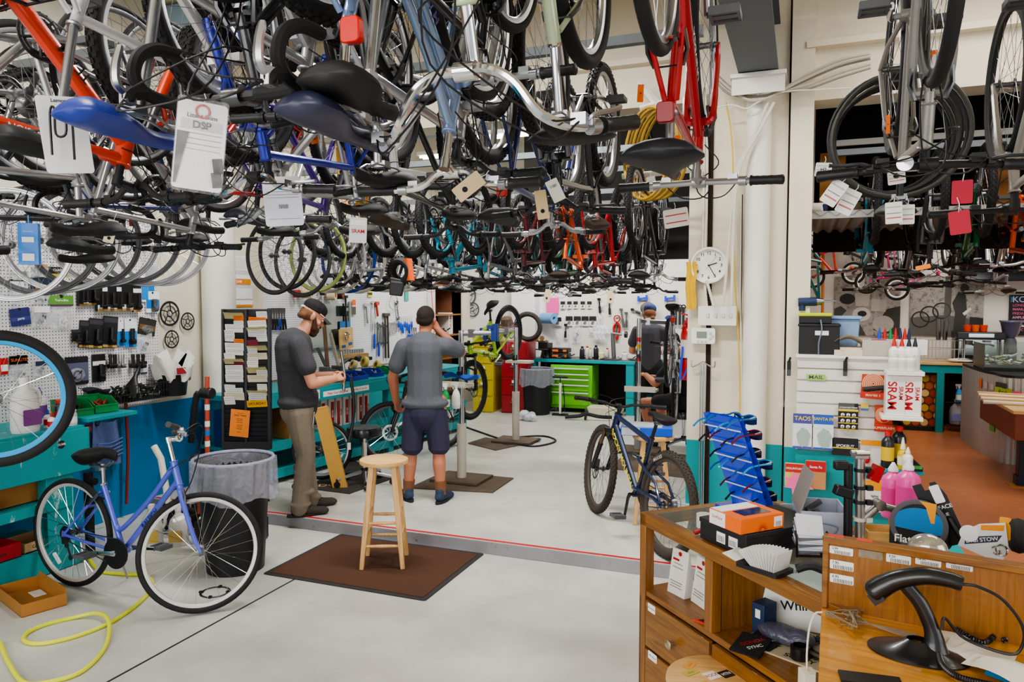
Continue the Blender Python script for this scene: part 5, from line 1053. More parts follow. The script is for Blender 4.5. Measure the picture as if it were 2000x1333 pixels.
bx=thing('tool_kit_box','flat blue and silver box lying on the second wooden stool','box',TR(s2.x-.05,s2.y+.0,UP+.702)@RZ(.15)); q=MB(); q.box((0,0,.035),(.40,.27,.07)); q.build('box_body',mat('#1c55c8',.4,coat=.3),bx,bev=.006); q=MB(); q.box((-.03,0,.0705),(.30,.25,.004)); q.box((-.12,-.1365,.035),(.14,.003,.06)); q.build('printed_panel',mat('#b9bdc4',.45,.2),bx)
def rollstool(label,T,h,r=.165):
 t=thing('rolling_stool',label,'stool',T); q=MB(); q.lathe([(r*.93,h-.085),(r,h-.075),(r,h-.02),(r*.95,h),(.001,h+.006)],32); q.build('seat',mat('#17171a',.3,coat=.4),t)
 q=MB(); q.tube([(0,0,h-.08),(0,0,.36)],.014,10); q.tube([(0,0,.4),(0,0,.13)],.026,12); q.build('gas_post',CHR,t); q=MB(); q.lathe([(.04,.1),(.03,.16)],14); q.build('hub_cap',BLK,t)
 for k in range(5):
  a=2*pi*k/5+.3; q=MB(); q.tube([(.02*cos(a),.02*sin(a),.12),(.27*cos(a),.27*sin(a),.075)],[.022,.014],6); q.build('leg',ALU,t)
  q=MB(); c=(.27*cos(a),.27*sin(a),.028); q.lathe([(.026,-.018),(.028,0),(.026,.018)],14,c,(-sin(a),cos(a),0)); q.tube([(c[0],c[1],.03),(c[0],c[1],.08)],.01,6); q.build('caster',BLK,t)
 return t
rollstool('black rolling stool with chrome post in front of the mechanics bench',TR(-3.86,5.98,UP+.009),.55)
rollstool('black rolling stool under the seated person behind the mountain bike',TR(c4.x,c4.y,UP),.46,.19)
def slab(name,label,cs,z,th,m_,cat='mat',**kw):
 p=[F(a,b,z) for a,b in cs]; n=len(p); q=MB(); q.add([(v.x,v.y,z) for v in p]+[(v.x,v.y,z+th) for v in p],[tuple(range(n))[::-1],tuple(range(n,2*n))]+[(i,(i+1)%n,n+(i+1)%n,n+i) for i in range(n)]); return q.build(name,m_,label=label,cat=cat,sm=False,**kw)
MUD=mat('#5a4d40',.9,var=.4,sc=14,bump=.2)
o=slab('rubber_mat','dark rubber mat with pale letters under the rolling stool',((596,955),(682,966),(770,935),(690,900)),UP+.0005,.006,mat('#3a3430',.9,var=.3,sc=20)); c=F(650,948,UP+.008); text('DOG',.12,mat('#c8a878',.8),o,fr(c,(.75,.45,0),(-.45,.75,0)))
slab('rubber_mat','muddy brown rubber mat under the repair stand beside the grey tee person',((800,955),(868,923),(1003,936),(962,964)),UP+.0005,.012,MUD)
slab('rubber_mat','muddy brown rubber mat under the far repair stand with white post foot',((914,867),(948,856),(1028,868),(968,881)),UP+.0005,.01,MUD)
slab('rubber_mat','thin dark mat on the floor around the white bicycle stand',((1180,915),(1240,880),(1345,890),(1340,935)),UP+.0005,.006,MUD)
def rstand(label,T,h,arm,pipe=.45,tape='#b9b2a6'):
 t=thing('repair_stand',label,'repair stand',T); q=MB(); q.box((0,0,.015),(.5,.4,.02)); q.build('base_plate',MUD,t); q=MB(); q.lathe([(.045,.02),(.047,pipe),(.04,pipe)],18); q.build('pipe_sleeve',mat(tape,.7,var=.2,sc=8),t)
 q=MB(); q.tube([(0,0,.02),(0,0,h)],.027,16); q.build('post',CHR,t); q=MB(); q.box((0,0,h*.72),(.05,.05,.12)); q.lathe([(.02,-.07),(.02,.07)],10,(0,0,h*.72),(0,1,0)); q.build('clamp_collar',BLK,t)
 q=MB(); q.tube([(0,0,h-.03),arm],.024,12); q.box((V(arm)*.3+V((0,0,(h-.03)*.7))),(.05,.06,.08)); q.build('arm',ALU,t); a=V(arm)
 q=MB(); q.box(a,(.05,.05,.17)); q.box(a+V((.0,-.05,0)),(.04,.04,.15)); q.tube([a+V((0,-.05,.03)),a+V((0,-.16,.06))],.008,6); q.lathe([(.02,-.015),(.02,.015)],10,a+V((0,-.16,.06)),(0,1,0)); q.build('jaw',mat('#3a56a8',.4,.4),t)
 return t
TRAYM=mat('#cfc8ba',.4,.3)
st1=rstand('tall repair stand with taped post beside the grey tee person',TR(-3.06,6.46,UP+.013),1.46,(.32,.10,1.44),.55)
st2=rstand('far repair stand with white post foot holding the lime green bicycle',TR(-3.28,8.50,UP+.011),1.42,(-.36,-.08,1.34),.62)
q=MB(); q.box((-.05,-.02,.93),(.30,.2,.03)); q.box((-.05,-.12,.95),(.30,.01,.05)); q.build('tool_tray',TRAYM,st1)
q=MB(); q.box((.06,-.02,1.0),(.32,.16,.03)); q.build('tool_tray',TRAYM,st2)
p3=F(1246,882,UP); st3=rstand('repair stand with stickered chrome post holding the silver white bicycle',TR(p3.x,p3.y,UP+.007),1.55,(.32,.15,1.5),.2,'#8a8a8c')
q=MB(); q.box((.04,-.02,.72),(.36,.2,.03)); q.box((.04,-.12,.74),(.36,.01,.06)); q.build('tool_tray',TRAYM,st3)
for z,c_ in((1.05,'#c8252a'),(1.12,'#e8e6e0'),(1.2,'#d8b01c'),(1.28,'#c8252a')):q=MB(); q.lathe([(.0275,z),(.0275,z+.05)],14); q.build('post_sticker',mat(c_,.5),st3)
def spray(label,T,c,m_=None,trig='#e8e6e6',band='#e8e6e0'):
 t=thing('spray_bottle',label,'spray bottle',T); q=MB(); q.lathe([(.035,0),(.04,.01),(.04,.12),(.028,.16),(.014,.185),(.014,.2)],18); q.build('bottle_body',m_ or mat(c,.3,coat=.3),t)
 q=MB(); q.lathe([(.017,.195),(.017,.22)],12); q.box((-.01,0,.235),(.07,.022,.03)); q.tube([(-.035,0,.23),(-.03,0,.18)],.006,6); q.build('trigger',mat(trig,.4),t); q=MB(); q.lathe([(.0405,.03),(.0405,.10)],18,caps=False); q.build('bottle_label',mat(band,.6),t); return t
spray('green spray bottle hooked on the tray of the taped repair stand',TR(-3.15,6.30,UP+.72),'#1f9a4a',clear('green_fluid','#35c46a',.55,.1))
spray('white spray bottle with red neck hooked on the tray of the taped repair stand',TR(-3.03,6.28,UP+.74),'#e4ddd4',None,'#d8d4cc')
q=MB(); q.sheet(lambda u,v:V(((u-.5)*.36,-.06+.1*v,.03*sin(u*7)*(1-v)+.02*cos(v*6))),14,8); q.build('blue_rag',mat('#2d56b0',.9,var=.3,sc=30),T=TR(-3.02,6.40,UP+1.03),label='blue shop rag draped over the taped repair stand tray',cat='rag',ang=2)
rt=lambda R_,U_,D_:_r*R_+V((0,0,1))*U_+V((_f.x,_f.y,0)).normalized()*D_
def posed(fa_px,d,xdir,typ,up=(0,0,1)):
 x_=V(xdir).normalized(); y_=V(up).cross(x_).normalized(); z_=x_.cross(y_); g=BIKE[typ]; o=P(*fa_px,d)-(x_*g['fx']+z_*g['r'])
 return Mx(((x_.x,y_.x,z_.x,o.x),(x_.y,y_.y,z_.y,o.y),(x_.z,y_.z,z_.z,o.z),(0,0,0,1)))
LIME=pm('#b3dd2a')
gb=bicycle('lime green mountain bike clamped nose down in the far repair stand','full',posed((921,762),8.75,rt(-.42,-.62,-.80),'full'),LIME,fork=BLK,rim=BLK,bar=BLK,post=BLK,tire=RUB)
lettering_on_tube(gb,'fluid',(.46,.71),(0,.325),.085,INK,.03,1,along=.5)
wb=bicycle('silver white city bicycle with red tail reflector clamped in the stickered stand','flat',posed((1319,768),8.25,rt(.26,-.50,.85),'flat'),pm('#d4d6da'),tail='#c81c1c',rim=ALU,bar=ALU)
fb=bicycle('black mountain bike with white brake rotor standing at the mechanics bench','mtb',posed((769,846),7.9,(-.13,-.99,0),'mtb'),DKB,steer=-.75,rim=GRY,bar=BLK,spoke=CHR)
q=MB(); q.ring(.075,.012,30,4,(0,-.035,0),(0,1,0),sq=(1,.12))
for i in range(8):a=pi*i/4; q.tube([(.02*cos(a),-.035,.02*sin(a)),(.075*cos(a),-.035,.075*sin(a))],.004,4)
q.build('brake_rotor',WHT,fb,T=bike_meshes('mtb',-.75)[1]@TR(.64,0,.335)@RZ(0))
def loosewheel(label,T,r,tw,rim=ALU,refl=None):
 t=thing('wheel',label,'wheel',T); a,tt,s,h=wheel_mesh(r,tw,0,28); link('rim',a,rim,t); link('tire',tt,RUB,t); link('spokes',s,ALU,t); link('hub',h,DST,t)
 if refl is not None:q=MB(); q.T=RY(refl)@TR(r*.66,0,0); q.prism(rr(.02,.07,.008),-.006,.006); q.build('reflector',WHT,t)
 return t
loosewheel('silver rimmed wheel with black tyre leaning at the bench behind the bearded person',TR(*P(629,879,7.1))@RZ(.62)@RX(-.12),.285,.02,refl=.6)
# ---------- mechanics bench ----------
MBT=TR(-4.72,5.25,0)@RZ(-.127)
mb=thing('workbench','long teal mechanics workbench under the tool pegboard','workbench',MBT)
q=MB(); q.box((-.28,1.95,.955),(.62,3.9,.05)); q.build('worktop',TEALC,mb,bev=.004)
q=MB(); q.box((.02,1.95,.89),(.035,3.9,.12)); q.build('front_rail',TEALC,mb,bev=.003)
for y in(.25,2.2,3.7):q=MB(); q.box((-.03,y,.51),(.09,.09,.84)); q.build('leg',TEALC,mb,bev=.003)
q=MB(); q.box((-.28,1.95,.47),(.56,3.8,.03)); q.box((.0,1.95,.455),(.03,3.8,.09)); q.build('shelf',TEALC,mb)
q=MB(); q.box((-.28,1.95,.2),(.56,3.8,.03)); q.box((0,1.95,.19),(.03,3.8,.09)); q.build('lower_shelf',TEALC,mb)
q=MB(); q.box((.0385,1.42,.89),(.003,.72,.055)); o=q.build('label_strip',PAP,mb); text('Wear Your Life Jacket',.035,RED,mb,fr((.041,1.28,.89),(0,1,0),(0,0,1))); text('It Rips to Live By!',.03,RED,mb,fr((.041,1.64,.89),(0,1,0),(0,0,1)))
q=MB(); q.box((.0385,.98,.90),(.003,.06,.09)); q.build('label_card',PAP,mb); text('1078',.022,RED,mb,fr((.0405,.98,.91),(0,1,0),(0,0,1)))
def onmb(x,y,z):return MBT@TR(x,y,z)
BT=.981
def tape(label,T,r,h,c):
 q=MB(); q.lathe([(r,0),(r,h),(r*.55,h),(r*.55,0),(r,0)],26,caps=False); q.mi(1); q.lathe([(r*.55,.001),(r*.55,h-.001),(r*.5,h-.001),(r*.5,.001),(r*.55,.001)],20,caps=False); return q.build('tape_roll',[mat(c,.6),CARD],T=T,label=label,cat='tape')
for i,(px,py,r,ry,lab) in enumerate(((694,714,.055,1.2,'cream yellow tape roll nearest the bearded person, lying in the bench bins'),(716,708,.062,1.35,'yellow tape roll standing up in the middle of the row of tape rolls'),(740,715,.055,1.2,'yellow tape roll third in the row on the bench'),(756,722,.045,1.3,'smallest yellow tape roll resting in the green bin'))):
 tape(lab,TR(*XP(px,py,-4.72+.0))@TR(-.0,0,0)@RZ(-.5)@RX(ry),r,.05,'#d9c96a' if i else '#cdbd84')
for i,(px,c_,lab) in enumerate(((680,'#1f3fb4','blue parts bin at the front of the mechanics bench'),(697,'#2447bc','second blue parts bin beside the first on the mechanics bench'),(728,'#1d3aa8','wide blue parts bin under the yellow tape rolls'),(756,'#1c9054','green parts bin at the end of the row of bench bins'))):
 c=XP(px,733,-4.60); bin_(lab,TR(c.x,c.y,BT)@RZ(pi/2-.127),.15,.2,.085,c_,fill=BLK if i%2 else ALU)
wbk=thing('socket_block','wooden block holding a row of chrome sockets on the bench below the board','tool block',TR(*XP(690,692,-4.95))@RZ(pi/2-.127)); q=MB(); q.box((0,0,-.02),(.42,.1,.05)); q.build('block',BIRCHF,wbk)
for i in range(9):q=MB(); q.lathe([(.015,.0),(.016,.05),(.011,.05),(.011,.03)],12,(-.17+.042*i,0,.005)); q.build('socket',CHR,wbk)
q=MB(); q.box((0,0,.02),(.34,.18,.04)); q.tube([(-.2,-.1,.05),(.25,.05,.05)],.02,8); q.box((.1,0,.06),(.1,.1,.05)); q.build('truing_jig',BLK,T=TR(*XP(700,705,-4.95))@RZ(pi/2),label='low black metal jig on the bench behind the tape rolls',cat='tool',bev=.004)
q=MB(); q.tube([(-.12,0,0),(.12,.03,.03)],.03,10); q.tube([(.1,.03,.03),(.17,.04,.0)],.02,8); q.build('lying_bottle',mat('#7a3a2c',.5),T=TR(*XP(690,717,-4.85))@RZ(1.9),label='brown and white bottle lying on its side on the bench',cat='bottle')
bottle('small white squeeze bottle with dark cap on the bench beside the fork tube',onmb(-.12,.98,BT),.022,.13,'#e6e8ea','#2a2a2e','#2d7a5a')
vs=thing('bench_vise','grey bench vise with upright jaws holding fork legs on the mechanics bench','vise',onmb(-.12,1.35,BT)); q=MB(); q.box((0,0,.03),(.16,.22,.06)); q.box((0,0,.09),(.1,.14,.09)); q.box((0,.1,.12),(.13,.05,.1)); q.box((0,-.09,.12),(.13,.05,.1)); q.build('vise_body',GRY,vs,bev=.006); q=MB(); q.tube([(0,-.12,.08),(0,-.3,.08)],.012,8); q.tube([(-.1,-.29,.08),(.1,-.29,.08)],.006,6); q.build('screw_handle',CHR,vs)
for i,(px0,py0,px1,py1,r,m_,lab) in enumerate(((640,720,633,630,.022,mat('#7a5a44',.5),'brown upright tube standing on the bench behind the hands'),(662,718,645,650,.02,mat('#c0b4a4',.5),'pale leaning tube on the bench beside the brown upright tube'),(636,715,620,680,.019,GRY,'short grey tube on the bench close to the hands'),(655,720,690,695,.02,GRY,'grey angled crank arm tool sticking out over the bench'))):
 q=MB(); q.tube([XP(px0,py0,-4.85),XP(px1,py1,-4.95)],r,10); q.build('metal_tube',m_,label=lab,cat='tube')
tb=thing('tool_chest','dark blue tool chest with silver drawer pulls under the mechanics bench','tool chest',onmb(-.16,.28,.486)@RZ(pi/2)); q=MB(); q.box((0,.1,.17),(.42,.3,.34)); q.build('chest_body',mat('#1d3a74',.4,coat=.3),tb,bev=.006)
for z in(.07,.18,.28):q=MB(); q.box((0,-.054,z),(.38,.012,.09)); d_=q.build('drawer',mat('#22427f',.4,coat=.3),tb,bev=.003); q=MB(); q.box((0,-.064,z+.03),(.3,.012,.012)); q.build('drawer_pull',ALU,d_)
q=MB(); q.prism(rr(.26,.3,.01),-.15,.15); q.build('brown_carton',CARD,T=onmb(-.15,.75,.486)@RZ(pi/2),label='brown carton on the bench shelf beside the tall leaning box',cat='box')
tc_=P(664,912,6.95); q=MB(); q.box((0,0,.37),(.13,.07,.78)); q.box((0,.0,.768),(.12,.06,.012)); q.build('tall_carton',mat('#c79a4c',.75,var=.08,sc=6),T=TR(tc_.x,tc_.y,UP+.01)@RZ(.5)@RY(-.22),label='tall tan carton leaning at the front of the mechanics bench',cat='box')
for i in range(7):
 t=thing('brake_part_box','white and red parts box, %s along the bench shelf'%ORD[i],'box',onmb(-.14,1.25+.115*i,.486)@RZ(pi/2)@RX(.0),'red and white boxes on the bench shelf'); q=MB(); q.box((0,.1,.16),(.085,.22,.32)); q.build('box_body',mat('#e6e2de',.6),t); q=MB(); q.box((.012 if i%2 else-.01,-.0115,.15),(.045,.003,.26)); q.prism([(-.04,.30),(.0,.36),(.04,.32)],.0,.01); q.build('red_panel',RED,t); text('SRAM',.03,WHT if i%2 else RED,t,fr((.012 if i%2 else .032,-.0145,.15),(0,0,1),(-1,0,0)))
def L_(px,py,off=.05):return XP(px,py,LX+off)
def tool(label,px0,py0,px1,py1,kind,m_,m2_=None,r=.012,cat='tool',name=None,group='hand tools on the long pegboard'):
 a,b=L_(px0,py0),L_(px1,py1); q=MB(); d=(b-a).normalized(); ln=(b-a).length
 if kind=='wrench':q.tube([a,b],r,6,sq=(.5,1)); q.ring(r*1.6,r*.8,14,5,a,(1,0,0)); q.ring(r*1.5,r*.8,14,5,b,(1,0,0))
 if kind=='driver':q.tube([a,a.lerp(b,.45)],r*.45,6); q.mi(1); q.tube([a.lerp(b,.45),a.lerp(b,.5),a.lerp(b,.9),b],[r*.8,r*1.3,r*1.4,r],8)
 if kind=='plier':q.tube([a+V((0,.012,0)),a.lerp(b,.35),b+V((0,-.025,0))],r*.7,6); q.tube([a+V((0,-.012,0)),a.lerp(b,.35),b+V((0,.025,0))],r*.7,6); q.mi(1); q.tube([a.lerp(b,.5)+V((0,-.01,0)),b+V((0,-.027,0))],r,6); q.tube([a.lerp(b,.5)+V((0,.01,0)),b+V((0,.027,0))],r,6)
 if kind=='bar':q.tube([a,b],r,8); q.box(a,(r*3,r*5,r*3))
 if kind=='cutter':q.tube([a,a.lerp(b,.3)],r*1.2,6,sq=(.5,1.6)); q.mi(1); q.tube(bez([a.lerp(b,.3),a.lerp(b,.6)+V((0,r*2,0)),b],4),r,6); q.tube(bez([a.lerp(b,.3),a.lerp(b,.6)-V((0,r*2,0)),b-V((0,.03,0))],4),r,6)
 return q.build(name or{'wrench':'wrench','driver':'screwdriver','plier':'pliers','bar':'bar_tool','cutter':'cutter'}[kind],[m_,m2_ or m_],label=label,cat=cat,group=group)
BLH=mat('#1f4fc4',.4)
tool('chrome square-headed bar hanging high on the long pegboard',716,596,718,632,'bar',CHR,r=.014); tool('thin chrome rod with cross head beside the square-headed bar',729,590,729,645,'bar',CHR,r=.009)
tool('flat red tool hanging beside the thin chrome rod',735,593,738,618,'bar',mat('#b53a2a',.5),r=.016)
tool('long blue handled driver on the long pegboard',732,628,731,682,'driver',CHR,BLH); tool('second long blue handled driver hanging lower on the long pegboard',740,645,740,697,'driver',CHR,BLH)
for i in range(6):tool('steel spanner, %s in the spanner cluster by the blue drivers'%ORD[i],737+3.4*i,632+3*(i%3),738+3.4*i,672-2*(i%2),'wrench',DST,r=.009)
for i in range(2):tool('tall dark file, %s of the pair hanging over the yellow bottle'%ORD[i],752+5*i,615,753+6*i,700,'bar',mat('#4a3f38',.6),r=.014)
for i in range(8):tool('slim chrome combination spanner, %s in the graded row'%ORD[i],758+2.6*i,630,759+2.6*i,655-1.2*i,'wrench',CHR,r=.006)
tool('forked steel pin spanner hanging from two pegs above the graded row',775,592,778,622,'wrench',STEEL,r=.014)
for i in range(7):tool('blue handled hex driver, %s on the blue rack'%ORD[i],779+4.2*i,618,779+4.2*i,640+(i%3)*6,'driver',CHR,BLH,r=.012)
for i in range(5):tool('blue gripped pliers, %s in the cluster low beside the raised arm'%ORD[i],796+4*i,640,798+4*i,668,'plier',STEEL,BLH,r=.010)
for i in range(7):tool('dark gripped pliers, %s in the row behind the bearded person'%ORD[i],525+5*i,602,526+5*i,645,'plier',STEEL,BLK if i not in(4,) else BLH,r=.011)
tool('black digital hanging scale with long strap on the long pegboard',675,580,676,640,'bar',BLK,r=.012); q=MB(); q.box((0,0,0),(.05,.07,.13)); q.mi(1); q.box((.026,0,.02),(.004,.045,.04)); q.build('luggage_scale',[BLK,mat('#7a8a86',.3)],T=TR(*L_(675,608,.08)),label='black scale body with small grey display below the mirror edge',cat='scale',bev=.006)
mr=thing('framed_mirror','framed mirror glass on the long pegboard behind the bearded person','mirror',TR(*L_(640,635,.02))@RZ(pi/2)); q=MB(); q.prism(rr(.86,.52,.01),-.012,0,TR(0,0,-.26)); q.build('mirror_glass',mat('#aab3b4',.12,.9,.04),mr); q=MB(); q.box((.44,-.01,0),(.03,.03,.56)); q.box((0,-.01,-.27),(.9,.05,.02)); q.build('mirror_frame',mat('#8d938f',.4,.5),mr)
pb=thing('plier_board','wooden board with mounted ring pliers hanging at the mirror edge','board',TR(*L_(675,662,.08))@RZ(pi/2)@RY(-.06)); q=MB(); q.prism(rr(.3,.26,.008),-.014,0,TR(0,0,-.13)); q.build('board_panel',BIRCHF,pb); q=MB()
for s in(-1,1):q.tube(bez([(s*.01,-.025,.09),(s*.05,-.03,.05),(s*.04,-.03,.0),(s*.015,-.03,-.02)],5),.008,6)
q.build('mounted_pliers',CHR,pb); q=MB(); q.box((-.07,-.016,-.09),(.08,.004,.035)); q.box((.08,-.016,-.07),(.08,.004,.035)); q.build('blue_label',mat('#2a5aa8',.5),pb)
wallpaper('blue photo card behind the wooden plier board',664,628,684,648,'L',.05,'#3a76b8',bands=((.1,.4,'#e0d0c0'),),name='photo_card')
for i,(px,py,r,h,c_) in enumerate(((574,574,.045,.07,'#b02a26'),(590,573,.06,.12,'#d9c7a0'),(626,570,.045,.06,'#4a3a34'),(640,578,.055,.10,'#d8c8a8'),(655,575,.06,.10,'#4a1c18'))):
 tape('roll of %s tape high on the long pegboard, %s from the pier'%(('red','cream','brown','tan','dark red')[i],ORD[i]),TR(*L_(px,py,.06))@RZ(.3)@RY(pi/2),r,h,c_)
wallpaper('yellow tool card with black print hanging high on the long pegboard',719,566,727,581,'L',.04,'#d8c234',bands=((.3,.6,'#3a3420'),),name='tool_card')
wallpaper('green and teal card hanging high beside the closet opening',791,568,798,588,'L',.04,'#2f9c92',name='tool_card')
wallpaper('orange and black card below the tape rolls on the long pegboard',688,584,695,615,'L',.05,'#d8d4d0',bands=((.6,.95,'#e0682a'),(.0,.5,'#5a5450')),name='tool_card')
q=MB(); q.tube(bez([(0,0,.05),(0,.1,.06),(.0,.16,-.05),(.0,.08,-.14),(0,-.06,-.1),(0,-.02,.04)],6),.003,5); q.tube(bez([(0.01,-.02,.05),(.01,.12,.03),(.01,.17,-.09),(.01,.06,-.16),(.01,-.08,-.08),(.01,-.02,.05)],6),.003,5); q.build('cable_coil',mat('#8a7f74',.5),T=TR(*L_(765,585,.06)),label='loose coil of thin cable hanging above the spanner row',cat='cable')
q=MB(); q.prism(rr(.16,.36,.006),-.1,.1); o=q.build('wine_carton',mat('#e6e2dc',.6),T=TR(LX-.2,11.2,1.292)@RZ(pi/2),label='white box with red letters standing in the closet shelves',cat='box'); text('SRAM',.09,RED,o,fr((0,-.101,.2),(0,0,1),(-1,0,0)))
q=MB(); R2=random.Random(4)
for i in range(26):a=V((R2.uniform(-.25,.25),R2.uniform(-.35,.25),R2.uniform(.02,.09))); q.tube([a,a+V((R2.uniform(-.15,.15),R2.uniform(-.15,.15),.03))],.012,5)
q.build('loose_crank_parts',BLK,T=TR(LX-.3,10.9,1.29),label='pile of black cranks lying on the middle closet shelf',cat='parts',kind='stuff')
sprocket('orange plastic ring hanging high on the wall above the closet opening',wallT('L',890,545,.05),.22,40,mat('#e87a1c',.4))
q=MB(); q.tube(bez([L_(842,560,.1),L_(845,600,.12),L_(848,640,.14),L_(846,700,.2)],6),.008,6); q.build('hanging_cable',mat('#f06a20',.5),label='orange cord hanging down beside the closet opening',cat='cord')
# ---------- back of the workshop ----------
def cabinet(label,px,c_,n,w,T,h=1.3,topnote=False):
 t=thing('file_cabinet',label,'filing cabinet',T); q=MB(); q.box((0,.3,h/2),(w,.6,h)); q.build('cabinet_body',mat(c_,.45,coat=.2),t,bev=.004)
 for i in range(n):
  hh=h/n; q=MB(); q.box((0,-.008,hh*(i+.5)),(w*.92,.016,hh*.9)); d_=q.build('drawer',mat(c_,.4,coat=.3),t,bev=.003); q=MB(); q.box((0,-.03,hh*(i+.62)),(.11,.03,.015)); q.build('drawer_handle',ALU,d_); q=MB(); q.box((0,-.018,hh*(i+.78)),(.07,.004,.04)); q.build('label_holder',PAP,d_)
 return t
cA,cB=F(948,806,UP),F(993,809,UP)
cabinet('mustard yellow filing cabinet behind the lime green bicycle',0,'#c9b428',5,.34,TR(cA.x-.04,cA.y,UP)@RZ(.12),1.28); cabinet('red filing cabinet between the yellow cabinet and the far trash can',0,'#9e1420',4,.42,TR(cB.x+.06,cB.y+.1,UP)@RZ(.12),1.12)
q=MB(); q.prism(rr(.45,.62,.01),-.03,0); o=q.build('white_sign',PAP,T=TR(*YP(1010,735,11.2))@RZ(.1),label='white sign panel with dark lettering behind the far stand',cat='sign')
tc2=F(1040,812,UP); trashcan('far black trash can with clear liner in front of the back bench',TR(tc2.x,tc2.y+.2,UP),.20,.235,.70)
q=MB(); R2=random.Random(1)
for i in range(14):q.ell((R2.uniform(-.12,.12),R2.uniform(-.08,.08),.05+R2.uniform(0,.05)),(R2.uniform(.05,.08),R2.uniform(.04,.07),R2.uniform(.03,.06)),8,6,RZ(R2.random()*3))
q.build('crumpled_plastic',BAG,T=TR(*F(1035,822,UP)),label='crumpled clear plastic bag on the floor before the far trash can',cat='plastic bag',ang=2)
b2=thing('workbench','teal back bench with steel top along the far pegboard','workbench',TR(-2.6,11.1,0)); q=MB(); q.box((0,.33,.90),(2.9,.66,.05)); q.build('worktop',TEALC,b2,bev=.004); q=MB(); q.box((0,.34,.9265),(2.8,.6,.003)); q.build('steel_top',mat('#5a5c60',.4,.6),b2)
for x_ in(-1.4,.18,1.4):q=MB(); q.box((x_,.06,.48),(.12,.1,.80)); q.build('leg',TEALC,b2)
q=MB(); q.box((.75,.33,.35),(1.2,.5,.03)); q.build('lower_shelf',TEALC,b2)
q=MB(); q.box((0,.66,.45),(2.9,.02,.85)); q.build('back_panel',mat('#2a2320',.9),b2)
gc=F(1128,800,UP); g=thing('tool_chest','bright green rolling tool chest with white drawer pulls under the back bench','tool chest',TR(gc.x,11.08,UP)); GRN=mat('#6cc428',.35,coat=.4); q=MB(); q.box((0,.22,.41),(.68,.42,.68)); q.build('chest_body',GRN,g,bev=.008)
for i,(z0,z1) in enumerate(((.12,.33),(.34,.45),(.46,.54),(.55,.62),(.63,.71))):q=MB(); q.box((-.01,-.0,(z0+z1)/2),(.60,.02,z1-z0-.012)); d_=q.build('drawer',GRN,g,bev=.003); q=MB(); q.box((-.01,-.018,z1-.015),(.60,.02,.018)); q.build('drawer_pull',mat('#e0e0da',.4),d_)
for s in(-1,1):q=MB(); q.lathe([(.05,-.025),(.055,0),(.05,.025)],16,(s*.25,.06,.055),(1,0,0)); q.build('caster',GRY,g)
def barn(name,label,cat,T,parts,**kw):
 t=thing(name,label,cat,T,**kw)
 for nm,q,m_ in parts:q.build(nm,m_,t)
 return t
pu=F(1094,812,UP); barn('floor_pump','white floor pump with black handle standing before the green tool chest','pump',TR(pu.x,pu.y,UP),(('barrel',MB().tube([(0,0,.03),(0,0,.5)],.02,12),WHT),('base',MB().box((0,0,.015),(.24,.08,.03)),BLK),('handle',MB().tube([(0,0,.5),(0,0,.58)],.008,6).tube([(-.12,0,.59),(.12,0,.59)],.014,8),BLK),('hose',MB().tube(bez([(.02,0,.05),(.07,0,.2),(.05,-.02,.5),(.08,0,.05)],6),.006,6),BLK)))
cy=thing('gas_cylinder','black gas cylinder with brass gauges beside the back bench','gas cylinder',TR(*F(1047,806,UP))@TR(0,.5,0)); q=MB(); q.lathe([(.1,0),(.1,.85),(.08,.95),(.035,1.0),(.035,1.05)],20); q.build('cylinder_body',mat('#3a3230',.4,.3),cy); q=MB(); q.tube([(0,0,1.05),(0,0,1.12)],.02,8); q.tube([(-.2,0,1.1),(.04,0,1.1)],.012,8); q.lathe([(.05,-.02),(.05,.02)],16,(-.18,-.02,1.14),(0,1,0)); q.lathe([(.04,-.02),(.04,.02)],16,(-.07,-.02,1.15),(0,1,0)); q.build('regulator_gauge',mat('#b09a6a',.3,.7),cy)
q=MB(); q.prism([(-.22,0),(.22,0),(.27,.14),(-.27,.14)],-.15,.15); q.build('plastic_tub',mat('#d8d2b8',.5),T=TR(*F(1184,812,UP)),label='cream plastic tub on the floor beside the green tool chest',cat='tub',bev=.01)
q=MB(); q.tube(bez([(-.35,-.05,.04),(-.15,0,.06),(-.05,.03,.09),(.15,.04,.06),(.32,.1,.05)],6),.028,8); q.tube([(-.05,.03,.09),(-.02,-.12,.04)],.02,8); q.build('bicycle_fork',BLK,T=TR(*F(1150,822,UP)),label='black bicycle fork lying on the workshop floor',cat='fork')
q=MB(); hp=[F(897,830,UP+.012),F(940,845,UP+.012),F(985,860,UP+.012),F(1040,872,UP+.012),F(1085,862,UP+.012),F(1060,852,UP+.012),F(1000,856,UP+.012),F(985,868,UP+.012),F(1030,866,UP+.012),F(1055,858,UP+.03),F(1010,862,UP+.03)]; q.tube(bez(hp,8),.011,7); q.build('black_hose',BLK,label='black rubber hose coiled on the floor around the white post foot',cat='hose')
def BB_(px,dy=.25):c=YP(px,700,11.1+dy); return TR(c.x,c.y,.929)
vz=thing('bench_vise','black bench vise on the back bench beside the gas cylinder','vise',BB_(1068,.2)); q=MB(); q.lathe([(.08,0),(.05,.06),(.05,.12)],14); q.box((0,0,.18),(.12,.26,.12)); q.box((0,-.18,.2),(.16,.05,.14)); q.build('vise_body',BLK,vz,bev=.01); q=MB(); q.tube([(-.1,-.26,.15),(.1,-.26,.15)],.01,6); q.build('screw_handle',DST,vz)
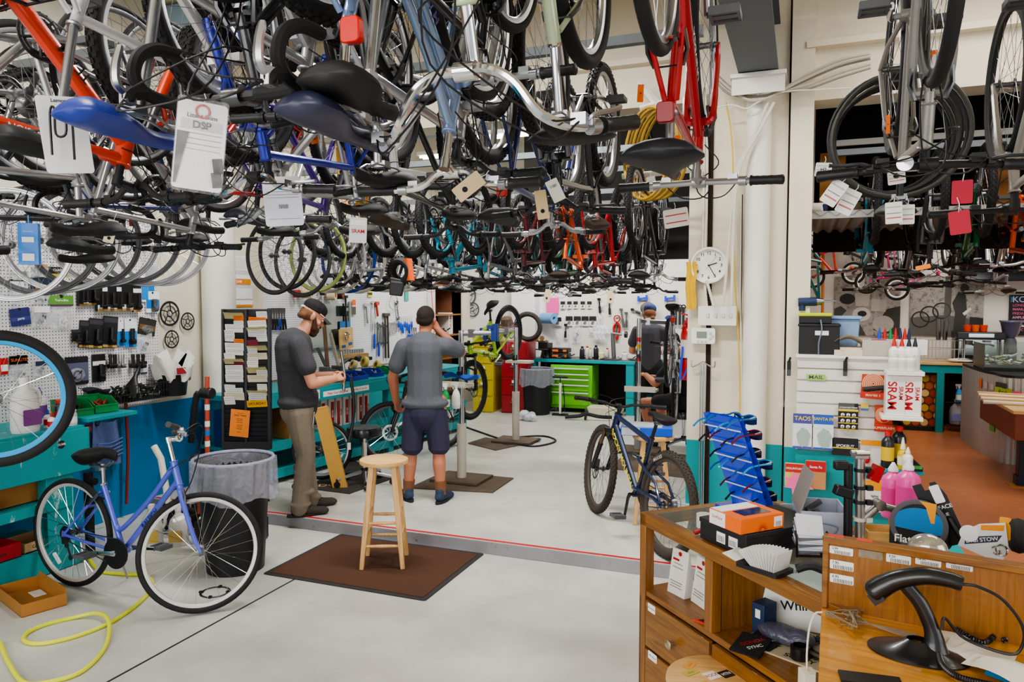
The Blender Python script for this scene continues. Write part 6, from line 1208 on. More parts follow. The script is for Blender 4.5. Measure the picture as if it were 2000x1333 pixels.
for i in range(2):t=thing('battery_charger','black charger with orange stripe, %s of the stacked pair on the back bench'%('lower','upper')[i],'charger',BB_(1095)@TR(0,0,.085*i)); q=MB(); q.box((0,0,.04),(.3,.2,.075)); q.build('charger_body',BLK,t,bev=.01); q=MB(); q.box((-.06,-.102,.04),(.1,.004,.035)); q.box((.1,-.102,.04),(.06,.004,.035)); q.build('orange_stripe',ORG,t)
for i,(px,c_,cc,r,h) in enumerate(((1137,'#23262e','#23262e',.04,.2),(1147,'#d8d6d0','#b81e1e',.03,.2),(1153,'#c8c4bc','#c8a018',.028,.18),(1164,'#26282c','#1a1a1c',.04,.22),(1175,'#d8cfa0','#d8d0b0',.05,.14),(1186,'#c8c4c0','#b82a2a',.03,.18),(1220,'#d0d4d8','#9aa',.045,.13))):bottle('%s bottle on the back bench, %s from the chargers'%(('dark blue','white red-capped','white yellow-capped','black','cream wide','grey red-capped','clear short')[i],ORD[i]),BB_(px,.2+.04*(i%2)),r,h,c_,cc if cc.startswith('#') and len(cc)==7 else '#99aaaa',neck=.5)
ts=thing('truing_stand','chrome wheel truing stand with black dial on the back bench','truing stand',BB_(1198,.15)); q=MB(); q.box((0,0,.015),(.2,.3,.03)); q.tube([(0,-.02,.02),(-.02,-.02,.42)],.022,10); q.tube([(0,.1,.02),(-.02,.1,.42)],.022,10); q.tube([(-.02,-.02,.42),(.14,-.02,.40)],.018,8); q.build('stand_body',STEEL,ts); q=MB(); q.lathe([(.05,-.02),(.05,.02)],18,(.2,-.02,.40),(1,0,0)); q.build('dial',BLK,ts)
q=MB(); R2=random.Random(6)
for i in range(60):a=V((R2.uniform(-1.3,1.3),R2.uniform(.05,.55),.935)); q.tube([a,a+V((R2.uniform(-.12,.12),R2.uniform(-.08,.08),R2.uniform(0,.05)))],R2.uniform(.006,.018),5)
q.build('bench_clutter',[mat('#4a4a4e',.5)],T=TR(-2.6,11.1,0),label='small loose tools scattered over the back bench top',cat='tools',kind='stuff')
PBK='small parts hung on the back pegboard'
for i,px in enumerate((1099,1112,1124,1138,1151)):pack('black-headed clear part pack, %s in the upper row of the back pegboard'%ORD[i],'B',px-4,589,px+5,603,'#e0dedb',[(.55,1.0,'#1c1c1e')],'blister',group=PBK)
for i,px in enumerate((1089,1111,1127,1142,1157)):pack('black-headed large part pack, %s in the second row of the back pegboard'%ORD[i],'B',px-6,618 if i else 620,px+8,637,'#dcdad6',[(.5,1.0,'#18181a')],'blister',group=PBK)
for i,(a,b,u,v) in enumerate(((1085,645,1095,668),(1118,635,1134,670),(1150,640,1160,655),(1168,612,1178,630),(1172,592,1182,606),(1100,650,1110,662))):bagged('clear bag of small parts low on the back pegboard, %s from the blue roll'%ORD[i],'B',a,b,u,v,GRY if i%2 else BLK,kind=i%3,group=PBK)
for i in range(7):bagged('cluster of clear bags above the truing stand on the back pegboard','B',1158+(i%4)*7,636+(i//4)*12,1170+(i%4)*7,652+(i//4)*12,WHT,kind=i%3,group='clear bag cluster',off=.03+.01*i)
o=wallpaper('bright pink note pinned on the back pegboard',1067,582,1091,613,'B',.03,'#e8519e',name='pink_note');
q=MB(); q.lathe([(.09,-.13),(.09,.13),(.03,.13),(.03,-.13)],22,ax=(.9,-.4,0)); q.build('paper_towel_roll',mat('#6d9cc4',.8,var=.2,sc=40),T=TR(*YP(1071,622,BY-.15)),label='blue paper towel roll below the pink note',cat='paper towel')
for i,(a,b,u,v,k,m1_,m2_) in enumerate(((1205,630,1204,652,'cutter',STEEL,mat('#a81c1c',.4)),(1213,605,1218,640,'bar',GRY,None),(1223,612,1224,640,'bar',STEEL,None),(1235,605,1250,612,'driver',STEEL,BLK),(1105,635,1104,660,'driver',STEEL,BLK),(1170,585,1172,612,'bar',BLK,None),(1190,590,1191,615,'bar',BLK,None))):
 A,B_=YP(a,b,BY-.05),YP(u,v,BY-.05); q=MB(); q.tube([A,B_],.012,6); q.mi(1)
 if k=='cutter':q.tube(bez([A.lerp(B_,.0),A.lerp(B_,.5)+V((.05,0,0)),B_+V((.01,0,-.1))],5),.018,6); q.tube(bez([A,A.lerp(B_,.5)-V((.05,0,0)),B_+V((-.01,0,-.1))],5),.018,6); q.ring(.05,.01,14,5,A+V((0,0,.06)),(0,1,0))
 else:q.tube([A.lerp(B_,.5),B_],.02,8); q.box(A,(.05,.03,.04))
 q.build('hand_tool',[m1_,m2_ or m1_],label='%s on the back pegboard, %s tool along from the pink note'%(('red handled cable cutter','grey bar tool','steel bar tool','black gripped driver','black handled scraper','black hex bar','black cone wrench')[i],ORD[i]),cat='tool')
for i,(a,b) in enumerate(((1247,1263),(1300,1317))):
 A,B_=YP(a,584,BY-.06),YP(b,582,BY-.06); q=MB(); q.tube([A,B_],.016,6); q.box(A,(.03,.04,.09)); q.box(B_,(.03,.04,.09)); q.build('wheel_peg_bar',BLH,label='blue mounting bar on the back pegboard, %s the blue cap'%('left above','past')[i] if False else 'blue mounting bar on the back pegboard, %s'%('nearer the pink note','nearer the fire extinguisher')[i],cat='bar')
q=MB(); q.ell((0,0,.02),(.12,.1,.1)); q.ell((.02,-.06,-.05),(.1,.06,.12)); q.build('shoulder_bag',mat('#5a5650',.8),T=TR(*YP(1265,605,BY-.15)),label='grey bag hanging on the back pegboard above the blue cap',cat='bag')
for i,(px,c_) in enumerate(((1320,'#22242a'),(1328,'#2a2c34'),(1312,'#1f3f8c'),(1335,'#26262a'))):a=YP(px,600,BY-.06); q=MB(); q.tube([a,a-V((0,0,.28))],.018,6); q.ring(.03,.01,12,5,a,(0,1,0)); q.build('hanging_tool',mat(c_,.5),label='dark tool hanging near the fire extinguisher, %s of four'%ORD[i],cat='tool')
wallpaper('blue card pinned on the white wall below the grey chainrings',904,598,914,622,'B',.03,'#2f86b8',name='wall_card'); wallpaper('pale green card pinned below the blue card on the white wall',906,624,918,650,'B',.03,'#c8cc96',name='wall_card')
t=thing('tire','folded knobby tyre with bright orange band hanging over the mechanics bench','tyre',TR(*P(782,530,5.4))@RZ(.4)); q=MB(); q.ring(.075,.03,30,10,(0,0,0),(.5,1,.1),sq=(1,1.3))
for i in range(30):a=2*pi*i/30; q.box((.105*cos(a),0,.105*sin(a)),(.012,.05,.01),RY(-a))
q.build('tire_roll',RUB,t); q=MB(); q.sheet(lambda u,v:V((.03+.06*u+.02*v,-.05-.02*sin(u*3),.09-.16*v)),6,6); q.build('orange_band',mat('#f0641c',.5),t,ang=2)
q=MB(); q.prism([(-.045,0),(.045,0),(.06,.12),(-.055,.13)],-.03,.03); o=q.build('saddle_pouch',BLK,T=TR(*P(773,578,5.4))@RZ(.4)@RY(.12),label='small black pouch hanging below the orange banded tyre',cat='pouch',bev=.008); q=MB(); q.box((0,-.0305,.10),(.08,.002,.012)); q.build('pouch_stripe',GRY,o)
q=MB(); q.lathe([(.16,0),(.10,.015),(.09,.12),(.06,.14),(.001,.145)],22); q.build('brown_hat',mat('#5a4438',.85),T=TR(cB.x-.12,cB.y+.25,UP+1.37)@RX(.3),label='brown brimmed hat on top of the filing cabinets',cat='hat')
q=MB(); q.ring(.2,.04,36,8,(0,0,.24),(0,1,.1)); q.build('tire',mat('#3a3634',.85),T=TR(cB.x+.22,cB.y+.28,UP+1.115),label='loose dark tyre standing on the red filing cabinet',cat='tyre')
# ---------- column wall fittings ----------
Cw=lambda px,py,off=.02:YP(px,py,CY-off)
ck=thing('wall_clock','round white wall clock showing twenty-five past two on the cream pillar','clock',TR(*Cw(1385,519)))
q=MB(); q.lathe([(.155,0),(.155,-.03),(.15,-.045),(.135,-.045),(.132,-.02)],48,ax=(0,1,0),caps=False); q.build('rim',mat('#e6e4de',.35,coat=.4),ck)
q=MB(); q.lathe([(.134,-.021),(.001,-.021)],48,ax=(0,1,0),caps=False); q.build('dial',mat('#eceade',.6),ck)
for i in range(1,13):a=pi/2-2*pi*i/12; text(str(i),.036,INK,ck,fr((.103*cos(a),-.023,.103*sin(a)),(1,0,0),(0,0,1)),'numeral');
def clk(a,l0,l1,w,m_,nm):a=pi/2-a; q=MB(); q.tube([(l0*cos(a),-.026,l0*sin(a)),(l1*cos(a),-.026,l1*sin(a))],w,4); q.build(nm,m_,ck)
clk(2*pi*(2.42/12),-.01,.07,.0035,INK,'hour_hand'); clk(2*pi*25/60,-.012,.105,.0028,INK,'minute_hand'); clk(2*pi*6.5/60,-.04,.1,.001,RED,'second_hand')
T,w,h=onwall('C',1363,598,1438,636,.07); sw=thing('light_switch_box','white four-gang switch box below the clock','switch',T); q=MB(); q.prism(rr(w,h,.004),-.004,.0); q.box((0,.035,h/2),(w*.96,.07,h*.94)); q.build('box_body',mat('#e4e2dc',.4),sw)
for i in range(4):q=MB(); q.box((-w*.27+w*.2*i+.01,-.008,h*.5),(.012,.014,.026)); q.build('toggle',WHT,sw); q=MB(); q.box((-w*.27+w*.2*i+.01,-.005,h*.5),(.022,.002,.034)); q.build('toggle_slot',mat('#b8b6b0',.5),sw)
T,w,h=onwall('C',1350,641,1397,672,.03); th_=thing('thermostat','white digital thermostat under the switch box','thermostat',T); q=MB(); q.prism(rr(w,h,.018),-.03,0); q.build('case',mat('#e8e6e0',.4),th_,bev=.003); q=MB(); q.box((-w*.05,-.032,h*.58),(w*.42,.003,h*.4)); q.build('display',mat('#6d7d6c',.3),th_)
for i in range(3):q=MB(); q.lathe([(.01,-.036),(.01,-.028)],12,(-w*.2+w*.16*i,0,h*.16),(0,1,0)); q.build('button',mat('#c4c2bc',.5),th_)
for i in range(3):q=MB(); q.lathe([(.011,-.036),(.011,-.028)],12,(w*.31+(.02 if i==1 else 0),0,h*(.36+.16*i)),(0,1,0)); q.build('button',mat('#c4c2bc',.5),th_)
hk=thing('wire_hook','double chrome hook with hanging metal rods below the thermostat','hook',TR(*Cw(1374,710))); q=MB(); q.tube(bez([(-.10,-.02,.02),(-.09,-.03,-.03),(-.04,-.03,-.01),(0,-.02,.015),(.04,-.03,-.01),(.09,-.03,-.03),(.10,-.02,.02)],5),.006,6); q.build('hook',CHR,hk)
for dx in(-.022,.0,.022):q=MB(); q.tube([(dx,-.025,0),(dx*.7,-.025,-1.35)],.006,6); q.build('rod',ALU,hk)
def conduit(label,pts,r,c_,rib=True,off=.03,name='conduit'):
 off=.16 if label.startswith('ribbed conduit') else off
 pp=bez([Cw(a,b,off) for a,b in pts],10); q=MB(); n=len(pp)
 if rib:
  L=[0]
  for i in range(1,n):L.append(L[-1]+(pp[i]-pp[i-1]).length)
  k=int(L[-1]/.012); pts2=[]; rs=[]; j=0
  for i in range(k+1):
   s=L[-1]*i/k
   while j<n-2 and L[j+1]<s:j+=1
   t=(s-L[j])/max(1e-6,L[j+1]-L[j]); pts2.append(pp[j].lerp(pp[j+1],t)); rs.append(r*(1 if i%2 else .84))
  q.tube(pts2,rs,7)
 else:q.tube(pp,r,6)
 return q.build(name,mat(c_,.5),label=label,cat='conduit' if rib else 'cable')
conduit('ribbed white conduit above the clock, first from the post edge',[(1372,170),(1375,300),(1374,400),(1372,486)],.011,'#dcd8cc'); conduit('ribbed white conduit above the clock, second from the post edge',[(1379,180),(1381,300),(1380,400),(1377,486)],.011,'#d8d4c8')
conduit('ribbed conduit leaving the underside of the clock toward the switch box',[(1380,548),(1386,570),(1394,598)],.013,'#d8d4c8'); conduit('second ribbed conduit under the clock dropping straight to the switch box',[(1376,548),(1378,575),(1380,598)],.013,'#d8d4c8')
conduit('ribbed conduit rising from the middle of the switch box',[(1411,598),(1416,560),(1423,470),(1430,400),(1440,330),(1470,270),(1500,200)],.013,'#d4d0c4'); conduit('ribbed conduit rising beside it from the switch box to the column',[(1428,598),(1430,540),(1432,450),(1436,380),(1448,320),(1486,250),(1512,200)],.013,'#d4d0c4')
conduit('yellow cable running down the wall beside the column',[(1418,200),(1428,260),(1432,340),(1433,480),(1436,560),(1441,640),(1445,760),(1443,860)],.006,'#d8b42a',False,.05); conduit('pale cable running down beside the yellow one',[(1440,330),(1446,440),(1446,560),(1448,700),(1452,850)],.006,'#d4cfc0',False,.05)
conduit('dark cable running down the edge of the round column',[(1450,380),(1449,520),(1447,640),(1450,780)],.005,'#3a3630',False,.05)
for i,(dy,dz) in enumerate(((0,0),(10,6),(20,12),(28,2),(5,18))):conduit('grey cable sagging across the top of the column, %s of five'%ORD[i],[(1398,145+dy*.6),(1425,170+dy*.5),(1462,188+dz*.4),(1500,186+dz*.3),(1540,168+dy*.4),(1580,145+dy),(1640,118+dy*1.2),(1700,105+dy)],.008 if i%2 else .013,'#8d877a' if i%2 else '#b8b2a4',bool(i%2 ==0),.16+.01*i)
conduit('white cable looping from the cable bundle toward the shop bay',[(1400,210),(1430,205),(1458,212),(1480,200),(1530,180),(1600,175),(1660,172)],.006,'#e0ddd4',False,.2)
q=MB(); q.sheet(lambda u,v:V(((u-.5)*.085+.006*sin(v*9),-.02-.012*sin(u*8),-.40*v)),9,10); q.build('yellow_cloth',mat('#dcb01c',.8,var=.15,sc=20),T=TR(*Cw(1351,512,.05)),label='yellow cloth hanging at the edge of the post beside the clock',cat='cloth',ang=2)
fx=thing('fire_extinguisher','red fire extinguisher with blue lanyard hung at the edge of the pillar','fire extinguisher',TR(*P(1343,742,6.6))); q=MB(); q.lathe([(.06,0),(.066,.01),(.066,.40),(.055,.45),(.025,.485),(.025,.51)],28); q.build('cylinder',mat('#b80f18',.3,coat=.5),fx)
q=MB(); q.lathe([(.0668,.2),(.0668,.36)],20,ax=(0,0,1),caps=False); q.build('instruction_label',mat('#d8d4cc',.6),fx); q=MB(); q.lathe([(.0675,.185),(.0675,.197)],28,caps=False); q.build('strap',BLK,fx)
q=MB(); q.box((0,0,.53),(.04,.05,.05)); q.prism([(-.07,.60),(.02,.58),(.05,.56),(.02,.565),(-.07,.585)],-.012,.012); q.tube([(-.02,-.02,.53),(-.05,-.03,.45)],.01,6); q.build('handle',mat('#a31c1c',.4),fx)
q=MB(); q.sheet(lambda u,v:V((.05+.015*u-.09*v+.04*sin(v*3),-.075-.02*v,.52-.5*v)),3,12); q.sheet(lambda u,v:V((-.045+.018*u-.02*v,-.075-.02*v,.3-.3*v)),3,6); q.build('lanyard',mat('#1f3fd0',.7),fx,ang=2)
cmr=thing('security_camera','white bullet security camera on the cream board over the shop bay','security camera',TR(*P(1575,411,6.3))@RZ(-.5)); q=MB(); q.lathe([(.045,-.02),(.045,.0)],18,ax=(0,1,0)); q.tube(bez([(0,0,0),(.05,-.03,0),(.08,-.05,.005)],5),.018,8); q.build('mount',WHT,cmr); q=MB(); q.tube([(.06,-.05,.008),(.09,-.06,.006),(.2,-.10,-.01),(.205,-.10,-.01)],[.03,.042,.045,.04],18); q.build('camera_body',WHT,cmr); q=MB(); q.tube([(.203,-.10,-.0105),(.21,-.103,-.0115)],.036,18); q.build('lens',mat('#26305a',.1,coat=.8),cmr)
# ---------- tags and packages hung from the bikes ----------
def tagcard(label,px,py,d,w,h,c_,ry=0.0,rz=0.0,words=(),hole=None,string=.06,bands=(),name='price_tag',wcol='#2a2a2c'):
 c=P(px,py,d); T=TR(*c)@RZ(YAW-(px-1000)/FP+rz)@RY(ry)
 t=thing(name,label,'tag',T); q=MB(); q.prism(rr(w,h,w*.08),-.0008,.0008,TR(0,0,-h)); q.build('card',mat(c_,.7,var=.05),t)
 if hole:q=MB(); q.lathe([(w*.18,-.0012),(w*.18,.0012)],16,(0,0,-h*hole),(0,1,0)); q.build('dark_dot',INK,t)
 for a,b,cc in bands:q=MB(); q.box((0,-.0012,-h*(a+b)/2),(w*.84,.0008,h*(b-a))); q.build('printed_band',mat(cc,.6),t)
 q=MB(); q.tube([(0,0,-.005),(.004,0,string*.5),(0,0,string)],.0012,4); q.build('string',WHT,t)
 for tx,sz,zz in words:text(tx,sz*w,mat(wcol,.7),t,fr((0,-.0026,-h*zz),(1,0,0),(0,0,1)))
 return t
ls=tagcard('clear blister package of black grip tape hanging from the drop bar',398,200,1.68,.105,.20,'#f2f2f2',.10,0,(('Lizard Skins',.13,.17),('DSP',.22,.27),('3.2',.16,.27)),None,.02,((.21,.33,'#c9cacc'),(.36,.37,'#9a9a9c'),(.42,.43,'#9a9a9c'),(.48,.49,'#9a9a9c'),(.54,.55,'#b0b0b0')),'grip_tape_package')
q=MB(); q.prism(rr(.108,.205,.008),-.025,-.022,TR(0,0,-.203)); q.prism(rr(.108,.205,.008),.022,.025,TR(0,0,-.203)); q.build('blister_case',CLR,ls); q=MB(); q.prism([(-.05,-.072),(-.025,-.072),(-.045,-.19),(-.05,-.19)],-.003,-.001); q.build('dark_wedge',GRY,ls)
for z in(-.14,-.172):q=MB(); q.lathe([(.022,-.01),(.022,.012),(.012,.012),(.012,-.01)],20,(.04,.012,z),(1,0,.2)); q.build('grip_tape_roll',BLK,ls)
q=MB(); q.ring(.014,.003,20,5,(0,-.002,-.022),(0,1,0),sq=(1,.5)); q.build('red_emblem',RED,ls)
tagcard('white card with a black two-pronged loop print hanging over the orange bike',115,188,1.8,.105,.185,'#f3f3f3',-.12,.15,(('Lemond',.12,.06),),None,.03,(),'saddle_card')
q=MB(); c=P(118,262,1.77); q.tube(bez([(-.02,0,-.05),(-.022,0,.05),(-.012,0,.06),(-.01,0,0),(.012,0,0),(.014,0,.05),(.026,0,.05),(.03,0,-.06)],4),.003,5); q.build('saddle_rail_loop',BLK,T=TR(*c)@RZ(.5),label='black wire loop clipped through the white card over the orange bike',cat='wire')
t_=thing('blue_product_box','bright blue hanging box with white labels over the near pegboard','box',TR(*P(56,437,3.6))@RZ(.75)); q=MB(); q.box((0,0,-.1),(.085,.055,.2)); q.tube([(0,0,0),(0,0,.04)],.004,5); q.build('box_body',mat('#1878d0',.4,coat=.3),t_); q=MB(); q.box((.0,-.0285,-.08),(.05,.002,.025)); q.box((0,-.0285,-.165),(.05,.002,.035)); q.build('white_label',PAP,t_); text('shimano',.012,mat('#a8d0f0',.5),t_,fr((0,-.029,-.04),(1,0,0),(0,0,1)))
tagcard('cream repair tag numbered 267952 hanging over the near pegboard',222,430,3.3,.042,.105,'#ded2b4',.25,0,(('267952',.24,.38),),.8,.05)
tagcard('large white invoice sheet hanging from the silver handlebar before the pier',548,345,3.0,.15,.20,'#dfe0ec',-.08,0,(('||||||||',.12,.6),),None,.03,((.3,.31,'#8a8a94'),(.36,.37,'#8a8a94'),(.42,.43,'#8a8a94'),(.85,.86,'#8a8a94')),'invoice_sheet')
sp_=tagcard('small clear bag with red print hanging over the bearded person',700,425,3.2,.075,.11,'#dcdde0',.04,0,(('SRAM',.3,.55),),None,.02,((.1,.3,'#f4f4f4'),),'parts_bag','#c02020')
tagcard('tan card tag with a black dot under the chrome cruiser bar',940,345,2.3,.05,.10,'#cfb791',.9,0,(),.65,.03); tagcard('tan card tag with a black dot hanging below the black riser bar',1054,372,2.8,.045,.11,'#cdb38a',-.15,0,(),.72,.04)
tagcard('white price tag beside the tan tag below the black riser bar',1075,352,2.9,.05,.09,'#ece9e4',-.45,0,(('1101',.3,.3),),None,.03)
tagcard('tan tag with dark dot low over the back benches',1072,566,5.8,.05,.10,'#cdb994',.25,0,(),.7,.03); tagcard('cream tag hanging low at the ribbed edge of the back pegboard',1191,568,5.9,.05,.10,'#d2bf98',-.1,0,(),.7,.03)
tagcard('white form with red stripes hanging before the pillar',1318,408,3.6,.12,.09,'#dcd6cc',-.15,0,(),None,.03,((.3,.36,'#b83a3a'),(.7,.76,'#b83a3a')),'form_sheet'); tagcard('white price slip under the black saddle beside the pillar',1270,345,2.9,.035,.06,'#e9e6e2',-.2,0,(),None,.02,((.4,.45,'#b83a3a'),))
for i,(px,py,d,w_,h_,ry) in enumerate(((1252,165,4.2,.035,.10,.05),(1318,265,3.4,.05,.07,0),(610,262,3.8,.04,.05,-.3),(1735,225,2.8,.014,.07,0),(1822,98,2.6,.03,.05,.1))):tagcard('orange size tag %s'%('beside the mountain bike over the loft rack','hanging behind the red bike beside the pillar','between blue frames above the bench','tucked behind the grey disc brake bike','on the fork crown of the grey disc brake bike')[i],px,py,d,w_,h_,'#f5741c',ry,0,(('26',.4,.5),),None,.02)
for i,(px,py,ry,tx) in enumerate(((1845,108,.3,'700x28'),(1832,135,.25,'700x28'))):tagcard('white tyre size slip reading 700x28, %s of the pair over the counter'%('upper','lower')[i],px,py,2.5,.07,.045,'#efece6',ry,0,((tx,.2,.55),),None,.02,(),'size_slip','#d8641c')
for i,(px,py,d,w_,h_,ry) in enumerate(((1645,355,2.3,.05,.08,.6),(1670,372,2.35,.05,.08,.5),(1745,395,2.4,.05,.07,-.05),(1772,400,2.45,.045,.065,0),(1610,318,2.4,.05,.045,.1),(1750,335,2.3,.05,.04,-.1))):tagcard('white printed price tag under the grey bikes, %s'%('tilted, closest to the pillar','tilted, second from the pillar','square, below the leather saddle','square, beside the red tags','small, reading H2','small with an orange dot')[i],px,py,d,w_,h_,'#edebe6',ry,0,(('H2',.3,.5),) if i==4 else(),.35 if i==5 else None,.02,((.2,.26,'#b8b6b0'),(.5,.54,'#8a8884'),(.7,.76,'#c06a6a')))
for i,(py,ry) in enumerate(((352,0),(412,-.12))):tagcard('crimson red tag hanging from the grey bike bar, %s of two'%('upper','lower')[i],1880 if i==0 else 1872,py,2.2,.055,.07,'#b3243c',ry,0,(),None,.04,(),'red_tag')
tagcard('orange paper tag hanging low over the shop posters',1802,518,5.0,.09,.03,'#f08a2a',-.2,0,(),None,.03)
hl=thing('bike_headlight','round clear bicycle headlight clipped on the grey disc brake bike bar','headlight',TR(*P(1768,320,2.15))@RZ(YAW-.53)); q=MB(); q.lathe([(.012,.03),(.022,.01),(.024,-.01)],20,ax=(0,1,0)); q.build('lamp_body',BLK,hl); q=MB(); q.lathe([(.0225,-.0105),(.001,-.013)],20,ax=(0,1,0),caps=False); q.build('lens',mat('#c8c8cc',.15,.6,.2,200),hl)
def tyre(label,px,py,d,r,tw,c_,ax=(0,1,0),group=None,name='tire'):
 q=MB(); q.ring(r,tw,40,8,(0,0,0),ax); return q.build(name,mat(c_,.7),T=TR(*P(px,py,d)),label=label,cat='tyre',group=group)
for i in range(9):tyre('black road tyre, %s of the bundle hung over the counter'%ORD[i],1752+5*math.cos(i*1.3)-2*i,262+4*math.sin(i*2.1)+2*i,4.0+.035*i,.335-.004*i,.012,'#1d1d1f' if i%3 else '#34342f',(.15,1,.05*math.sin(i)),'tyre bundle over the counter')
for i in range(6):tyre('tan wall tyre, %s of the bundle on the loft rack beside the pillar'%ORD[i],1262+7*i,300+3*(i%2),5.9+.06*i,.36,.013,'#9a7c2c' if i%2 else '#b08a34',(.75,.65,0),'tan tyres on the loft rack')
for i in range(6):tyre('yellow wall tyre, %s of the bundle hung above the bench wheels'%ORD[i],672+6*i,330+2*i,5.6+.05*i,.33,.012,'#b8862a',(.7,.6,.1),'yellow wall tyres above the bench')
for i in range(5):tyre('black tyre with white stripe, %s on the loft behind the red bike'%ORD[i],1290+10*i,222+4*i,7.25+.05*i,.34,.016,'#222224',(.2,1,.1),'black tyres on the loft rack')
q=MB(); A=[YP(a,b,6.35) for a,b in((1248,160),(1330,260),(1250,212),(1330,190))]; q.tube([A[0],A[1]],.03,4); q.tube([A[2],A[3]],.025,4); q.tube([YP(1215,345,6.35),YP(1370,330,6.35)],.025,4); q.build('tire_rack',WHT,label='white angle iron tyre rack on the loft beside the pillar',cat='rack')
for i,(a,b,u,v,c_) in enumerate(((1600,300,1650,400,'#a8743a'),(1930,330,1990,400,'#8a5a2c'),(1660,420,1720,455,'#9a8a70'))):
 c0=YP((a+u)/2,v,7.2); w_=(YP(u,v,7.2)-YP(a,v,7.2)).length; h_=YP(a,b,7.2).z-c0.z; q=MB(); q.box((0,.2,h_/2),(w_,.4,h_)); q.box((0,.2,h_+.003),(w_*.2,.4,.004)); q.build('storage_carton',mat(c_,.8),T=TR(c0.x,c0.y,max(c0.z,2.6)),label='brown storage carton on the loft over the shop bay, %s from the pillar'%ORD[i],cat='box',bev=.004)
for z in(2.95,3.2):q=MB(); q.box((2.4,7.0,z),(4.4,.04,.05)); struct('trim_loft_rail',q,mat('#8f8f8c',.5,.4))
# ---------- sales counter ----------
CA,CB_=F(1250,1000,1.0),F(1605,1172,1.0)
e1=(CB_-CA); e1.z=0; e1.normalize(); e2=V((-e1.y,e1.x,0))
CT=Mx(((e1.x,e2.x,0,CA.x),(e1.y,e2.y,0,CA.y),(0,0,1,0),(0,0,0,1)))
CTL=1.05; CD=.62
ct=thing('display_counter','oak display counter with glass top and open front shelf before the navy mountain bike','counter',CT)
def cbx(nm,c,d,m_,par=None,bev=.003):q=MB(); q.box(c,d); return q.build(nm,m_,par or ct,bev=bev)
OAKX=wood('oak_rail','#724819','#97652a',0,sc=4)
cbx('top_rail',(CTL/2,.0225,.975),(CTL,.045,.05),OAKX); cbx('top_rail',(CTL/2,CD,.975),(CTL,.045,.05),OAKX); cbx('top_rail',(.0225,CD/2,.9745),(.045,CD,.049),wood('oak_rail_deep','#724819','#97652a',1,sc=4))
cbx('glass_top',(CTL/2+.02,CD/2+.01,.998),(CTL-.05,CD-.05,.006),GLS,bev=0)
cbx('corner_post',(.021,.021,.49),(.042,.042,.93),OAKV); cbx('corner_post',(.021,CD,.49),(.042,.042,.93),OAKV); cbx('divider_post',(.44,.021,.82),(.042,.042,.26),OAKV); cbx('divider_panel',(.445,CD/2+.02,.82),(.018,CD-.06,.26),OAKV)
cbx('display_shelf',(CTL/2,CD/2,.68),(CTL-.01,CD-.01,.024),OAKX); cbx('side_panel',(.008,CD/2,.33),(.016,CD,.66),OAKV); cbx('back_panel',(CTL/2,CD+.0,.33),(CTL,.012,.66),OAKX)
cbx('plinth',(CTL/2,CD/2,.03),(CTL,CD-.05,.06),OAKX)
for z0,z1 in((.47,.665),(.27,.465),(.06,.265)):d_=cbx('drawer',(.255,.004,(z0+z1)/2),(.40,.02,z1-z0-.008),OAKX); q=MB(); q.lathe([(.006,0),(.006,-.016),(.016,-.022),(.018,-.03),(.010,-.036),(.001,-.037)],18,(.255,-.006,(z0+z1)/2),(0,1,0)); q.build('drawer_knob',mat('#b8a88c',.25,.8),d_)
cbx('front_panel',(.77,.006,.36),(.6,.02,.6),OAKX)
for x_,z_,w_ in((.10,.64,.05),(.11,.45,.06)):q=MB(); q.prism(rr(w_,.032,.004),-.0075,-.006,TR(x_,0,z_-.016)); o=q.build('paper_sticker',PAP,ct); text('office drawer',.009,INK,o,fr((x_,-.0078,z_),(1,0,0),(0,0,1)))
pA,pB=F(1608,1046,1.19),F(2000,1106,1.19); d1=(pB-pA); d1.z=0; d1.normalize(); d2=V((-d1.y,d1.x,0))
DT=Mx(((d1.x,d2.x,0,pA.x),(d1.y,d2.y,0,pA.y),(0,0,1,0),(0,0,0,1)))
DZ=.985; DESK=wood('oak_desk','#b87a26','#d69a3c',0,rough=.35,sc=3,coat=.4); PANW=wood('oak_panel','#7e4f18','#99652a',2,sc=5)
dk=thing('register_desk','golden oak register desk with raised back panel in the corner of the photo','desk',DT)
fl=DT.inverted()@F(1598,1333,DZ)
q=MB(); q.add([(0,0,DZ),(1.2,0,DZ),(1.2,-1.0,DZ),(fl.x*1.9,fl.y*1.9,DZ)]+[(0,0,DZ-.03),(1.2,0,DZ-.03),(1.2,-1.0,DZ-.03),(fl.x*1.9,fl.y*1.9,DZ-.03)],[(0,1,2,3),(7,6,5,4),(0,4,5,1),(1,5,6,2),(2,6,7,3),(3,7,4,0)]); q.build('desktop',DESK,dk,sm=False)
q=MB(); q.box((.6,.012,1.075),(1.2,.024,.20)); q.build('back_panel',PANW,dk); q=MB(); q.box((.6,.008,1.18),(1.2,.034,.022)); q.box((.008,.006,1.08),(.016,.030,.19)); q.build('panel_trim',OAKX,dk,bev=.003)
q=MB(); q.box((.58,-.02,.47),(1.1,.03,.94)); q.build('front_board',OAKX,dk)
def onpan(px,py):
 r=DT.inverted().to_3x3()@ray(px,py); o=DT.inverted()@EYE; return o+r*((-.001-o.y)/r.y)
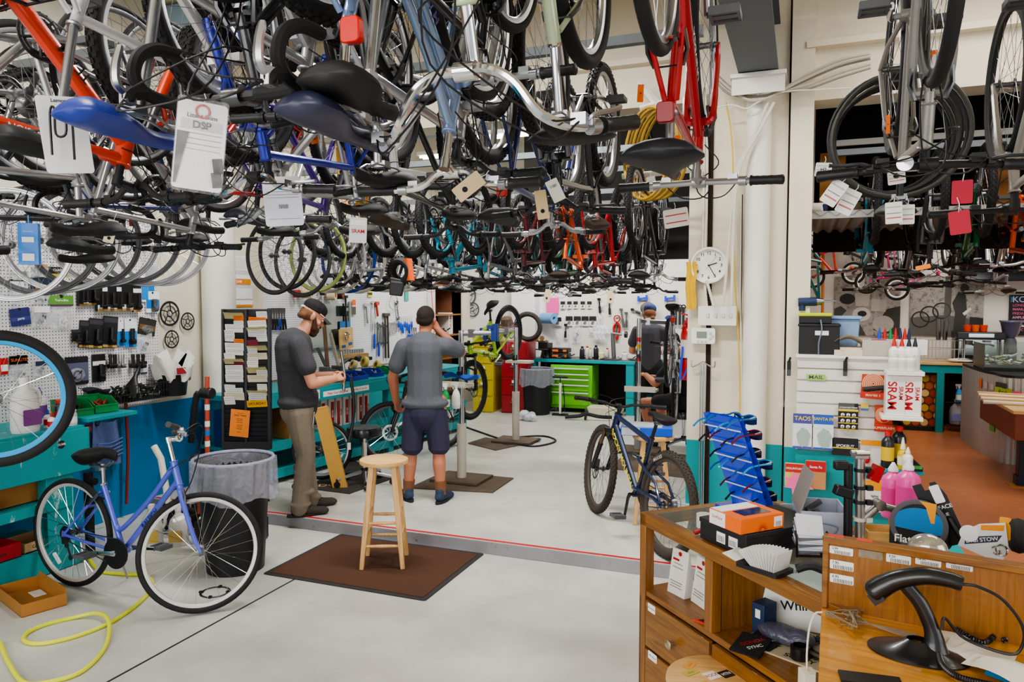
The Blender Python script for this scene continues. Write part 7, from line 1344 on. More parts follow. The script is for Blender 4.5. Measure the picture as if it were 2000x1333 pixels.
for i,(a,b,u,v,tx) in enumerate(((1620,1066,1666,1088,'2.99'),(1677,1073,1724,1096,''),(1731,1081,1779,1105,'3.50'),(1788,1087,1838,1110,'14.95'),(1848,1094,1900,1118,'9.95'),(1621,1093,1667,1118,'7.95'),(1621,1120,1667,1145,'6.95'))):
 p0,p1=onpan(a,b),onpan(u,v); w_,h_=p1.x-p0.x,p0.z-p1.z; q=MB(); q.prism(rr(w_,h_,.003),-.0014,-.0002,TR((p0.x+p1.x)/2,0,p1.z)); o=q.build('price_sticker',PAP if i!=1 else mat('#8a7d6c',.7,var=.5,sc=60),dk)
 if tx:text(tx,h_*.42,INK,o,fr((p0.x+w_*.24,-.0017,p1.z+h_*.72),(1,0,0),(0,0,1))); text('||||||||||||',h_*.5,INK,o,fr((p0.x+w_*.55,-.0017,p1.z+h_*.3),(1,0,0),(0,0,1)),wx=1.3)
for px,py in((1632,1047),(1688,1052)):p0=onpan(px,py); q=MB(); q.box((p0.x,.008,1.1915),(.04,.02,.001)); q.build('red_sticker',mat('#d8402a',.5),dk)
sb=F(1792,1278,DZ); ST=TR(sb.x,sb.y,DZ+.001)@RZ(YAW-.55+.05)
SCN=mat('#18181b',.32,coat=.3,var=.05)
sc_=thing('barcode_scanner','black hand-held barcode scanner resting on its oval stand on the oak desk','scanner',ST)
q=MB(); q.sheet(lambda u,v:V(((.112*(1-v*.78))*cos(2*pi*u)+.0*v,(.075*(1-v*.72))*sin(2*pi*u),.004+.012*v+.02*v*v)),36,8,True); q.sheet(lambda u,v:V((.112*cos(2*pi*u),.075*sin(2*pi*u),.004*v)),36,2,True); q.build('oval_base',SCN,sc_,ang=1.2)
q=MB(); q.tube(bez([(.035,0,.01),(.033,0,.05),(.02,0,.09),(-.0,0,.13),(-.03,0,.165)],5),[.034,.031,.028,.025,.023,.021,.0195,.0185]+[.0175]*13,14,sq=(1,.85)); q.build('neck',SCN,sc_,ang=1.2)
q=MB(); pts=bez([(-.105,0,.128),(-.085,0,.150),(-.045,0,.178),(.01,0,.196),(.06,0,.196),(.088,0,.190)],5); q.tube(pts,[.020,.026,.028,.028,.0275,.027,.0265,.0255,.0245,.024,.0235,.023,.0225,.022,.0215,.021,.0205,.02,.0195,.019,.0188,.0186,.0184,.0182,.018,.017],16,sq=(1,1.15)); q.box((-.093,0,.130),(.03,.052,.03),RY(-.7)); q.build('scanner_head',SCN,sc_,ang=1.2)
q=MB(); q.lathe([(.004,0),(.003,.003)],10,(-.086,-.018,.170),(-.4,-.7,.6)); q.build('amber_light',mat('#ffae20',.3,emit=2.0),sc_)
q=MB(); q.tube(bez([(.086,0,.19),(.12,0,.19),(.17,.01,.165),(.21,.02,.11),(.215,.03,.06),(.19,.03,.03),(.10,.035,.045),(.055,.0,.10),(.05,-.01,.075)],6),.0036,7); q.build('scanner_cable',BLK,sc_)
def coil(label,pts,R_,r,n,m_,nm='coiled_cable'):
 b=bez(pts,24); L=len(b); q=MB(); hp=[]
 for i in range(n*8):
  s=(L-1)*i/(n*8); k=min(L-2,int(s)); p=b[k].lerp(b[k+1],s-k); t=(b[k+1]-b[k]).normalized(); a=t.orthogonal().normalized() if abs(t.z)>.95 else V((0,0,1)).cross(t).normalized(); c=t.cross(a); th=i*pi/4; hp.append(p+a*R_*cos(th)+c*R_*sin(th))
 q.tube(hp,r,5); return q.build(nm,m_,label=label,cat='cord')
D_=lambda px,py,h=.012:F(px,py,DZ+h)
coil('black coiled telephone cord in front of the scanner base',[D_(1833,1275,.02),D_(1842,1300),D_(1870,1322),D_(1920,1335),D_(1970,1345)],.0055,.0028,42,SCN)
coil('black coiled cord lying against the oak back panel',[D_(1850,1215),D_(1885,1240),D_(1925,1255),D_(1950,1235),D_(1985,1230),D_(1960,1252)],.005,.0026,46,SCN)
q=MB(); R2=random.Random(3)
for k in range(7):q.tube(bez([D_(1612,1204,.006)+V((0,.002*k,.002*k))]+[D_(1650+R2.uniform(-10,30),1205+R2.uniform(-14,20),.01+.004*k) for _ in range(4)]+[D_(1700,1220),D_(1790,1240+2*k,.005)],6),.0016,5)
q.tube(bez([D_(1660,1196,.03),D_(1668,1212,.035),D_(1664,1228,.012)],5),.004,5); q.build('tied_cable',mat('#8d7f6a',.5),label='bundle of thin tan cable tied in a knot on the oak desk',cat='cable')
q=MB(); q.lathe([(.004,0),(.004,.012),(.0055,.012),(.0055,.016)],10,ax=(1,.3,0)); q.build('cable_connector',mat('#e0d8c4',.4),T=TR(*D_(1748,1208,.006)),label='tiny cream connector lying by the oak back panel',cat='connector')
R2=random.Random(12)
for i in range(7):
 c=D_(1885+14*i,1262+9*i,.002+.0025*i); q=MB(); q.sheet(lambda u,v:V(((u-.5)*.14,(v-.5)*.075,.006*sin(u*5+i)+.004*v)),7,4); q.build('receipt',mat('#e8e2d6',.7,var=.06),T=TR(*c)@RZ(-.5+R2.uniform(-.35,.35)),label='loose white receipt in the heap beside the scanner, %s from the scanner base'%ORD[i],cat='receipt',group='receipts heaped on the desk',ang=2)
q=MB(); q.box((0,0,.003),(.13,.05,.006)); q.build('black_tray',BLK,T=TR(*F(1700,1331,DZ))@RZ(.1),label='black flat tray edge at the bottom of the oak desk',cat='tray')
q=MB(); q.ell((0,0,.03),(.03,.045,.055)); q.tube([(0,0,.02),(.05,0,-.01)],.018,8); q.build('phone_handset',SCN,T=TR(*D_(1998,1225,.01)),label='black telephone handset cut by the photo edge behind the coiled cord',cat='telephone')
q=MB(); q.prism(rr(.05,.018,.002),-.0006,.0006); q.build('blue_slip',mat('#2a8cc8',.5),T=TR(*D_(1945,1326,.004))@RZ(-.6)@RX(-1.2),label='small bright blue paper slip among the receipts',cat='paper')
s3=P(1402,1325,2.42); t=stool('round stool with orange and green stickers at the bottom of the photo before the drawers',TR(s3.x,s3.y,0)@RZ(.2),h=s3.z+.0,r=.168)
def decal(par,tx,x_,y_,w_,h_,c_,tc,ry,z=None):
 z=z or s3.z+.001; q=MB(); q.prism(rr(w_,h_,.004),-.0004,.0004,TR(x_,y_,z)@RZ(ry)@RX(-pi/2)@TR(0,0,-h_/2)); o=q.build('sticker',mat(c_,.5),par)
 text(tx,h_*.5,mat(tc,.5),o,TR(x_,y_,z+.0006)@RZ(ry),wx=.8)
for tx,x_,y_,w_,h_,c_,tc,ry in(('ROCK',-.018,.012,.05,.045,'#e8e4dc','#c01c1c',.45),('MTN',.03,.03,.045,.042,'#1a1a1c','#e8e8e8',.45),('stolen',-.085,.07,.06,.03,'#d8a048','#f0701e',.9),('safety',-.085,.02,.06,.03,'#c8b050','#2f9a3c',.5),('stop',-.05,-.05,.05,.025,'#d8a048','#f0701e',.6),('orange',.11,-.03,.04,.02,'#d8a048','#f0701e',.3)):decal(t,tx,x_,y_,w_,h_,c_,tc,ry+.2)
def rect3(L,M_,R_,z):
 l,m_,r=F(*L,z),F(*M_,z),F(*R_,z); x_=(r-m_); w_=x_.length; x_.normalize(); y_=V((-x_.y,x_.x,0)); d_=abs((l-m_).dot(y_)); return Mx(((x_.x,y_.x,0,m_.x),(x_.y,y_.y,0,m_.y),(0,0,1,z),(0,0,0,1))),w_,d_
T,w_,d_=rect3((1381,1058),(1457,1090),(1600,1062),1.003); T=T@TR(0,0,0); w_=.36; d_=.23
kb=thing('shoe_box','flat black box with two barcode stickers on the glass counter','box',T); q=MB(); q.box((w_/2,d_/2,.032),(w_,d_,.064)); q.build('box_body',mat('#202022',.55),kb,bev=.002); q=MB(); q.box((w_/2,d_/2,.068),(w_+.006,d_+.006,.018)); q.build('box_lid',mat('#232325',.55),kb,bev=.003)
for y_ in(.06,.12):q=MB(); q.box((-.0012,y_,.032),(.002,.042,.036)); o=q.build('barcode_sticker',PAP,kb); text('||||||',.022,INK,o,fr((-.0026,y_,.03),(0,-1,0),(0,0,1)))
T2,w2,d2_=rect3((1383,1018),(1446,1046),(1538,1030),1.082); w2,d2_=.19,.155
ob=thing('light_box','orange and white box with a dark window lying on the black box','box',T2); q=MB(); q.box((w2/2,d2_/2,.026),(w2,d2_,.052)); q.build('box_body',ORG,ob,bev=.002)
q=MB(); q.box((w2/2-.01,d2_*.80,.0525),(w2-.03,d2_*.36,.001)); q.box((-.0008,d2_*.72,.026),(.001,d2_*.5,.048)); q.build('white_panel',PAP,ob); q=MB(); q.box((w2*.52,d2_*.36,.0526),(w2*.62,d2_*.38,.001)); q.build('dark_window',mat('#2a2226',.2,coat=.6),ob)
q=MB(); q.box((w2*.86,-.0008,.026),(.035,.001,.034)); o=q.build('barcode_sticker',PAP,ob); text('|||||',.018,INK,o,fr((w2*.86,-.0016,.02),(1,0,0),(0,0,1))); text('SunRace',.015,RED,ob,fr((-.0016,d2_*.72,.03),(0,-1,0),(0,0,1)))
q=MB()
for i in range(13):a=pi*i/12; q.add([(w2*.5+.010*cos(a-.12),-.0008,.002+.010*sin(a-.12)),(w2*.5+.010*cos(a+.12),-.0008,.002+.010*sin(a+.12)),(w2*.5+.030*cos(a),-.0008,.002+.030*sin(a))],[(0,1,2)])
q.build('sunburst_print',mat('#a8381a',.6),ob)
q=MB(); q.lathe([(.028,0),(.028,.05)],20); q.build('white_tin',mat('#d8d4cc',.4),T=TR(*F(1375,1030,1.003)),label='small white round tin behind the black box on the glass',cat='tin')
q=MB(); q.tube(bez([(-.03,0,.01),(0,0,.018),(.05,0,.014)],4),.014,8,sq=(.6,1)); q.build('red_pouch',mat('#9a1c24',.5),T=TR(*F(1372,1046,1.003))@RZ(.4),label='dark red pouch end sticking out beside the black box',cat='pouch')
cf=thing('card_file','open rolodex style card file with white address cards on the counter edge','card file',TR(*F(1493,1112,1.003))@RZ(math.atan2(e1.y,e1.x)+.25)); q=MB(); q.prism(rr(.15,.10,.01),0,.012,TR(0,-.05,0)@RX(-pi/2)@TR(0,-.012,0)); q.build('file_base',BLK,cf);
for i in range(12):q=MB(); q.T=TR(-.02+.007*i,0,.012)@RY(-.9+.10*i)@RZ(pi/2); q.prism(rr(.085,.062,.004),-.0006,.0006); q.build('index_card',PAP,cf)
q=MB(); q.prism(rr(.09,.055,.004),0,.001,TR(-.075,0,.014)@RZ(pi/2)@RX(-1.35)); q.build('index_card',PAP,cf)
bh=thing('brochure_holder','black wire holder stuffed with folded brochures against the oak panel','holder',TR(*F(1583,1085,1.003))@RZ(.3)); q=MB(); q.tube(bez([(-.05,-.02,0),(-.055,-.03,.06),(-.05,0,.08)],5),.004,6); q.tube(bez([(.05,-.02,0),(.055,-.03,.06),(.05,0,.08)],5),.004,6); q.tube([(-.05,-.02,.003),(.05,-.02,.003)],.004,6); q.ring(.04,.005,20,5,(.04,-.04,.035),(1,.3,0)); q.build('holder_frame',BLK,bh)
for i in range(9):q=MB(); q.T=TR(-.005,.0,.03+.008*i)@RX(-1.1+.05*i)@RY(.1*((i%3)-1)); q.prism(rr(.085,.075,.003),-.0015,.0015,TR(0,0,-.03)); q.build('brochure',mat('#d8dade' if i%3 else '#6a7080',.6),bh)
q=MB(); q.tube(bez([(-.05,0,.02),(-.01,0,.035),(.04,.01,.02),(.07,.02,.03)],5),.02,8,sq=(.7,1)); q.build('dark_glove',mat('#25262a',.7),T=TR(*F(1590,1128,1.003)),label='dark glove lying on the glass beside the oak panel',cat='glove')
def ipx(px,py,rz=0.0):p=F(px,py,.693); return TR(p.x,p.y,.693)@RZ(math.atan2(e1.y,e1.x)+rz)
def inc(x_,y_,rz=0.0):return CT@TR(x_,y_,.693)@RZ(rz)
for i,(x_,y_,rz) in enumerate(((.10,.26,.05),(.20,.27,-.05),(.30,.27,.05),(.13,.11,.1),(.25,.13,-.08),(.355,.14,.05))):
 t=thing('parts_bag','white paper pack with red print in the case, %s'%('back row, first from the corner post','back row, second from the corner post','back row, third from the corner post','front row, first from the corner post','front row, second from the corner post','front row, third from the corner post')[i],'package',inc(x_,y_,rz),'white packs standing in the display case'); q=MB(); q.add([(-.05,-.028,0),(.05,-.028,0),(.05,.028,0),(-.05,.028,0),(-.047,-.002,.175),(.047,-.002,.175),(.047,.002,.175),(-.047,.002,.175)],[(0,1,2,3),(7,6,5,4),(0,4,5,1),(1,5,6,2),(2,6,7,3),(3,7,4,0)]); q.build('bag_body',mat('#e4e0da',.6),t,sm=False)
 q=MB()
 for z,w3 in((.12,.05),(.105,.06),(.05,.07),(.04,.06),(.03,.07)):q.box((-.005,-.029+.026*z/.175,z),(w3,.0012,.003),RX(-.15))
 q.build('printed_lines',mat('#8a8a8a',.6),t); q=MB(); q.box((-.02,-.009,.135),(.035,.0012,.008),RX(-.15)); q.lathe([(.009,-.001),(.009,.001)],12,(0,-.006,.16),(0,1,0)); q.build('red_print',RED,t)
t=thing('red_package','red and black triangular package lying on the case shelf before the divider','package',ipx(1383,1222,.5)); q=MB(); q.prism([(-.06,0),(.05,-.02),(.06,.05),(0,.06)],0,.006,RX(-pi/2)@TR(0,-.006,0)); q.build('card',mat('#d03a1c',.5),t); q=MB(); q.prism([(-.04,.005),(.04,-.005),(.045,.025),(-.02,.03)],0,.001,TR(0,0,.0065)@RX(-pi/2)@TR(0,-.001,0)); q.build('black_print',INK,t)
t=thing('navy_box','small navy blue box standing at the back of the case beside the divider','box',ipx(1492,1236,.2)); q=MB(); q.box((0,0,.055),(.05,.07,.11)); q.build('box_body',mat('#1f3358',.5),t,bev=.002); q=MB(); q.box((-.0,-.0358,.075),(.02,.001,.03)); q.build('white_label',PAP,t)
t=thing('paper_flyer','white flyer headed Mr. Whirly leaning inside the display case','flyer',ipx(1556,1230,.75)@RX(-.2)); q=MB(); q.prism(rr(.27,.22,.003),-.001,.001); q.build('sheet',PAP,t); text('Mr. Whirly',.045,INK,t,fr((-.03,-.0016,.075),(1,.0,0),(0,0,1))@RZ(.12)); text('GUITAR STRUM',.018,mat('#7a7a88',.6),t,fr((-.06,-.0016,.19),(1,0,0),(0,0,1))@RZ(.12))
t=thing('chainring_card','tan cardboard card printed SURLY carrying a dark chainring in the case','package',ipx(1575,1270,.35)); q=MB(); q.box((0,0,.003),(.36,.24,.006)); q.build('card',mat('#c4b498',.7),t)
for x_,y_ in((-.11,-.07),(.1,.08),(.02,-.09)):text('SURLY',.035,INK,t,TR(x_,y_,.0065)@RZ(.1))
q=MB(); q.ring(.085,.010,40,4,(0,0,.012),(0,0,1),sq=(1,.25)); q.ring(.05,.006,30,4,(0,0,.012),(0,0,1),sq=(1,.3))
for i in range(40):a=2*pi*i/40; q.box((.096*cos(a),.096*sin(a),.012),(.006,.008,.004),RZ(a))
for i in range(5):a=2*pi*i/5; q.tube([(.05*cos(a),.05*sin(a),.012),(.08*cos(a),.08*sin(a),.012)],.006,5)
q.build('chainring',mat('#25303a',.4,.4),t,T=TR(.06,.03,0))
for i,(x_,y_,rz) in enumerate(((1466,1268,.5),(1496,1256,.3))):
 t=thing('cable_pack','black card pack with red and white lettering, %s on the case shelf'%('smaller one','larger one')[i],'package',ipx(x_,y_,rz)@TR(0,0,.012)@RX(.12)); q=MB(); q.prism(rr(.10,.13,.006),0,.004,RX(-pi/2)@TR(0,-.004,-.065)); q.build('card',INK,t); text('GONDA',.024,RED,t,TR(0,.015,.0045)@RZ(.9)); text('SYNC',.022,WHT,t,TR(.018,-.008,.0045)@RZ(.9))
q=MB(); q.ell((0,0,.03),(.10,.05,.03)); q.ell((.06,.0,.035),(.05,.04,.03)); q.build('bagged_cable',clear('dark_bag','#6a6a80',.55,.1,.3),T=ipx(1530,1256,.3),label='shiny clear bag of black cable on the case shelf',cat='plastic bag',ang=2)
q=MB(); q.lathe([(.028,0),(.03,.01),(.03,.045),(.022,.05),(.022,.02),(.001,.02)],20); q.build('black_cup',SCN,T=ipx(1562,1290),label='small black round cup at the front of the case shelf',cat='cup')
pc=P(1576,1325,1.9); q=MB(); q.box((0,0,0),(.035,.03,.045)); q.box((.0,-.017,0),(.03,.004,.04)); q.tube(bez([(0,0,.022),(.003,.01,.06),(.012,.02,.12),(.03,.03,.155),(.05,.03,.16)],6),.003,6); q.build('power_adapter',mat('#d8d0c0',.4),T=TR(*pc)@RZ(.4),label='white power plug with grey cord hanging at the desk corner',cat='plug',bev=.004)
sg0=F(1478,996,1.003); bx_=(_r*.45-V((_f.x,_f.y,0)).normalized()*.9).normalized(); by_=V((-bx_.y,bx_.x,0))
SG=Mx(((bx_.x,by_.x,0,sg0.x),(bx_.y,by_.y,0,sg0.y),(0,0,1,1.003),(0,0,0,1)))
tw_=thing('sunglasses_display','bright blue acrylic stepped display tower for sunglasses on the counter','display',SG); ACR=clear('blue_acrylic','#1450e8',.75,.08)
q=MB(); q.sheet(lambda u,v:V(((u-.5)*.2,-.19*v+.02-.012*sin(pi*(2*u-1)*.5)**2,.40*v)),9,12); q.sheet(lambda u,v:V(((u-.5)*.2,-.03-.17*v,.40*v)),2,2); q.box((0,-.03,.006),(.22,.18,.012)); q.build('acrylic_sheet',ACR,tw_)
for i in range(6):q=MB(); q.tube([(-.105,-.19*(i+.7)/6.5-.03,.40*(i+.7)/6.5),(.105,-.19*(i+.7)/6.5-.03,.40*(i+.7)/6.5)],.003,6); q.build('rail',WHT,tw_)
SGG='sunglasses on the blue tower'
for i in range(6):
 for j in((0,1) if i in(4,5,2) else(0,)):
  fc,lc=(('#1c1c1f','#20242c'),('#7a1c28','#2a2228'),('#2a6fb0','#1c3050'),('#16161a','#101418'),('#3a1c22','#1a1a20'),('#35a8e0','#18283c'))[(i+3*j)%6]
  z=.40*(i+.72)/6.5+.012+.018*j; y=-.19*(i+.7)/6.5+.045; dx=(-.03,.03)[j] if len((0,1)) and i in(4,5,2) else 0.0
  t=thing('sunglasses','%s sunglasses on the blue tower, tier %s%s'%({'#1c1c1f':'black','#7a1c28':'maroon','#2a6fb0':'blue framed','#16161a':'glossy black','#3a1c22':'dark brown','#35a8e0':'light blue'}[fc],('six (lowest)','five','four','three','two','one (top)')[i],', outer pair' if j else ''),'sunglasses',SG@TR(dx,y,z)@RZ(pi),SGG)
  fm=mat(fc,.25,coat=.5)
  q=MB()
  for s in(-1,1):q.sheet(lambda u,v:V((s*.034+(u-.5)*.056,-.004-.012*(2*(s*.034+(u-.5)*.056)/.13)**2*-1*0-.02*abs(s*.034+(u-.5)*.056)/.07,(v-.5)*.036*(1-.3*(2*u-1)**2))),7,5)
  q.build('lens',mat(lc,.08,.3,coat=1.0),t)
  q=MB(); q.tube(bez([(-.066,.022,.012),(-.06,-.016,.017),(-.03,-.014,.021),(0,-.006,.012),(.03,-.014,.021),(.06,-.016,.017),(.066,.022,.012)],4),.0035,5); q.build('brow_bar',fm,t)
  for s in(-1,1):q=MB(); q.tube(bez([(s*.066,-.01,.012),(s*.066,.05,.012),(s*.064,.10,.006),(s*.062,.135,-.016)],4),[.003]*8+[.0035]*4+[.0045],5,sq=(1.3,.6)); q.build('temple_arm',fm,t)
T=TR(*F(1600,1045,1.003))@RZ(.15); cx=box_open('display_carton','pale grey open carton with blue swirl print and raised lid on the glass counter',T,.16,.2,.11,mat('#b7bdd0',.5),flap=.0)
q=MB(); q.prism([(-.1,0),(.1,0),(.1,.14),(-.1,.15)],-.002,.002,TR(-.082,0,.10)@RZ(pi/2)@RX(.3)); q.build('lid_flap',mat('#8f8a84',.6),cx); q=MB(); q.tube(bez([(-.06,-.1012,.03),(-.02,-.1012,.07),(.04,-.1012,.06),(.02,-.1012,.03),(-.02,-.1012,.045)],6),.003,4,sq=(1,1)); q.build('swirl_print',mat('#8fa2d0',.5),cx)
q=MB(); q.box((0,0,.05),(.05,.05,.02)); q.tube([(-.02,0,.06),(.03,.02,.09)],.012,6); q.build('metal_part',STEEL,T=T@TR(-.02,.03,.02),label='small metal part inside the pale grey carton',cat='part')
q=MB(); q.prism([(-.05,0),(.05,0),(.02,.09),(-.05,.09)],-.002,.002,RX(.4)); q.build('card_easel',mat('#b8c0bc',.4),T=TR(*F(1545,1022,1.003))@RZ(.3),label='small pale card easel between blue tower and grey carton',cat='card')
lp=F(1668,1070,1.003); pl=thing('light_display','stand of two upright seat posts carrying bike lights behind the oak panel','display',TR(*lp)@RZ(.35)); q=MB(); q.box((0,0,.01),(.2,.15,.02)); q.build('stand_base',BIRCHF,pl);
q=MB(); q.tube([(-.022,0,.02),(-.026,0,.29)],.0145,12); q.build('black_post',BLK,pl); q=MB(); q.tube([(.02,0,.02),(.012,0,.31)],.0165,14); q.box((.012,0,.318),(.045,.035,.012)); q.tube([(-.01,-.02,.33),(.035,-.02,.33)],.008,8); q.tube([(-.01,.02,.326),(.035,.02,.326)],.008,8); q.build('silver_post',mat('#b8b4b0',.3,.9),pl)
for z,c_ in((.27,'#1c1c1e'),(.21,'#1c1c1e'),(.16,'#1c1c1e'),(.10,'#c8c4c0')):q=MB(); q.lathe([(.021,-.006),(.021,.006)],16,(.015,0,z)); q.box((.042,-.01,z),(.02,.02,.016)); q.build('strap',mat(c_,.5),pl)
q=MB(); q.box((.055,-.025,.265),(.03,.035,.055),RY(.4)); q.build('tail_light',mat('#a81a24',.2,coat=.6),pl); q=MB(); q.box((-.05,-.02,.20),(.06,.035,.035),RY(.3)); q.build('head_light',BLK,pl,bev=.005); q=MB(); q.box((-.06,-.02,.29),(.045,.03,.03)); q.build('head_light',BLK,pl,bev=.005)
q=MB(); q.tube([(.02,0,.09),(.085,0,.15)],.0145,12); q.tube([(.07,0,.15),(.20,-.02,.12)],.0135,12); q.lathe([(.018,-.02),(.018,.02)],14,(.08,0,.15),(0,1,0)); q.build('stem_and_bar',mat('#a8a4a0',.3,.9),pl)
def ctp(px,py,d,rz=0,ry=0):return TR(*P(px,py,d))@RZ(YAW-(px-1000)/FP+rz)@RY(ry)
t=thing('bike_sole_package','round-topped black, blue and orange package printed Flat behind the oak panel','package',ctp(1793,1075,2.45)); q=MB(); q.prism([(-.085,0),(.085,0)]+[(.085*cos(a),.09+.075*sin(a)) for a in[pi*i/14 for i in range(15)]],-.015,.015); q.build('package_body',BLK,t)
q=MB(); q.prism([(-.08,.075),(.08,.06)]+[(.08*cos(a),.085+.06*sin(a)) for a in[pi*i/14 for i in range(15)]],-.0165,-.015); q.build('blue_field',mat('#1f78b8',.5),t); q=MB(); q.ring(.078,.008,30,4,(0,-.0165,.088),(0,1,0),sq=(1,.1)); q.build('grey_teeth',GRY,t); q=MB(); q.prism([(.0,.17),(.05,.165),(.045,.10),(.035,.10),(.02,.15)],-.0175,-.0168); q.build('orange_flag',mat('#e89a1c',.5),t); text('Flat',.036,WHT,t,fr((-.045,-.0175,.035),(1,0,0),(0,0,1)))
t=thing('glove_card','tall black card with notch and white lettering leaning beside the Flat package','package',ctp(1862,1066,2.42,0,-.42)); q=MB(); q.prism([(-.04,0),(.045,0),(.045,.16),(.03,.21),(.012,.21),(.01,.19),(-.01,.19),(-.012,.215),(-.04,.215)],-.002,.002); q.build('card',mat('#1e1e22',.5),t); text('1RACEFACE',.018,WHT,t,fr((0,-.0026,.125),(1,0,0),(0,0,1))); text('TRUE',.014,WHT,t,fr((.012,-.0026,.10),(1,0,0),(0,0,1)))
q=MB(); q.prism(rr(.03,.06,.004),-.0035,-.002,TR(.02,0,.14)); q.build('white_label',PAP,t); q=MB(); q.tube(bez([(-.02,-.015,.10),(-.03,-.02,.05),(-.01,-.015,.0)],5),.014,8,sq=(.6,1)); q.tube(bez([(.025,-.015,.09),(.03,-.02,.04),(.035,-.015,.0)],5),.014,8,sq=(.6,1)); q.build('black_strap',BLK,t)
t=thing('digi_stow_card','white, orange and grey card lettered DIGI STOW standing at the oak panel','package',ctp(1912,1083,2.3,0,.30)); q=MB(); q.prism([(-.06,0),(.06,0),(.065,.05),(.03,.125),(-.03,.09),(-.06,.05)],-.002,.002); q.build('card',mat('#dcdfe4',.5),t); q=MB(); q.prism([(-.02,.075),(.035,.10),(.03,.118),(-.025,.09)],-.0032,-.002); q.build('orange_band',mat('#e89420',.5),t); q=MB(); q.prism([(-.045,.012),(.03,.06),(.035,.085),(-.05,.035)],-.003,-.002); q.build('grey_band',mat('#3a4258',.5),t); text('DIGI STOW',.017,WHT,t,fr((-.008,-.0036,.047),(.84,0,.54),(-.54,0,.84))); q=MB(); q.lathe([(.026,-.004),(.026,-.002)],20,(-.045,0,.05),(0,1,0)); q.build('round_print',mat('#eceef2',.5),t)
t=thing('clear_light_dome','clear domed headlamp glass lying on the oak panel edge','headlamp',ctp(1812,1072,2.25)); q=MB(); q.sheet(lambda u,v:V((.055*cos(2*pi*u)*cos(v*pi/2),.04*sin(2*pi*u)*cos(v*pi/2),.045*sin(v*pi/2))),24,8,True); q.build('dome',mat('#b8b4a8',.12,.5,.2,60,coat=.8),t,ang=2); q=MB(); q.ell((-.0,0,.012),(.03,.02,.012)); q.build('bulb_base',GRY,t)
t=thing('tire','black folded tyre with orange card at the photo edge behind the desk','tyre',ctp(1988,1085,2.25)); q=MB(); q.ring(.035,.018,24,8,(0,0,.06),(1,.3,0),sq=(1,1.4)); q.build('tire_roll',RUB,t); q=MB(); q.prism(rr(.03,.07,.004),-.002,.002,TR(-.035,0,.04)); q.build('orange_card',mat('#e8a020',.5),t); q=MB(); q.ring(.016,.003,18,5,(-.04,-.02,.012),(.3,1,0)); q.ring(.012,.003,18,5,(-.055,-.02,.008),(.6,1,.2)); q.build('split_ring',CHR,t)
box_open('wooden_tray','small pale wooden tray behind the oak panel beside the light stand',TR(*F(1722,1060,1.003))@RZ(.2),.12,.1,.05,BIRCHF,cat='tray')
cb2=thing('back_counter','plain counter cabinet behind the register desk carrying the boxed accessories','counter',DT@TR(.36,.03,0)); q=MB(); q.box((.45,.29,.975),(.9,.54,.05)); q.build('top_board',OAKX,cb2); q=MB(); q.box((.45,.29,.47),(.88,.5,.94)); q.build('cabinet_body',OAKX,cb2)
# ---------- slat wall with accessories ----------
SWY=6.32
def SW(px,py,off=0.0):return YP(px,py,SWY-off)
sl0,sl1=SW(1550,700),SW(1743,705); x0,x1=-.02,sl1.x; zt=1.40
sp=thing('slat_wall','white slat wall panel end unit below the cream board, teal at the foot','slat wall',TR((x0+x1)/2,SWY,0)); W2=x1-x0; n=8; zb=.66
for i in range(n):z0=zb+(zt-zb)*i/n; z1=zb+(zt-zb)*(i+1)/n; q=MB(); q.box((0,.0,(z0+z1)/2+.004),(W2,.022,z1-z0-.012)); q.build('slat',mat('#dedbd4',.5,var=.04),sp,bev=.002)
q=MB(); q.box((0,.03,zt/2),(W2,.04,zt)); q.build('backing_panel',mat('#c9c4ba',.6),sp); q=MB(); q.box((0,.0,.33),(W2,.024,.65)); q.build('teal_base',TEALC,sp); q=MB(); q.box((0,.2,zt+.012),(W2+.02,.46,.024)); q.build('top_shelf',WHT,sp); q=MB(); q.box((0,.3,.7),(W2,.2,1.38)); q.build('carcass',WHT,sp)
def swp(label,a,b,u,v,c_,bands=(),words=(),off=.03,th=.012,extra=None,name='hang_package',cat='package',tilt=0.0):
 p0,p1=SW(a,(b+v)/2,off),SW(u,(b+v)/2,off); tz,bz=SW((a+u)/2,b,off).z,SW((a+u)/2,v,off).z; w_,h_=(p1-p0).length,tz-bz
 t=thing(name,label,cat,TR((p0.x+p1.x)/2,SWY-off,bz)@RY(tilt)); q=MB(); q.prism(rr(w_,h_,min(w_,h_)*.05),-th,0); q.build('card',mat(c_,.5,coat=.15),t,bev=.001)
 for z0,z1,cc in bands:q=MB(); q.prism([(-w_*.485,h_*z0),(w_*.485,h_*z0),(w_*.485,h_*z1),(-w_*.485,h_*z1)],-th-.0012,-th); q.build('printed_band',mat(cc,.6,var=.2,sc=60),t)
 for tx,s_,z_,cc in words:text(tx,h_*s_,mat(cc,.6),t,fr((0,-th-.0024,h_*z_),(1,0,0),(0,0,1)))
 if extra:extra(t,w_,h_,th)
 return t
def ex_map(t,w_,h_,th):q=MB(); R5=random.Random(4); q.prism([(w_*(.06+.34*cos(a)*(1+.1*sin(5*a))),h_*(.32+.27*sin(a)*(1+.1*cos(7*a)))) for a in[2*pi*i/22 for i in range(22)]],-th-.003,-th-.0014); q.build('map_print',mat('#9fb5ae',.7,var=.4,sc=70),t)
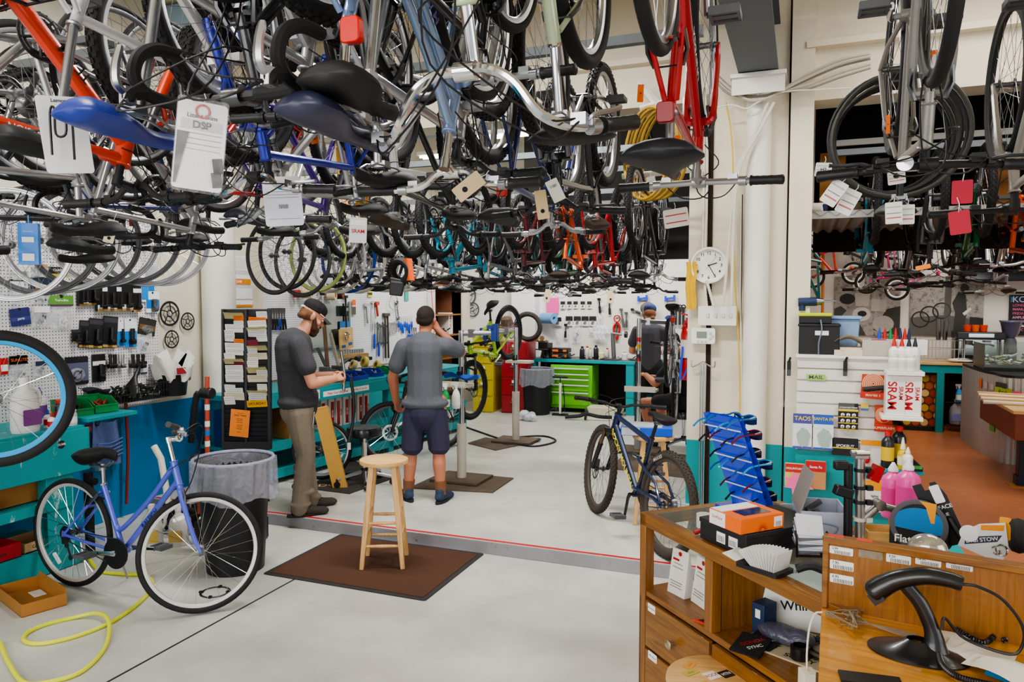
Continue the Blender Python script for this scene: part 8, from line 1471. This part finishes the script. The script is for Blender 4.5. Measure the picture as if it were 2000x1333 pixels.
swp('purple and white TAOS trail map in the clear rack on the slat wall',1548,808,1586,876,'#dfe3ea',[(.0,.06,'#4a52b0'),(.72,1.0,'#4a4a9c'),(.60,.70,'#d8dff0')],(('TAOS',.17,.86,'#e8d040'),),extra=ex_map,name='trail_map',cat='map'); swp('blue and white SANTA FE trail map in the clear rack beside the TAOS one',1588,810,1628,878,'#dfe6ea',[(.0,.05,'#2a5ab8'),(.72,1.0,'#2a5cb4'),(.60,.70,'#d8e2f0')],(('SANTA FE',.12,.87,'#e8d040'),),extra=ex_map,name='trail_map',cat='map')
def ex_bat(t,w_,h_,th):
 for r_ in range(3):
  for k in range(3):q=MB(); q.lathe([(w_*.11,0),(w_*.11,-.004),(w_*.09,-.006)],16,(-w_*.28+w_*.28*k,-th,h_*(.12+.22*r_)),(0,1,0)); q.build('coin_cell',CHR,t)
swp('black and yellow card of nine coin batteries on the slat wall',1637,788,1676,840,'#1c1c1e',[(.70,.78,'#d8c820'),(.0,.03,'#d8c820'),(.24,.27,'#d8c820'),(.47,.50,'#d8c820')],(('LITHIUM BATTERIES',.07,.84,'#e8e8e8'),),extra=ex_bat)
def ex_ring(part):
 def f(t,w_,h_,th):
  for k in range(1,8):q=MB(); q.ring(w_*.075*k,w_*.024,30,4,(0,-th-.0008,h_*.62),(0,1,0),sq=(1,.1)); q.build('printed_ring',mat('#e8b088',.6),t) if w_*.075*k<w_*.5 else None
  q=MB(); q.box((0,-th-.015,h_*.14),(w_*1.04,.03+th,h_*.28)); q.build('carton_tray',mat('#b8301c',.5),t,bev=.002); text(part,h_*.13,mat('#f0c8a8',.5),t,fr((0,-1.5*th-.0315,h_*.14),(1,0,0),(0,0,1)))
  q=MB()
  if part[0]=='B':q.tube([(-w_*.42,-th-.02,h_*.36),(w_*.45,-th-.02,h_*.5)],h_*.10,12); q.build('bike_light',mat('#26262a',.4),t)
  else:q.prism(rr(w_*.34,h_*.42,w_*.15),-th-.025,-th,TR(0,0,h_*.36)); q.build('tail_light',mat('#d8281c',.2,coat=.6),t,bev=.003)
 return f
swp('orange ringed package reading BEAMER 3 with a black light on the slat wall',1681,732,1727,778,'#b8421e',(),(),extra=ex_ring('BEAMER 3'),off=.03,tilt=.04); swp('orange ringed package reading SUPERFLASH with a red tail light on the slat wall',1708,792,1743,842,'#b8421e',(),(),extra=ex_ring('SUPERFLASH'))
swp('black package lettered SPOKELIT low on the slat wall',1625,856,1676,890,'#1c1c1f',[(.40,.46,'#d8c820')],(('SPOKELIT',.22,.55,'#e8e8e8'),))
def ex_red(t,w_,h_,th):q=MB(); q.ell((-w_*.22,-th-.012,h_*.3),(w_*.14,.015,h_*.18)); q.build('red_lamp',mat('#c01c28',.2,coat=.6),t); q=MB(); q.prism(rr(w_*.5,h_*.7,.003),-th-.002,-th,TR(w_*.2,0,0)); q.build('printed_sheet',PAP,t)
swp('orange topped clear package with red lamp low on the slat wall',1680,860,1726,912,'#cfcac4',[(.80,1.0,'#e89a1c')],(),extra=ex_red); swp('orange topped white card lowest on the slat wall behind the light stand',1688,938,1728,1000,'#e4e6ea',[(.68,1.0,'#e8a020')],(('lights',.1,.5,'#3a3a3c'),))
swp('small yellow and blue package under the BEAMER pack',1681,788,1696,802,'#d8c24a',[(.0,.3,'#2a6ab0')])
mlp=SW(1594,738,.035); q=MB(); q.prism(rr(.14,.048,.003),-.002,0); ml=q.build('mail_sign',mat('#8fc04a',.6),T=TR(mlp.x,SWY-.02,mlp.z-.024),label='green MAIL sign on the slat wall',cat='sign'); text('MAIL',.042,INK,ml,fr((0,-.0026,.024),(1,0,0),(0,0,1)),wx=1.2)
q=MB(); q.prism(rr(.55,.30,.01),-.09,-.087,TR(0,0,-.30)); q.prism(rr(.55,.04,.005),-.088,0,TR(0,0,-.30)@RX(0)); q.build('acrylic_mail_bin',clear('clear_bin','#ffffff',.03,.03),T=TR(SW(1600,722).x-.02,SWY-.015,SW(1600,722).z),label='clear acrylic mail bin hung over the green MAIL sign',cat='bin')
for px in(1541,1651):c=SW(px,720,.04); q=MB(); q.box((0,0,0),(.03,.03,.12)); q.tube([(0,-.01,.06),(.01,-.03,.09)],.01,6); q.build('binder_clip',BLK,T=TR(*c),label='black clip holding the clear mail bin, %s'%('nearest the round column' if px<1600 else 'over the MAIL sign edge'),cat='clip',bev=.004)
for i,(a,b,u,v,c_,hd,tx) in enumerate(((1533,905,1572,950,'#d8c078','#c03028','MOUNTAINS'),(1573,900,1613,955,'#b98a5a','#b8202a','Santa Fe'))):swp('guide book with red head reading %s low behind the pale carton'%tx,a,b,u,v,c_,[(.62,.98,hd)],((tx,.12,.78,'#f4f0e8'),),th=.02,off=.06,name='guide_book',cat='book')
q=MB(); q.prism([(.12*cos(2*pi*i/16)*(1 if i%2 else .6),.10*sin(2*pi*i/16)*(1 if i%2 else .6)) for i in range(16)],-.002,0); q.build('pink_star_card',mat('#f06aa8',.6),T=TR(*SW(1560,945,.12)),label='pink star-edged card peeking behind the pale carton',cat='card')
def shelf(label,pxl,pxr,py,m_):a,b=YP(pxl,py,6.1),YP(pxr,py,6.1); q=MB(); q.box(((a.x+b.x)/2,6.25,a.z-.015),(b.x-a.x,.34,.03)); return q.build('wall_shelf',m_,label=label,cat='shelf',bev=.003),a,b
s_a=shelf('top white end shelf with white bottles beside the slat wall',1732,1806,725,WHT); s_b=shelf('second white end shelf with boxed chains beside the slat wall',1722,1803,812,WHT); s_c=shelf('lower teal end shelf with oil bottles beside the slat wall',1722,1804,915,TEALC)
def onsh(px,s_,y):c=YP(px,725,y); return TR(c.x,y,s_[1].z+.001)
for i,(px,y) in enumerate(((1745,6.12),(1762,6.12),(1778,6.12))):bottle('squat white bottle with label on the top end shelf, %s in front row'%ORD[i],onsh(px,s_a,y),.038,.12,'#e8e6e2','#e8e6e2','#d8d4d0',neck=.6)
for i,(px,y) in enumerate(((1745,6.26),(1760,6.26),(1774,6.26),(1786,6.24))):bottle('white bottle with %s nozzle on the top end shelf, %s in back row'%(('red','red','dark','dark')[i],ORD[i]),onsh(px,s_a,y),.036,.20,'#e9e8e4',('#c81c1c','#c81c1c','#1f2a38','#1f2a38')[i],'#dcdad6',neck=.4,spout=.22)
for i,(px,tx) in enumerate(((1750,'SRAM'),(1782,'SRAM'))):
 t=thing('chain_box','%s on the second end shelf'%('white box with vertical red SRAM lettering, nearer the slat wall','white and pink wrapped box with red lettering, outer one')[i],'box',onsh(px,s_b,6.12)@RZ(-.1*i)); q=MB(); q.box((0,.06,.15),(.13,.14,.30)); q.build('box_body',mat('#e8e4e2',.4,coat=.4),t,bev=.004); text(tx,.085,RED,t,fr((-.025,-.0115,.15),(0,0,-1),(1,0,0))); text('SRAM',.04,RED,t,fr((.035,-.0115,.17),(0,0,-1),(1,0,0)))
 if i:q=MB(); q.box((.0655,.06,.15),(.002,.12,.24)); q.build('pink_side',mat('#d8486a',.5),t)
for i,(px,y,c_,cc,h_,r_,sp_,bd,lb) in enumerate(((1738,6.15,'#202024','#c8242a',.27,.045,0,'#d8b820','black oil bottle with red cap, nearer the slat wall'),(1760,6.25,'#1c1c20','#d8281c',.30,.05,0,'#d8b820','black oil bottle with red cap, behind the yellow bottle'),(1768,6.12,'#d8b41c','#e8e4da',.17,.036,.4,'#e8e0c0','yellow lube bottle with white spout on the teal shelf'),(1778,6.05,'#e4e2de','#e4e2de',.15,.035,.2,'#d8d4d0','white dropper bottle at the front of the teal shelf'))):bottle(lb,onsh(px,s_c,y),r_,h_,c_,cc,bd,neck=.45,spout=sp_)
t=thing('folded_package','black folded card package with green strip at the edge of the teal shelf','package',onsh(1787,s_c,6.08)); q=MB(); q.prism([(-.05,0),(.07,0),(.07,.03),(-.05,.14)],-.01,.01); q.build('card',INK,t); q=MB(); q.box((.03,-.0115,.03),(.07,.002,.025)); q.build('green_strip',mat('#3a9a4a',.5),t)
for i,(px,d,r_) in enumerate(((1742,4.5,.05),(1772,4.35,.052))):c=P(px,1010,d); bottle('bright pink cleaner bottle with white trigger under the teal shelf, %s'%('inner one','outer one')[i],TR(*c),r_*1.25,.32,'#e04a9c','#e4e0e6','#d83a8c',neck=.4,spout=.05)
q=MB(); q.box((.62,4.43,.27),(.4,.35,.52)); q.build('low_display_stand',TEALC,label='low teal stand carrying the pink cleaner bottles',cat='stand')
def ontop(px,y):c=YP(px,700,y); return TR(c.x,y,zt+.025)
t=thing('storage_crate','black storage crate with white label on top of the slat wall','crate',ontop(1598,6.45)); q=MB(); q.box((.0,0,.12),(.30,.24,.24)); q.box((0,0,.232),(.315,.255,.022)); q.build('crate_body',mat('#1b1b1e',.5),t,bev=.006); q=MB(); q.box((.02,-.1215,.17),(.10,.003,.035)); q.build('white_label',PAP,t)
t=thing('battery_charger','black charger with lime green top on the black crate','charger',ontop(1590,6.42)@TR(0,0,.245)); q=MB(); q.box((0,0,.03),(.24,.18,.06)); q.build('charger_body',BLK,t,bev=.006); q=MB(); q.box((0,0,.07),(.25,.19,.028)); q.build('lime_cover',mat('#b8c81c',.45),t,bev=.008); q=MB(); q.tube(bez([(.04,-.1,.03),(.05,-.13,-.05),(.03,-.135,-.15),(.03,-.135,-.24)],5),.006,6); q.build('charger_cord',mat('#6a7088',.5),t)
t=thing('cordless_drill','dark blue cordless drill lying on the lime green charger','drill',ontop(1580,6.42)@TR(0,0,.345)); q=MB(); q.tube([(-.09,0,.07),(.05,0,.075)],.035,12); q.tube([(-.06,0,.06),(-.06,.0,.0)],.025,10); q.build('drill_body',mat('#1d2f58',.45),t); q=MB(); q.tube([(.05,0,.075),(.10,0,.077)],[.032,.018],12); q.tube([(.10,0,.077),(.19,0,.08)],.006,6); q.build('chuck',STEEL,t)
t=thing('clear_storage_bin','pale blue plastic storage bin behind the crate on the slat wall','bin',ontop(1640,6.62)); q=MB(); q.prism([(-.12,0),(.12,0),(.14,.28),(-.14,.28)],-.1,.1); q.build('bin_body',mat('#7f9cc4',.35,coat=.4),t,bev=.01); q=MB(); q.box((0,0,.29),(.30,.24,.025)); q.build('bin_lid',mat('#8aa8d0',.35),t,bev=.005)
t=thing('paper_stack','stack of cream papers and rolls beside the black crate','papers',ontop(1655,6.40)); q=MB(); q.box((0,0,.02),(.2,.22,.04)); q.box((.02,0,.05),(.18,.2,.02),RZ(.2)); q.build('papers',mat('#d8cfb8',.7),t); q=MB(); q.sheet(lambda u,v:V(((u-.5)*.2,.1-.2*v,.07+.05*sin(u*3)+.04*v)),8,6); q.build('top_sheet',mat('#e0d4b8',.7),t)
t=thing('grey_carton','grey cardboard carton at the end of the slat wall top','box',ontop(1715,6.40)); q=MB(); q.box((0,0,.06),(.24,.22,.12)); q.build('box_body',mat('#b8b2aa',.7),t,bev=.003); q=MB(); q.box((0,-.02,.122),(.1,.08,.004)); q.build('red_card',mat('#9a1f2a',.5),t)
for i,(px,c_) in enumerate(((1727,'#c81c1c'),(1738,'#1c8a4a'),(1748,'#c81c1c'),(1757,'#1a2a4a'),(1766,'#c81c1c'),(1774,'#1a2a4a'),(1716,'#2a4ab8'))):q=MB(); q.lathe([(.012,0),(.014,.03),(.004,.09)],12); q.build('bottle_nozzle',mat(c_,.4),T=ontop(px,6.55)@TR(.0,0,.12),label='%s pointed nozzle on the rack of lube bottles, %s from the blue one'%({'#c81c1c':'red','#1c8a4a':'green','#1a2a4a':'dark','#2a4ab8':'blue'}[c_],ORD[i]),cat='nozzle',group='pointed nozzles on the slat wall top')
q=MB(); q.box((.0,0,.06),(.42,.14,.12)); q.build('bottle_rack',WHT,T=ontop(1750,6.58),label='white rack of lube bottles behind the grey carton',cat='rack',bev=.004)
# ---------- shop bay behind ----------
def Sp(px,py,y):return YP(px,py,y)
def poster(label,a,b,u,v,c_):T,w_,h_=onwall('S',a,b,u,v,.02); t=thing('photo_poster',label,'poster',T); q=MB(); q.prism([(-w_/2,0),(w_/2,0),(w_/2,h_),(-w_/2,h_)],-.01,0); q.build('print_sheet',c_,t); return t,w_,h_
BW=floor_mat('grey_photo_print','#b4b1ac','#6a6763',.5,1.0,.5)
def g_(v):return mat('#%02x%02x%02x'%(v,v,int(v*.98)),.6,var=.25,sc=9)
p_,w_,h_=poster('black and white photo poster of gloved hands holding cups',1627,540,1756,656,BW)
def pp(par,poly,v,d=.011):q=MB(); q.prism([(a*w_-w_/2,b*h_) for a,b in poly],-d-.0012,-d); q.build('printed_shape',g_(v),par)
def el(cx,cy,rx,ry,n=18):return[(cx+rx*cos(2*pi*i/n),cy+ry*sin(2*pi*i/n)) for i in range(n)]
pp(p_,[(0,0),(.5,0),(.35,.3),(.1,.5),(0,.45)],70); pp(p_,[(.05,.25),(.3,.55),(.45,.5),(.4,.2),(.2,.05)],150,.0122); pp(p_,el(.42,.36,.14,.12),200,.0134); pp(p_,[(.33,.5),(.52,.5),(.55,.72),(.31,.72)],190,.0134); pp(p_,[(.56,.42),(.78,.4),(.80,.6),(.57,.62)],185,.0134); pp(p_,[(.6,.1),(1,.0),(1,.5),(.8,.45)],60,.0122); pp(p_,[(.28,.78),(.45,.78),(.46,.98),(.27,.98)],225,.0122); pp(p_,el(.75,.2,.16,.14),170,.0134); pp(p_,el(.2,.62,.12,.09),50,.0134); pp(p_,el(.43,.37,.07,.05),40,.0146)
p_,w_,h_=poster('black and white photo poster of a person pouring coffee beside bicycles',1774,540,1918,656,BW)
pp(p_,[(0,0),(1,0),(1,.25),(.5,.35),(0,.3)],95); pp(p_,[(.47,.2),(.56,.2),(.57,1),(.48,1)],90,.0122); pp(p_,[(.6,.0),(.74,.0),(.78,.4),(.76,.68),(.66,.74),(.58,.55),(.62,.4)],62,.0134); pp(p_,el(.74,.8,.06,.07),70,.0146); pp(p_,[(.72,.38),(.82,.48),(.84,.44),(.75,.34)],215,.0146); pp(p_,[(.82,.05),(1,.02),(1,.3),(.82,.32)],45,.0134)
for cx_,cy_ in((.15,.27),(.27,.36),(.44,.42)):
 q=MB(); q.ring(h_*.13,h_*.012,26,4,(cx_*w_-w_/2,-.0128,cy_*h_),(0,1,0),sq=(1,.1)); q.build('printed_wheel',g_(45),p_)
T,w_,h_=onwall('S',1968,576,2040,656,.02); ko=thing('event_poster','black poster with pink and white block lettering at the photo edge over the grinder','poster',T); q=MB(); q.prism(rr(w_,h_,.01),-.01,0); q.build('print_sheet',mat('#1a161c',.4),ko)
text('KO',h_*.2,mat('#a8c8e8',.5),ko,fr((-w_*.22,-.011,h_*.88),(1,0,0),(0,0,1))); text('THE',h_*.07,mat('#58a8e0',.5),ko,fr((-w_*.42,-.011,h_*.88),(0,0,1),(-1,0,0)))
for i,(tx,c_) in enumerate((('LONG SLEEVE','#d85a9a'),('MANUAL','#e878b0'),('FRIDAYS','#d85a9a'),('AMPLIFY','#f0a8c8'),('AND RIDE','#e878b0'),('saturday','#f0f0f0'),('MUSIC','#d85a9a'))):text(tx,h_*.085,mat(c_,.5),ko,fr((-w_*.40,-.011,h_*(.74-.1*i)),(1,0,0),(0,0,1)),align='LEFT')
tv=thing('television','black television hung high on the shop back wall over the posters','television',TR(*YP(1960,545,12.2))); q=MB(); q.box((.05,.1,.28),(1.15,.08,.62)); q.build('tv_body',mat('#131318',.3),tv,bev=.01); q=MB(); q.box((.05,.057,.28),(1.09,.006,.56)); q.build('tv_screen',mat('#0b0c14',.1,coat=.5),tv); q=MB(); q.box((.05,.3,.3),(.1,.4,.1)); q.build('wall_bracket',BLK,tv)
T,w_,h_=onwall('S',1700,661,1788,692,.03); sm_=thing('brand_sign','black sign with white SMITH letters on the shop back counter','sign',T); q=MB(); q.prism(rr(w_,h_+.12,.01),-.02,0,TR(0,0,-.12)); q.build('sign_panel',INK,sm_); text('SMITH',h_*.75,WHT,sm_,fr((w_*.02,-.0212,h_*.5),(1,0,.0),(.15,0,1)))
cn=thing('coffee_counter','teal fronted coffee counter with wooden top along the shop back wall','counter',TR(0,11.75,0)); xa,xb=YP(1690,712,11.75).x,YP(1990,712,11.75).x; zc=YP(1840,709,11.75).z
q=MB(); q.box(((xa+xb)/2,.38,zc-.015),(xb-xa,.78,.035)); q.build('worktop',BIRCHF,cn,bev=.003); q=MB(); q.box(((xa+xb)/2,.03,zc-.09),(xb-xa,.04,.11)); q.build('front_rail',TEALC,cn)
for px in(1836,1700):q=MB(); xx=YP(px,780,11.75).x; q.box((xx,.04,(zc-.14)/2),(.09,.08,zc-.14)); q.build('leg',TEALC,cn)
q=MB(); q.box(((xa+xb)/2,.8,.45),(xb-xa,.02,.9)); q.build('back_board',mat('#2a2018',.8),cn)
fz=thing('drink_cooler','brown cooler printed with yellow, orange and red circles under the coffee counter','cooler',TR(YP(1800,780,11.85).x,12.05,0)); q=MB(); q.box((0,0,.42),(.46,.4,.80)); q.build('cooler_body',mat('#5a3a28',.5),fz,bev=.02); q=MB(); q.box((0,0,.03),(.5,.44,.05)); q.build('cooler_base',BLK,fz)
for r_ in range(7):
 for k in range(4):q=MB(); q.lathe([(.05,-.001),(.05,.001)],18,(-.18+.11*k+(.05 if r_%2 else 0),-.202,.12+.105*r_),(0,1,0)); q.build('printed_circle',mat(('#c8a83a','#b8602a','#d8b878','#a8402a')[(r_*3+k)%4],.6),fz)
wr=thing('wire_rack','black wire shelf rack with jugs under the coffee counter','rack',TR(YP(1880,790,11.9).x,12.0,0)); q=MB()
for x_ in(-.24,.24):
 for y_ in(-.15,.15):q.tube([(x_,y_,0),(x_,y_,.82)],.012,6)
for z in(.1,.42,.78):
 for i in range(9):q.tube([(-.24+.06*i,-.15,z),(-.24+.06*i,.15,z)],.004,4)
 q.tube([(-.24,-.15,z),(.24,-.15,z)],.008,5); q.tube([(-.24,.15,z),(.24,.15,z)],.008,5)
q.build('rack_frame',BLK,wr)
jx=YP(1868,820,11.9).x; jug('clear jug with purple label on the wire rack under the coffee counter',TR(jx,11.95,.11),1.2,'#a8a8b0','#8a8ac8','#d8d8d8'); spray('blue fluid spray bottle hung on the wire rack',TR(jx+.02,11.9,.43),'#2a8ad8',mat('#4a9ae0',.3)); q=MB(); q.box((0,0,.05),(.24,.18,.1)); q.build('food_tub',mat('#c8b8a0',.5),T=TR(jx+.3,11.95,.43),label='pale tub with red label on the wire rack',cat='tub',bev=.01); q=MB(); q.box((0,0,.02),(.24,.18,.04)); q.build('food_tray',mat('#d8d4cc',.5),T=TR(jx+.3,11.95,.11),label='low white tray on the bottom of the wire rack',cat='tray',bev=.01)
zc2=zc+.003
em=thing('espresso_machine','chrome espresso machine with orange cups on top on the coffee counter','espresso machine',TR(YP(1908,700,12.0).x,12.05,zc2)); q=MB(); q.box((0,.05,.22),(.55,.3,.4)); q.box((0,-.05,.38),(.58,.45,.1)); q.box((0,-.08,.03),(.55,.42,.05)); q.build('machine_body',mat('#3a3a3e',.25,.7),em,bev=.01); q=MB(); q.box((0,-.105,.21),(.48,.02,.22)); q.box((0,-.28,.385),(.3,.01,.05)); q.build('chrome_panel',CHR,em); q=MB()
for x_ in(-.12,.1):q.lathe([(.04,0),(.045,.06)],16,(x_,-.17,.25)); q.tube([(x_,-.2,.27),(x_+.03,-.36,.25)],.014,8)
q.tube([(.24,-.2,.36),(.26,-.25,.1)],.008,6); q.build('group_handle',STEEL,em)
for i,x_ in enumerate((-.12,-.02,.08)):q=MB(); q.lathe([(.04,0),(.05,.09),(.045,.09),(.036,.01)],18); q.build('coffee_cup',mat(('#e84a1c','#f06a2a','#e84a1c')[i],.4,coat=.4),T=em.matrix_basis@TR(x_,.0,.432),label='orange cup on the espresso machine, %s of three'%ORD[i],cat='cup')
gd=thing('coffee_grinder','coffee grinder with grey cone hopper at the photo edge','grinder',TR(YP(1974,700,12.0).x,12.05,zc2)); q=MB(); q.box((0,0,.02),(.18,.26,.04)); q.lathe([(.08,.04),(.075,.30),(.06,.34)],20); q.box((0,-.1,.18),(.1,.1,.06)); q.build('grinder_body',GRY,gd,bev=.004); q=MB(); q.lathe([(.05,.34),(.10,.42),(.13,.56),(.14,.57),(.14,.59),(.001,.59)],24); q.build('hopper',mat('#6a6a88',.2,coat=.6),gd)
dr=thing('dish_rack','white wire dish rack on the coffee counter beside the espresso machine','dish rack',TR(YP(1836,700,12.0).x,12.05,zc2)); q=MB()
for z in(.02,.18,.30):q.tube([(-.28,-.15,z),(.28,-.15,z),(.28,.15,z),(-.28,.15,z)],.006,5,closed=True)
for i in range(12):q.tube([(-.26+.047*i,-.15,.02),(-.26+.047*i,-.15,.30)],.004,4); q.tube([(-.26+.047*i,.15,.02),(-.26+.047*i,.15,.30)],.004,4)
for x_ in(-.28,.28):q.tube([(x_,-.15,0),(x_,-.15,.34)],.009,5)
q.build('rack_wires',mat('#c8c8c4',.4,.3),dr); q=MB(); q.tube([(-.02,0,.3),(-.03,0,.6)],.03,8); q.tube([(.06,0,.3),(.07,0,.58)],.028,8); q.build('steel_cylinder',STEEL,T=dr.matrix_basis,label='pair of steel tube cups standing in the dish rack',cat='cup')
q=MB(); q.ell((0,0,.03),(.18,.12,.03)); q.ell((.25,.03,.025),(.14,.1,.025)); q.build('white_towel',mat('#e4ded4',.8,var=.1),T=TR(YP(1880,704,11.8).x,11.85,zc2),label='folded white towels at the front of the coffee counter',cat='towel')
cc=thing('corrugated_counter','curved counter clad in corrugated metal with stickers at the photo edge','counter',TR(0,0,0)); q=MB()
c0=F(1962,906,0); c1=F(1907,880,0)
path=bez([V((c1.x-.02,c1.y+.9,0)),V((c1.x,c1.y,0)),V((c1.x+.07,c1.y-.4,0)),V((c0.x,c0.y,0)),V((c0.x+.35,c0.y-.05,0)),V((c0.x+1.4,c0.y-.05,0))],40); n=len(path); zc3=.98; ph=0; prof=[]
for i in range(n):
 t=(path[min(i+1,n-1)]-path[max(i-1,0)]).normalized(); nrm=V((-t.y,t.x,0)); ph+=(path[i]-path[i-1]).length if i else 0; prof.append(path[i]+nrm*.010*sin(ph/.068*2*pi))
q.add([(p.x,p.y,z) for z in(0,zc3) for p in prof],[(i,i+1,n+i+1,n+i) for i in range(n-1)]); q.build('corrugated_cladding',mat('#b6b8ba',.35,.35,.1,6),cc,ang=2)
q=MB(); top=[(p.x,p.y) for p in path[::4]]+[(path[-1].x,path[0].y)]; k=len(top); q.add([(a,b,zc3) for a,b in top]+[(a,b,zc3+.03) for a,b in top],[tuple(range(k)),tuple(range(k,2*k))]+[(i,(i+1)%k,k+(i+1)%k,k+i) for i in range(k)]); q.build('counter_top',BLK,cc,sm=False)
R6=random.Random(5)
for i,(px,py,w2_,h2,c_,tx) in enumerate(((1912,748,.09,.12,'#e8862a',''),(1923,752,.08,.08,'#c8c4c0',''),(1935,755,.09,.07,'#d8c8b8',''),(1952,752,.22,.06,'#3a3a40','JONES'),(1956,766,.24,.11,'#9ab84a','Rock'),(1921,797,.10,.13,'#e8d8c8',''),(1932,800,.06,.10,'#e8c83a',''),(1945,785,.10,.06,'#26282c',''),(1958,798,.09,.12,'#4a6a5a',''),(1948,818,.18,.09,'#3a4048','PACIFIC'),(1938,832,.16,.12,'#5aa84a',''),(1968,823,.10,.10,'#d8e0e8','PO'),(1980,768,.1,.05,'#d84a8a',''))):
 best=min(range(1,n-1),key=lambda j:(lambda uvx:abs(uvx-px) if path[j].y<c1.y+.1 else 9e9)(1000+FP*((path[j]-EYE).dot(_r))/((path[j]-EYE).dot(_f)))); p=path[best]; t=(path[best+1]-path[best-1]).normalized(); dd=(p-EYE).dot(_f); z=EYE.z-(py-588)*dd/FP; nrm=V((t.y,-t.x,0)); nrm=nrm if nrm.dot(EYE-p)>0 else-nrm
 Tm=fr(p+V((0,0,z))+nrm*.014,t if t.dot(_r)>0 else-t,(0,0,1)); q=MB(); q.T=Tm@RX(pi/2)@TR(0,0,-h2/2); q.prism(rr(w2_,h2,.01),-.001,.001); o=q.build('sticker',mat(c_,.5),cc)
 if tx:text(tx,h2*.6,WHT if tx!='Rock' else INK,o,Tm@TR(0,0,.0016))
gcs=thing('glass_case','glass display case with small wares on the corrugated counter','display case',TR(c1.x+.42,c1.y+.15,zc3+.031)); q=MB(); q.box((.25,0,.02),(1.3,.6,.04)); q.build('case_base',BLK,gcs); q=MB(); q.box((-.40,0,.17),(.006,.6,.30)); q.build('dark_side_panel',mat('#2a3a38',.3),gcs); q=MB(); q.box((.25,-.3,.17),(1.3,.006,.28)); q.box((.25,0,.315),(1.3,.6,.006)); q.build('case_glass',GLS,gcs); q=MB()
for i in range(90):a=V((R6.uniform(-.35,.85),R6.uniform(-.25,.25),R6.uniform(.05,.16))); q.k=i%3; q.tube([a,a+V((R6.uniform(-.1,.1),R6.uniform(-.06,.06),R6.uniform(-.02,.04)))],R6.uniform(.008,.02),5)
q.build('small_wares',[ALU,PAP,mat('#c8b890',.5)],gcs)['kind']='stuff'
tp=F(1990,950,0); tb2=thing('wooden_table','reddish brown wooden table with dark metal leg at the photo edge','table',TR(tp.x,tp.y,0)); q=MB(); q.box((.55,.55,.62),(1.3,1.5,.26)); q.build('table_box',mat('#7a3a22',.5,var=.15,sc=12),tb2,bev=.004); q=MB(); q.box((.55,.55,.765),(1.34,1.54,.03)); q.build('table_rim',BIRCHF,tb2); q=MB(); q.box((.05,.05,.27),(.12,.12,.46)); q.box((.05,.05,.05),(.15,.15,.10)); q.build('leg',mat('#1c1e2a',.4,.3),tb2,bev=.004); q=MB(); q.box((.02,0,.004),(.22,.2,.008)); q.build('foot_card',CARD,tb2)
for i in range(6):q=MB(); q.tube([(tp.x-.28+.02*i,tp.y+.25+.16*i,.80+.006*(i%2)),(tp.x+.75,tp.y+.22+.14*i,.80+.006*(i%2))],[.02,.012],8); q.build('drum_stick',BIRCHF if i%2 else WHT,label='pale wooden rod lying across the brown table, %s from its front edge'%ORD[i],cat='rod',group='rods on the brown table')
GTEAL=pm('#14605c'); q=MB(); A=lambda px,py:P(px,py,9.8)
q.tube([A(1570,520),A(1602,590)],.02,8); q.tube([A(1597,520),A(1600,590)],.017,8); q.tube([A(1570,470),A(1600,505)],.016,8); q.tube([A(1570,505),A(1604,512)],.018,8); q.tube([A(1592,592),A(1604,592)],.03,10); q.tube([A(1572,445),A(1598,470)],.014,8); q.build('frameset',GTEAL,label='bare dark green bike frame hung beside the cream board over the drill',cat='bicycle frame')
q=MB(); q.tube([YP(1608,455,12.4),YP(1606,645,12.4)],.022,8); q.build('orange_pole',mat('#c87a3a',.5),label='thin orange wooden pole upright on the shop back wall',cat='pole')
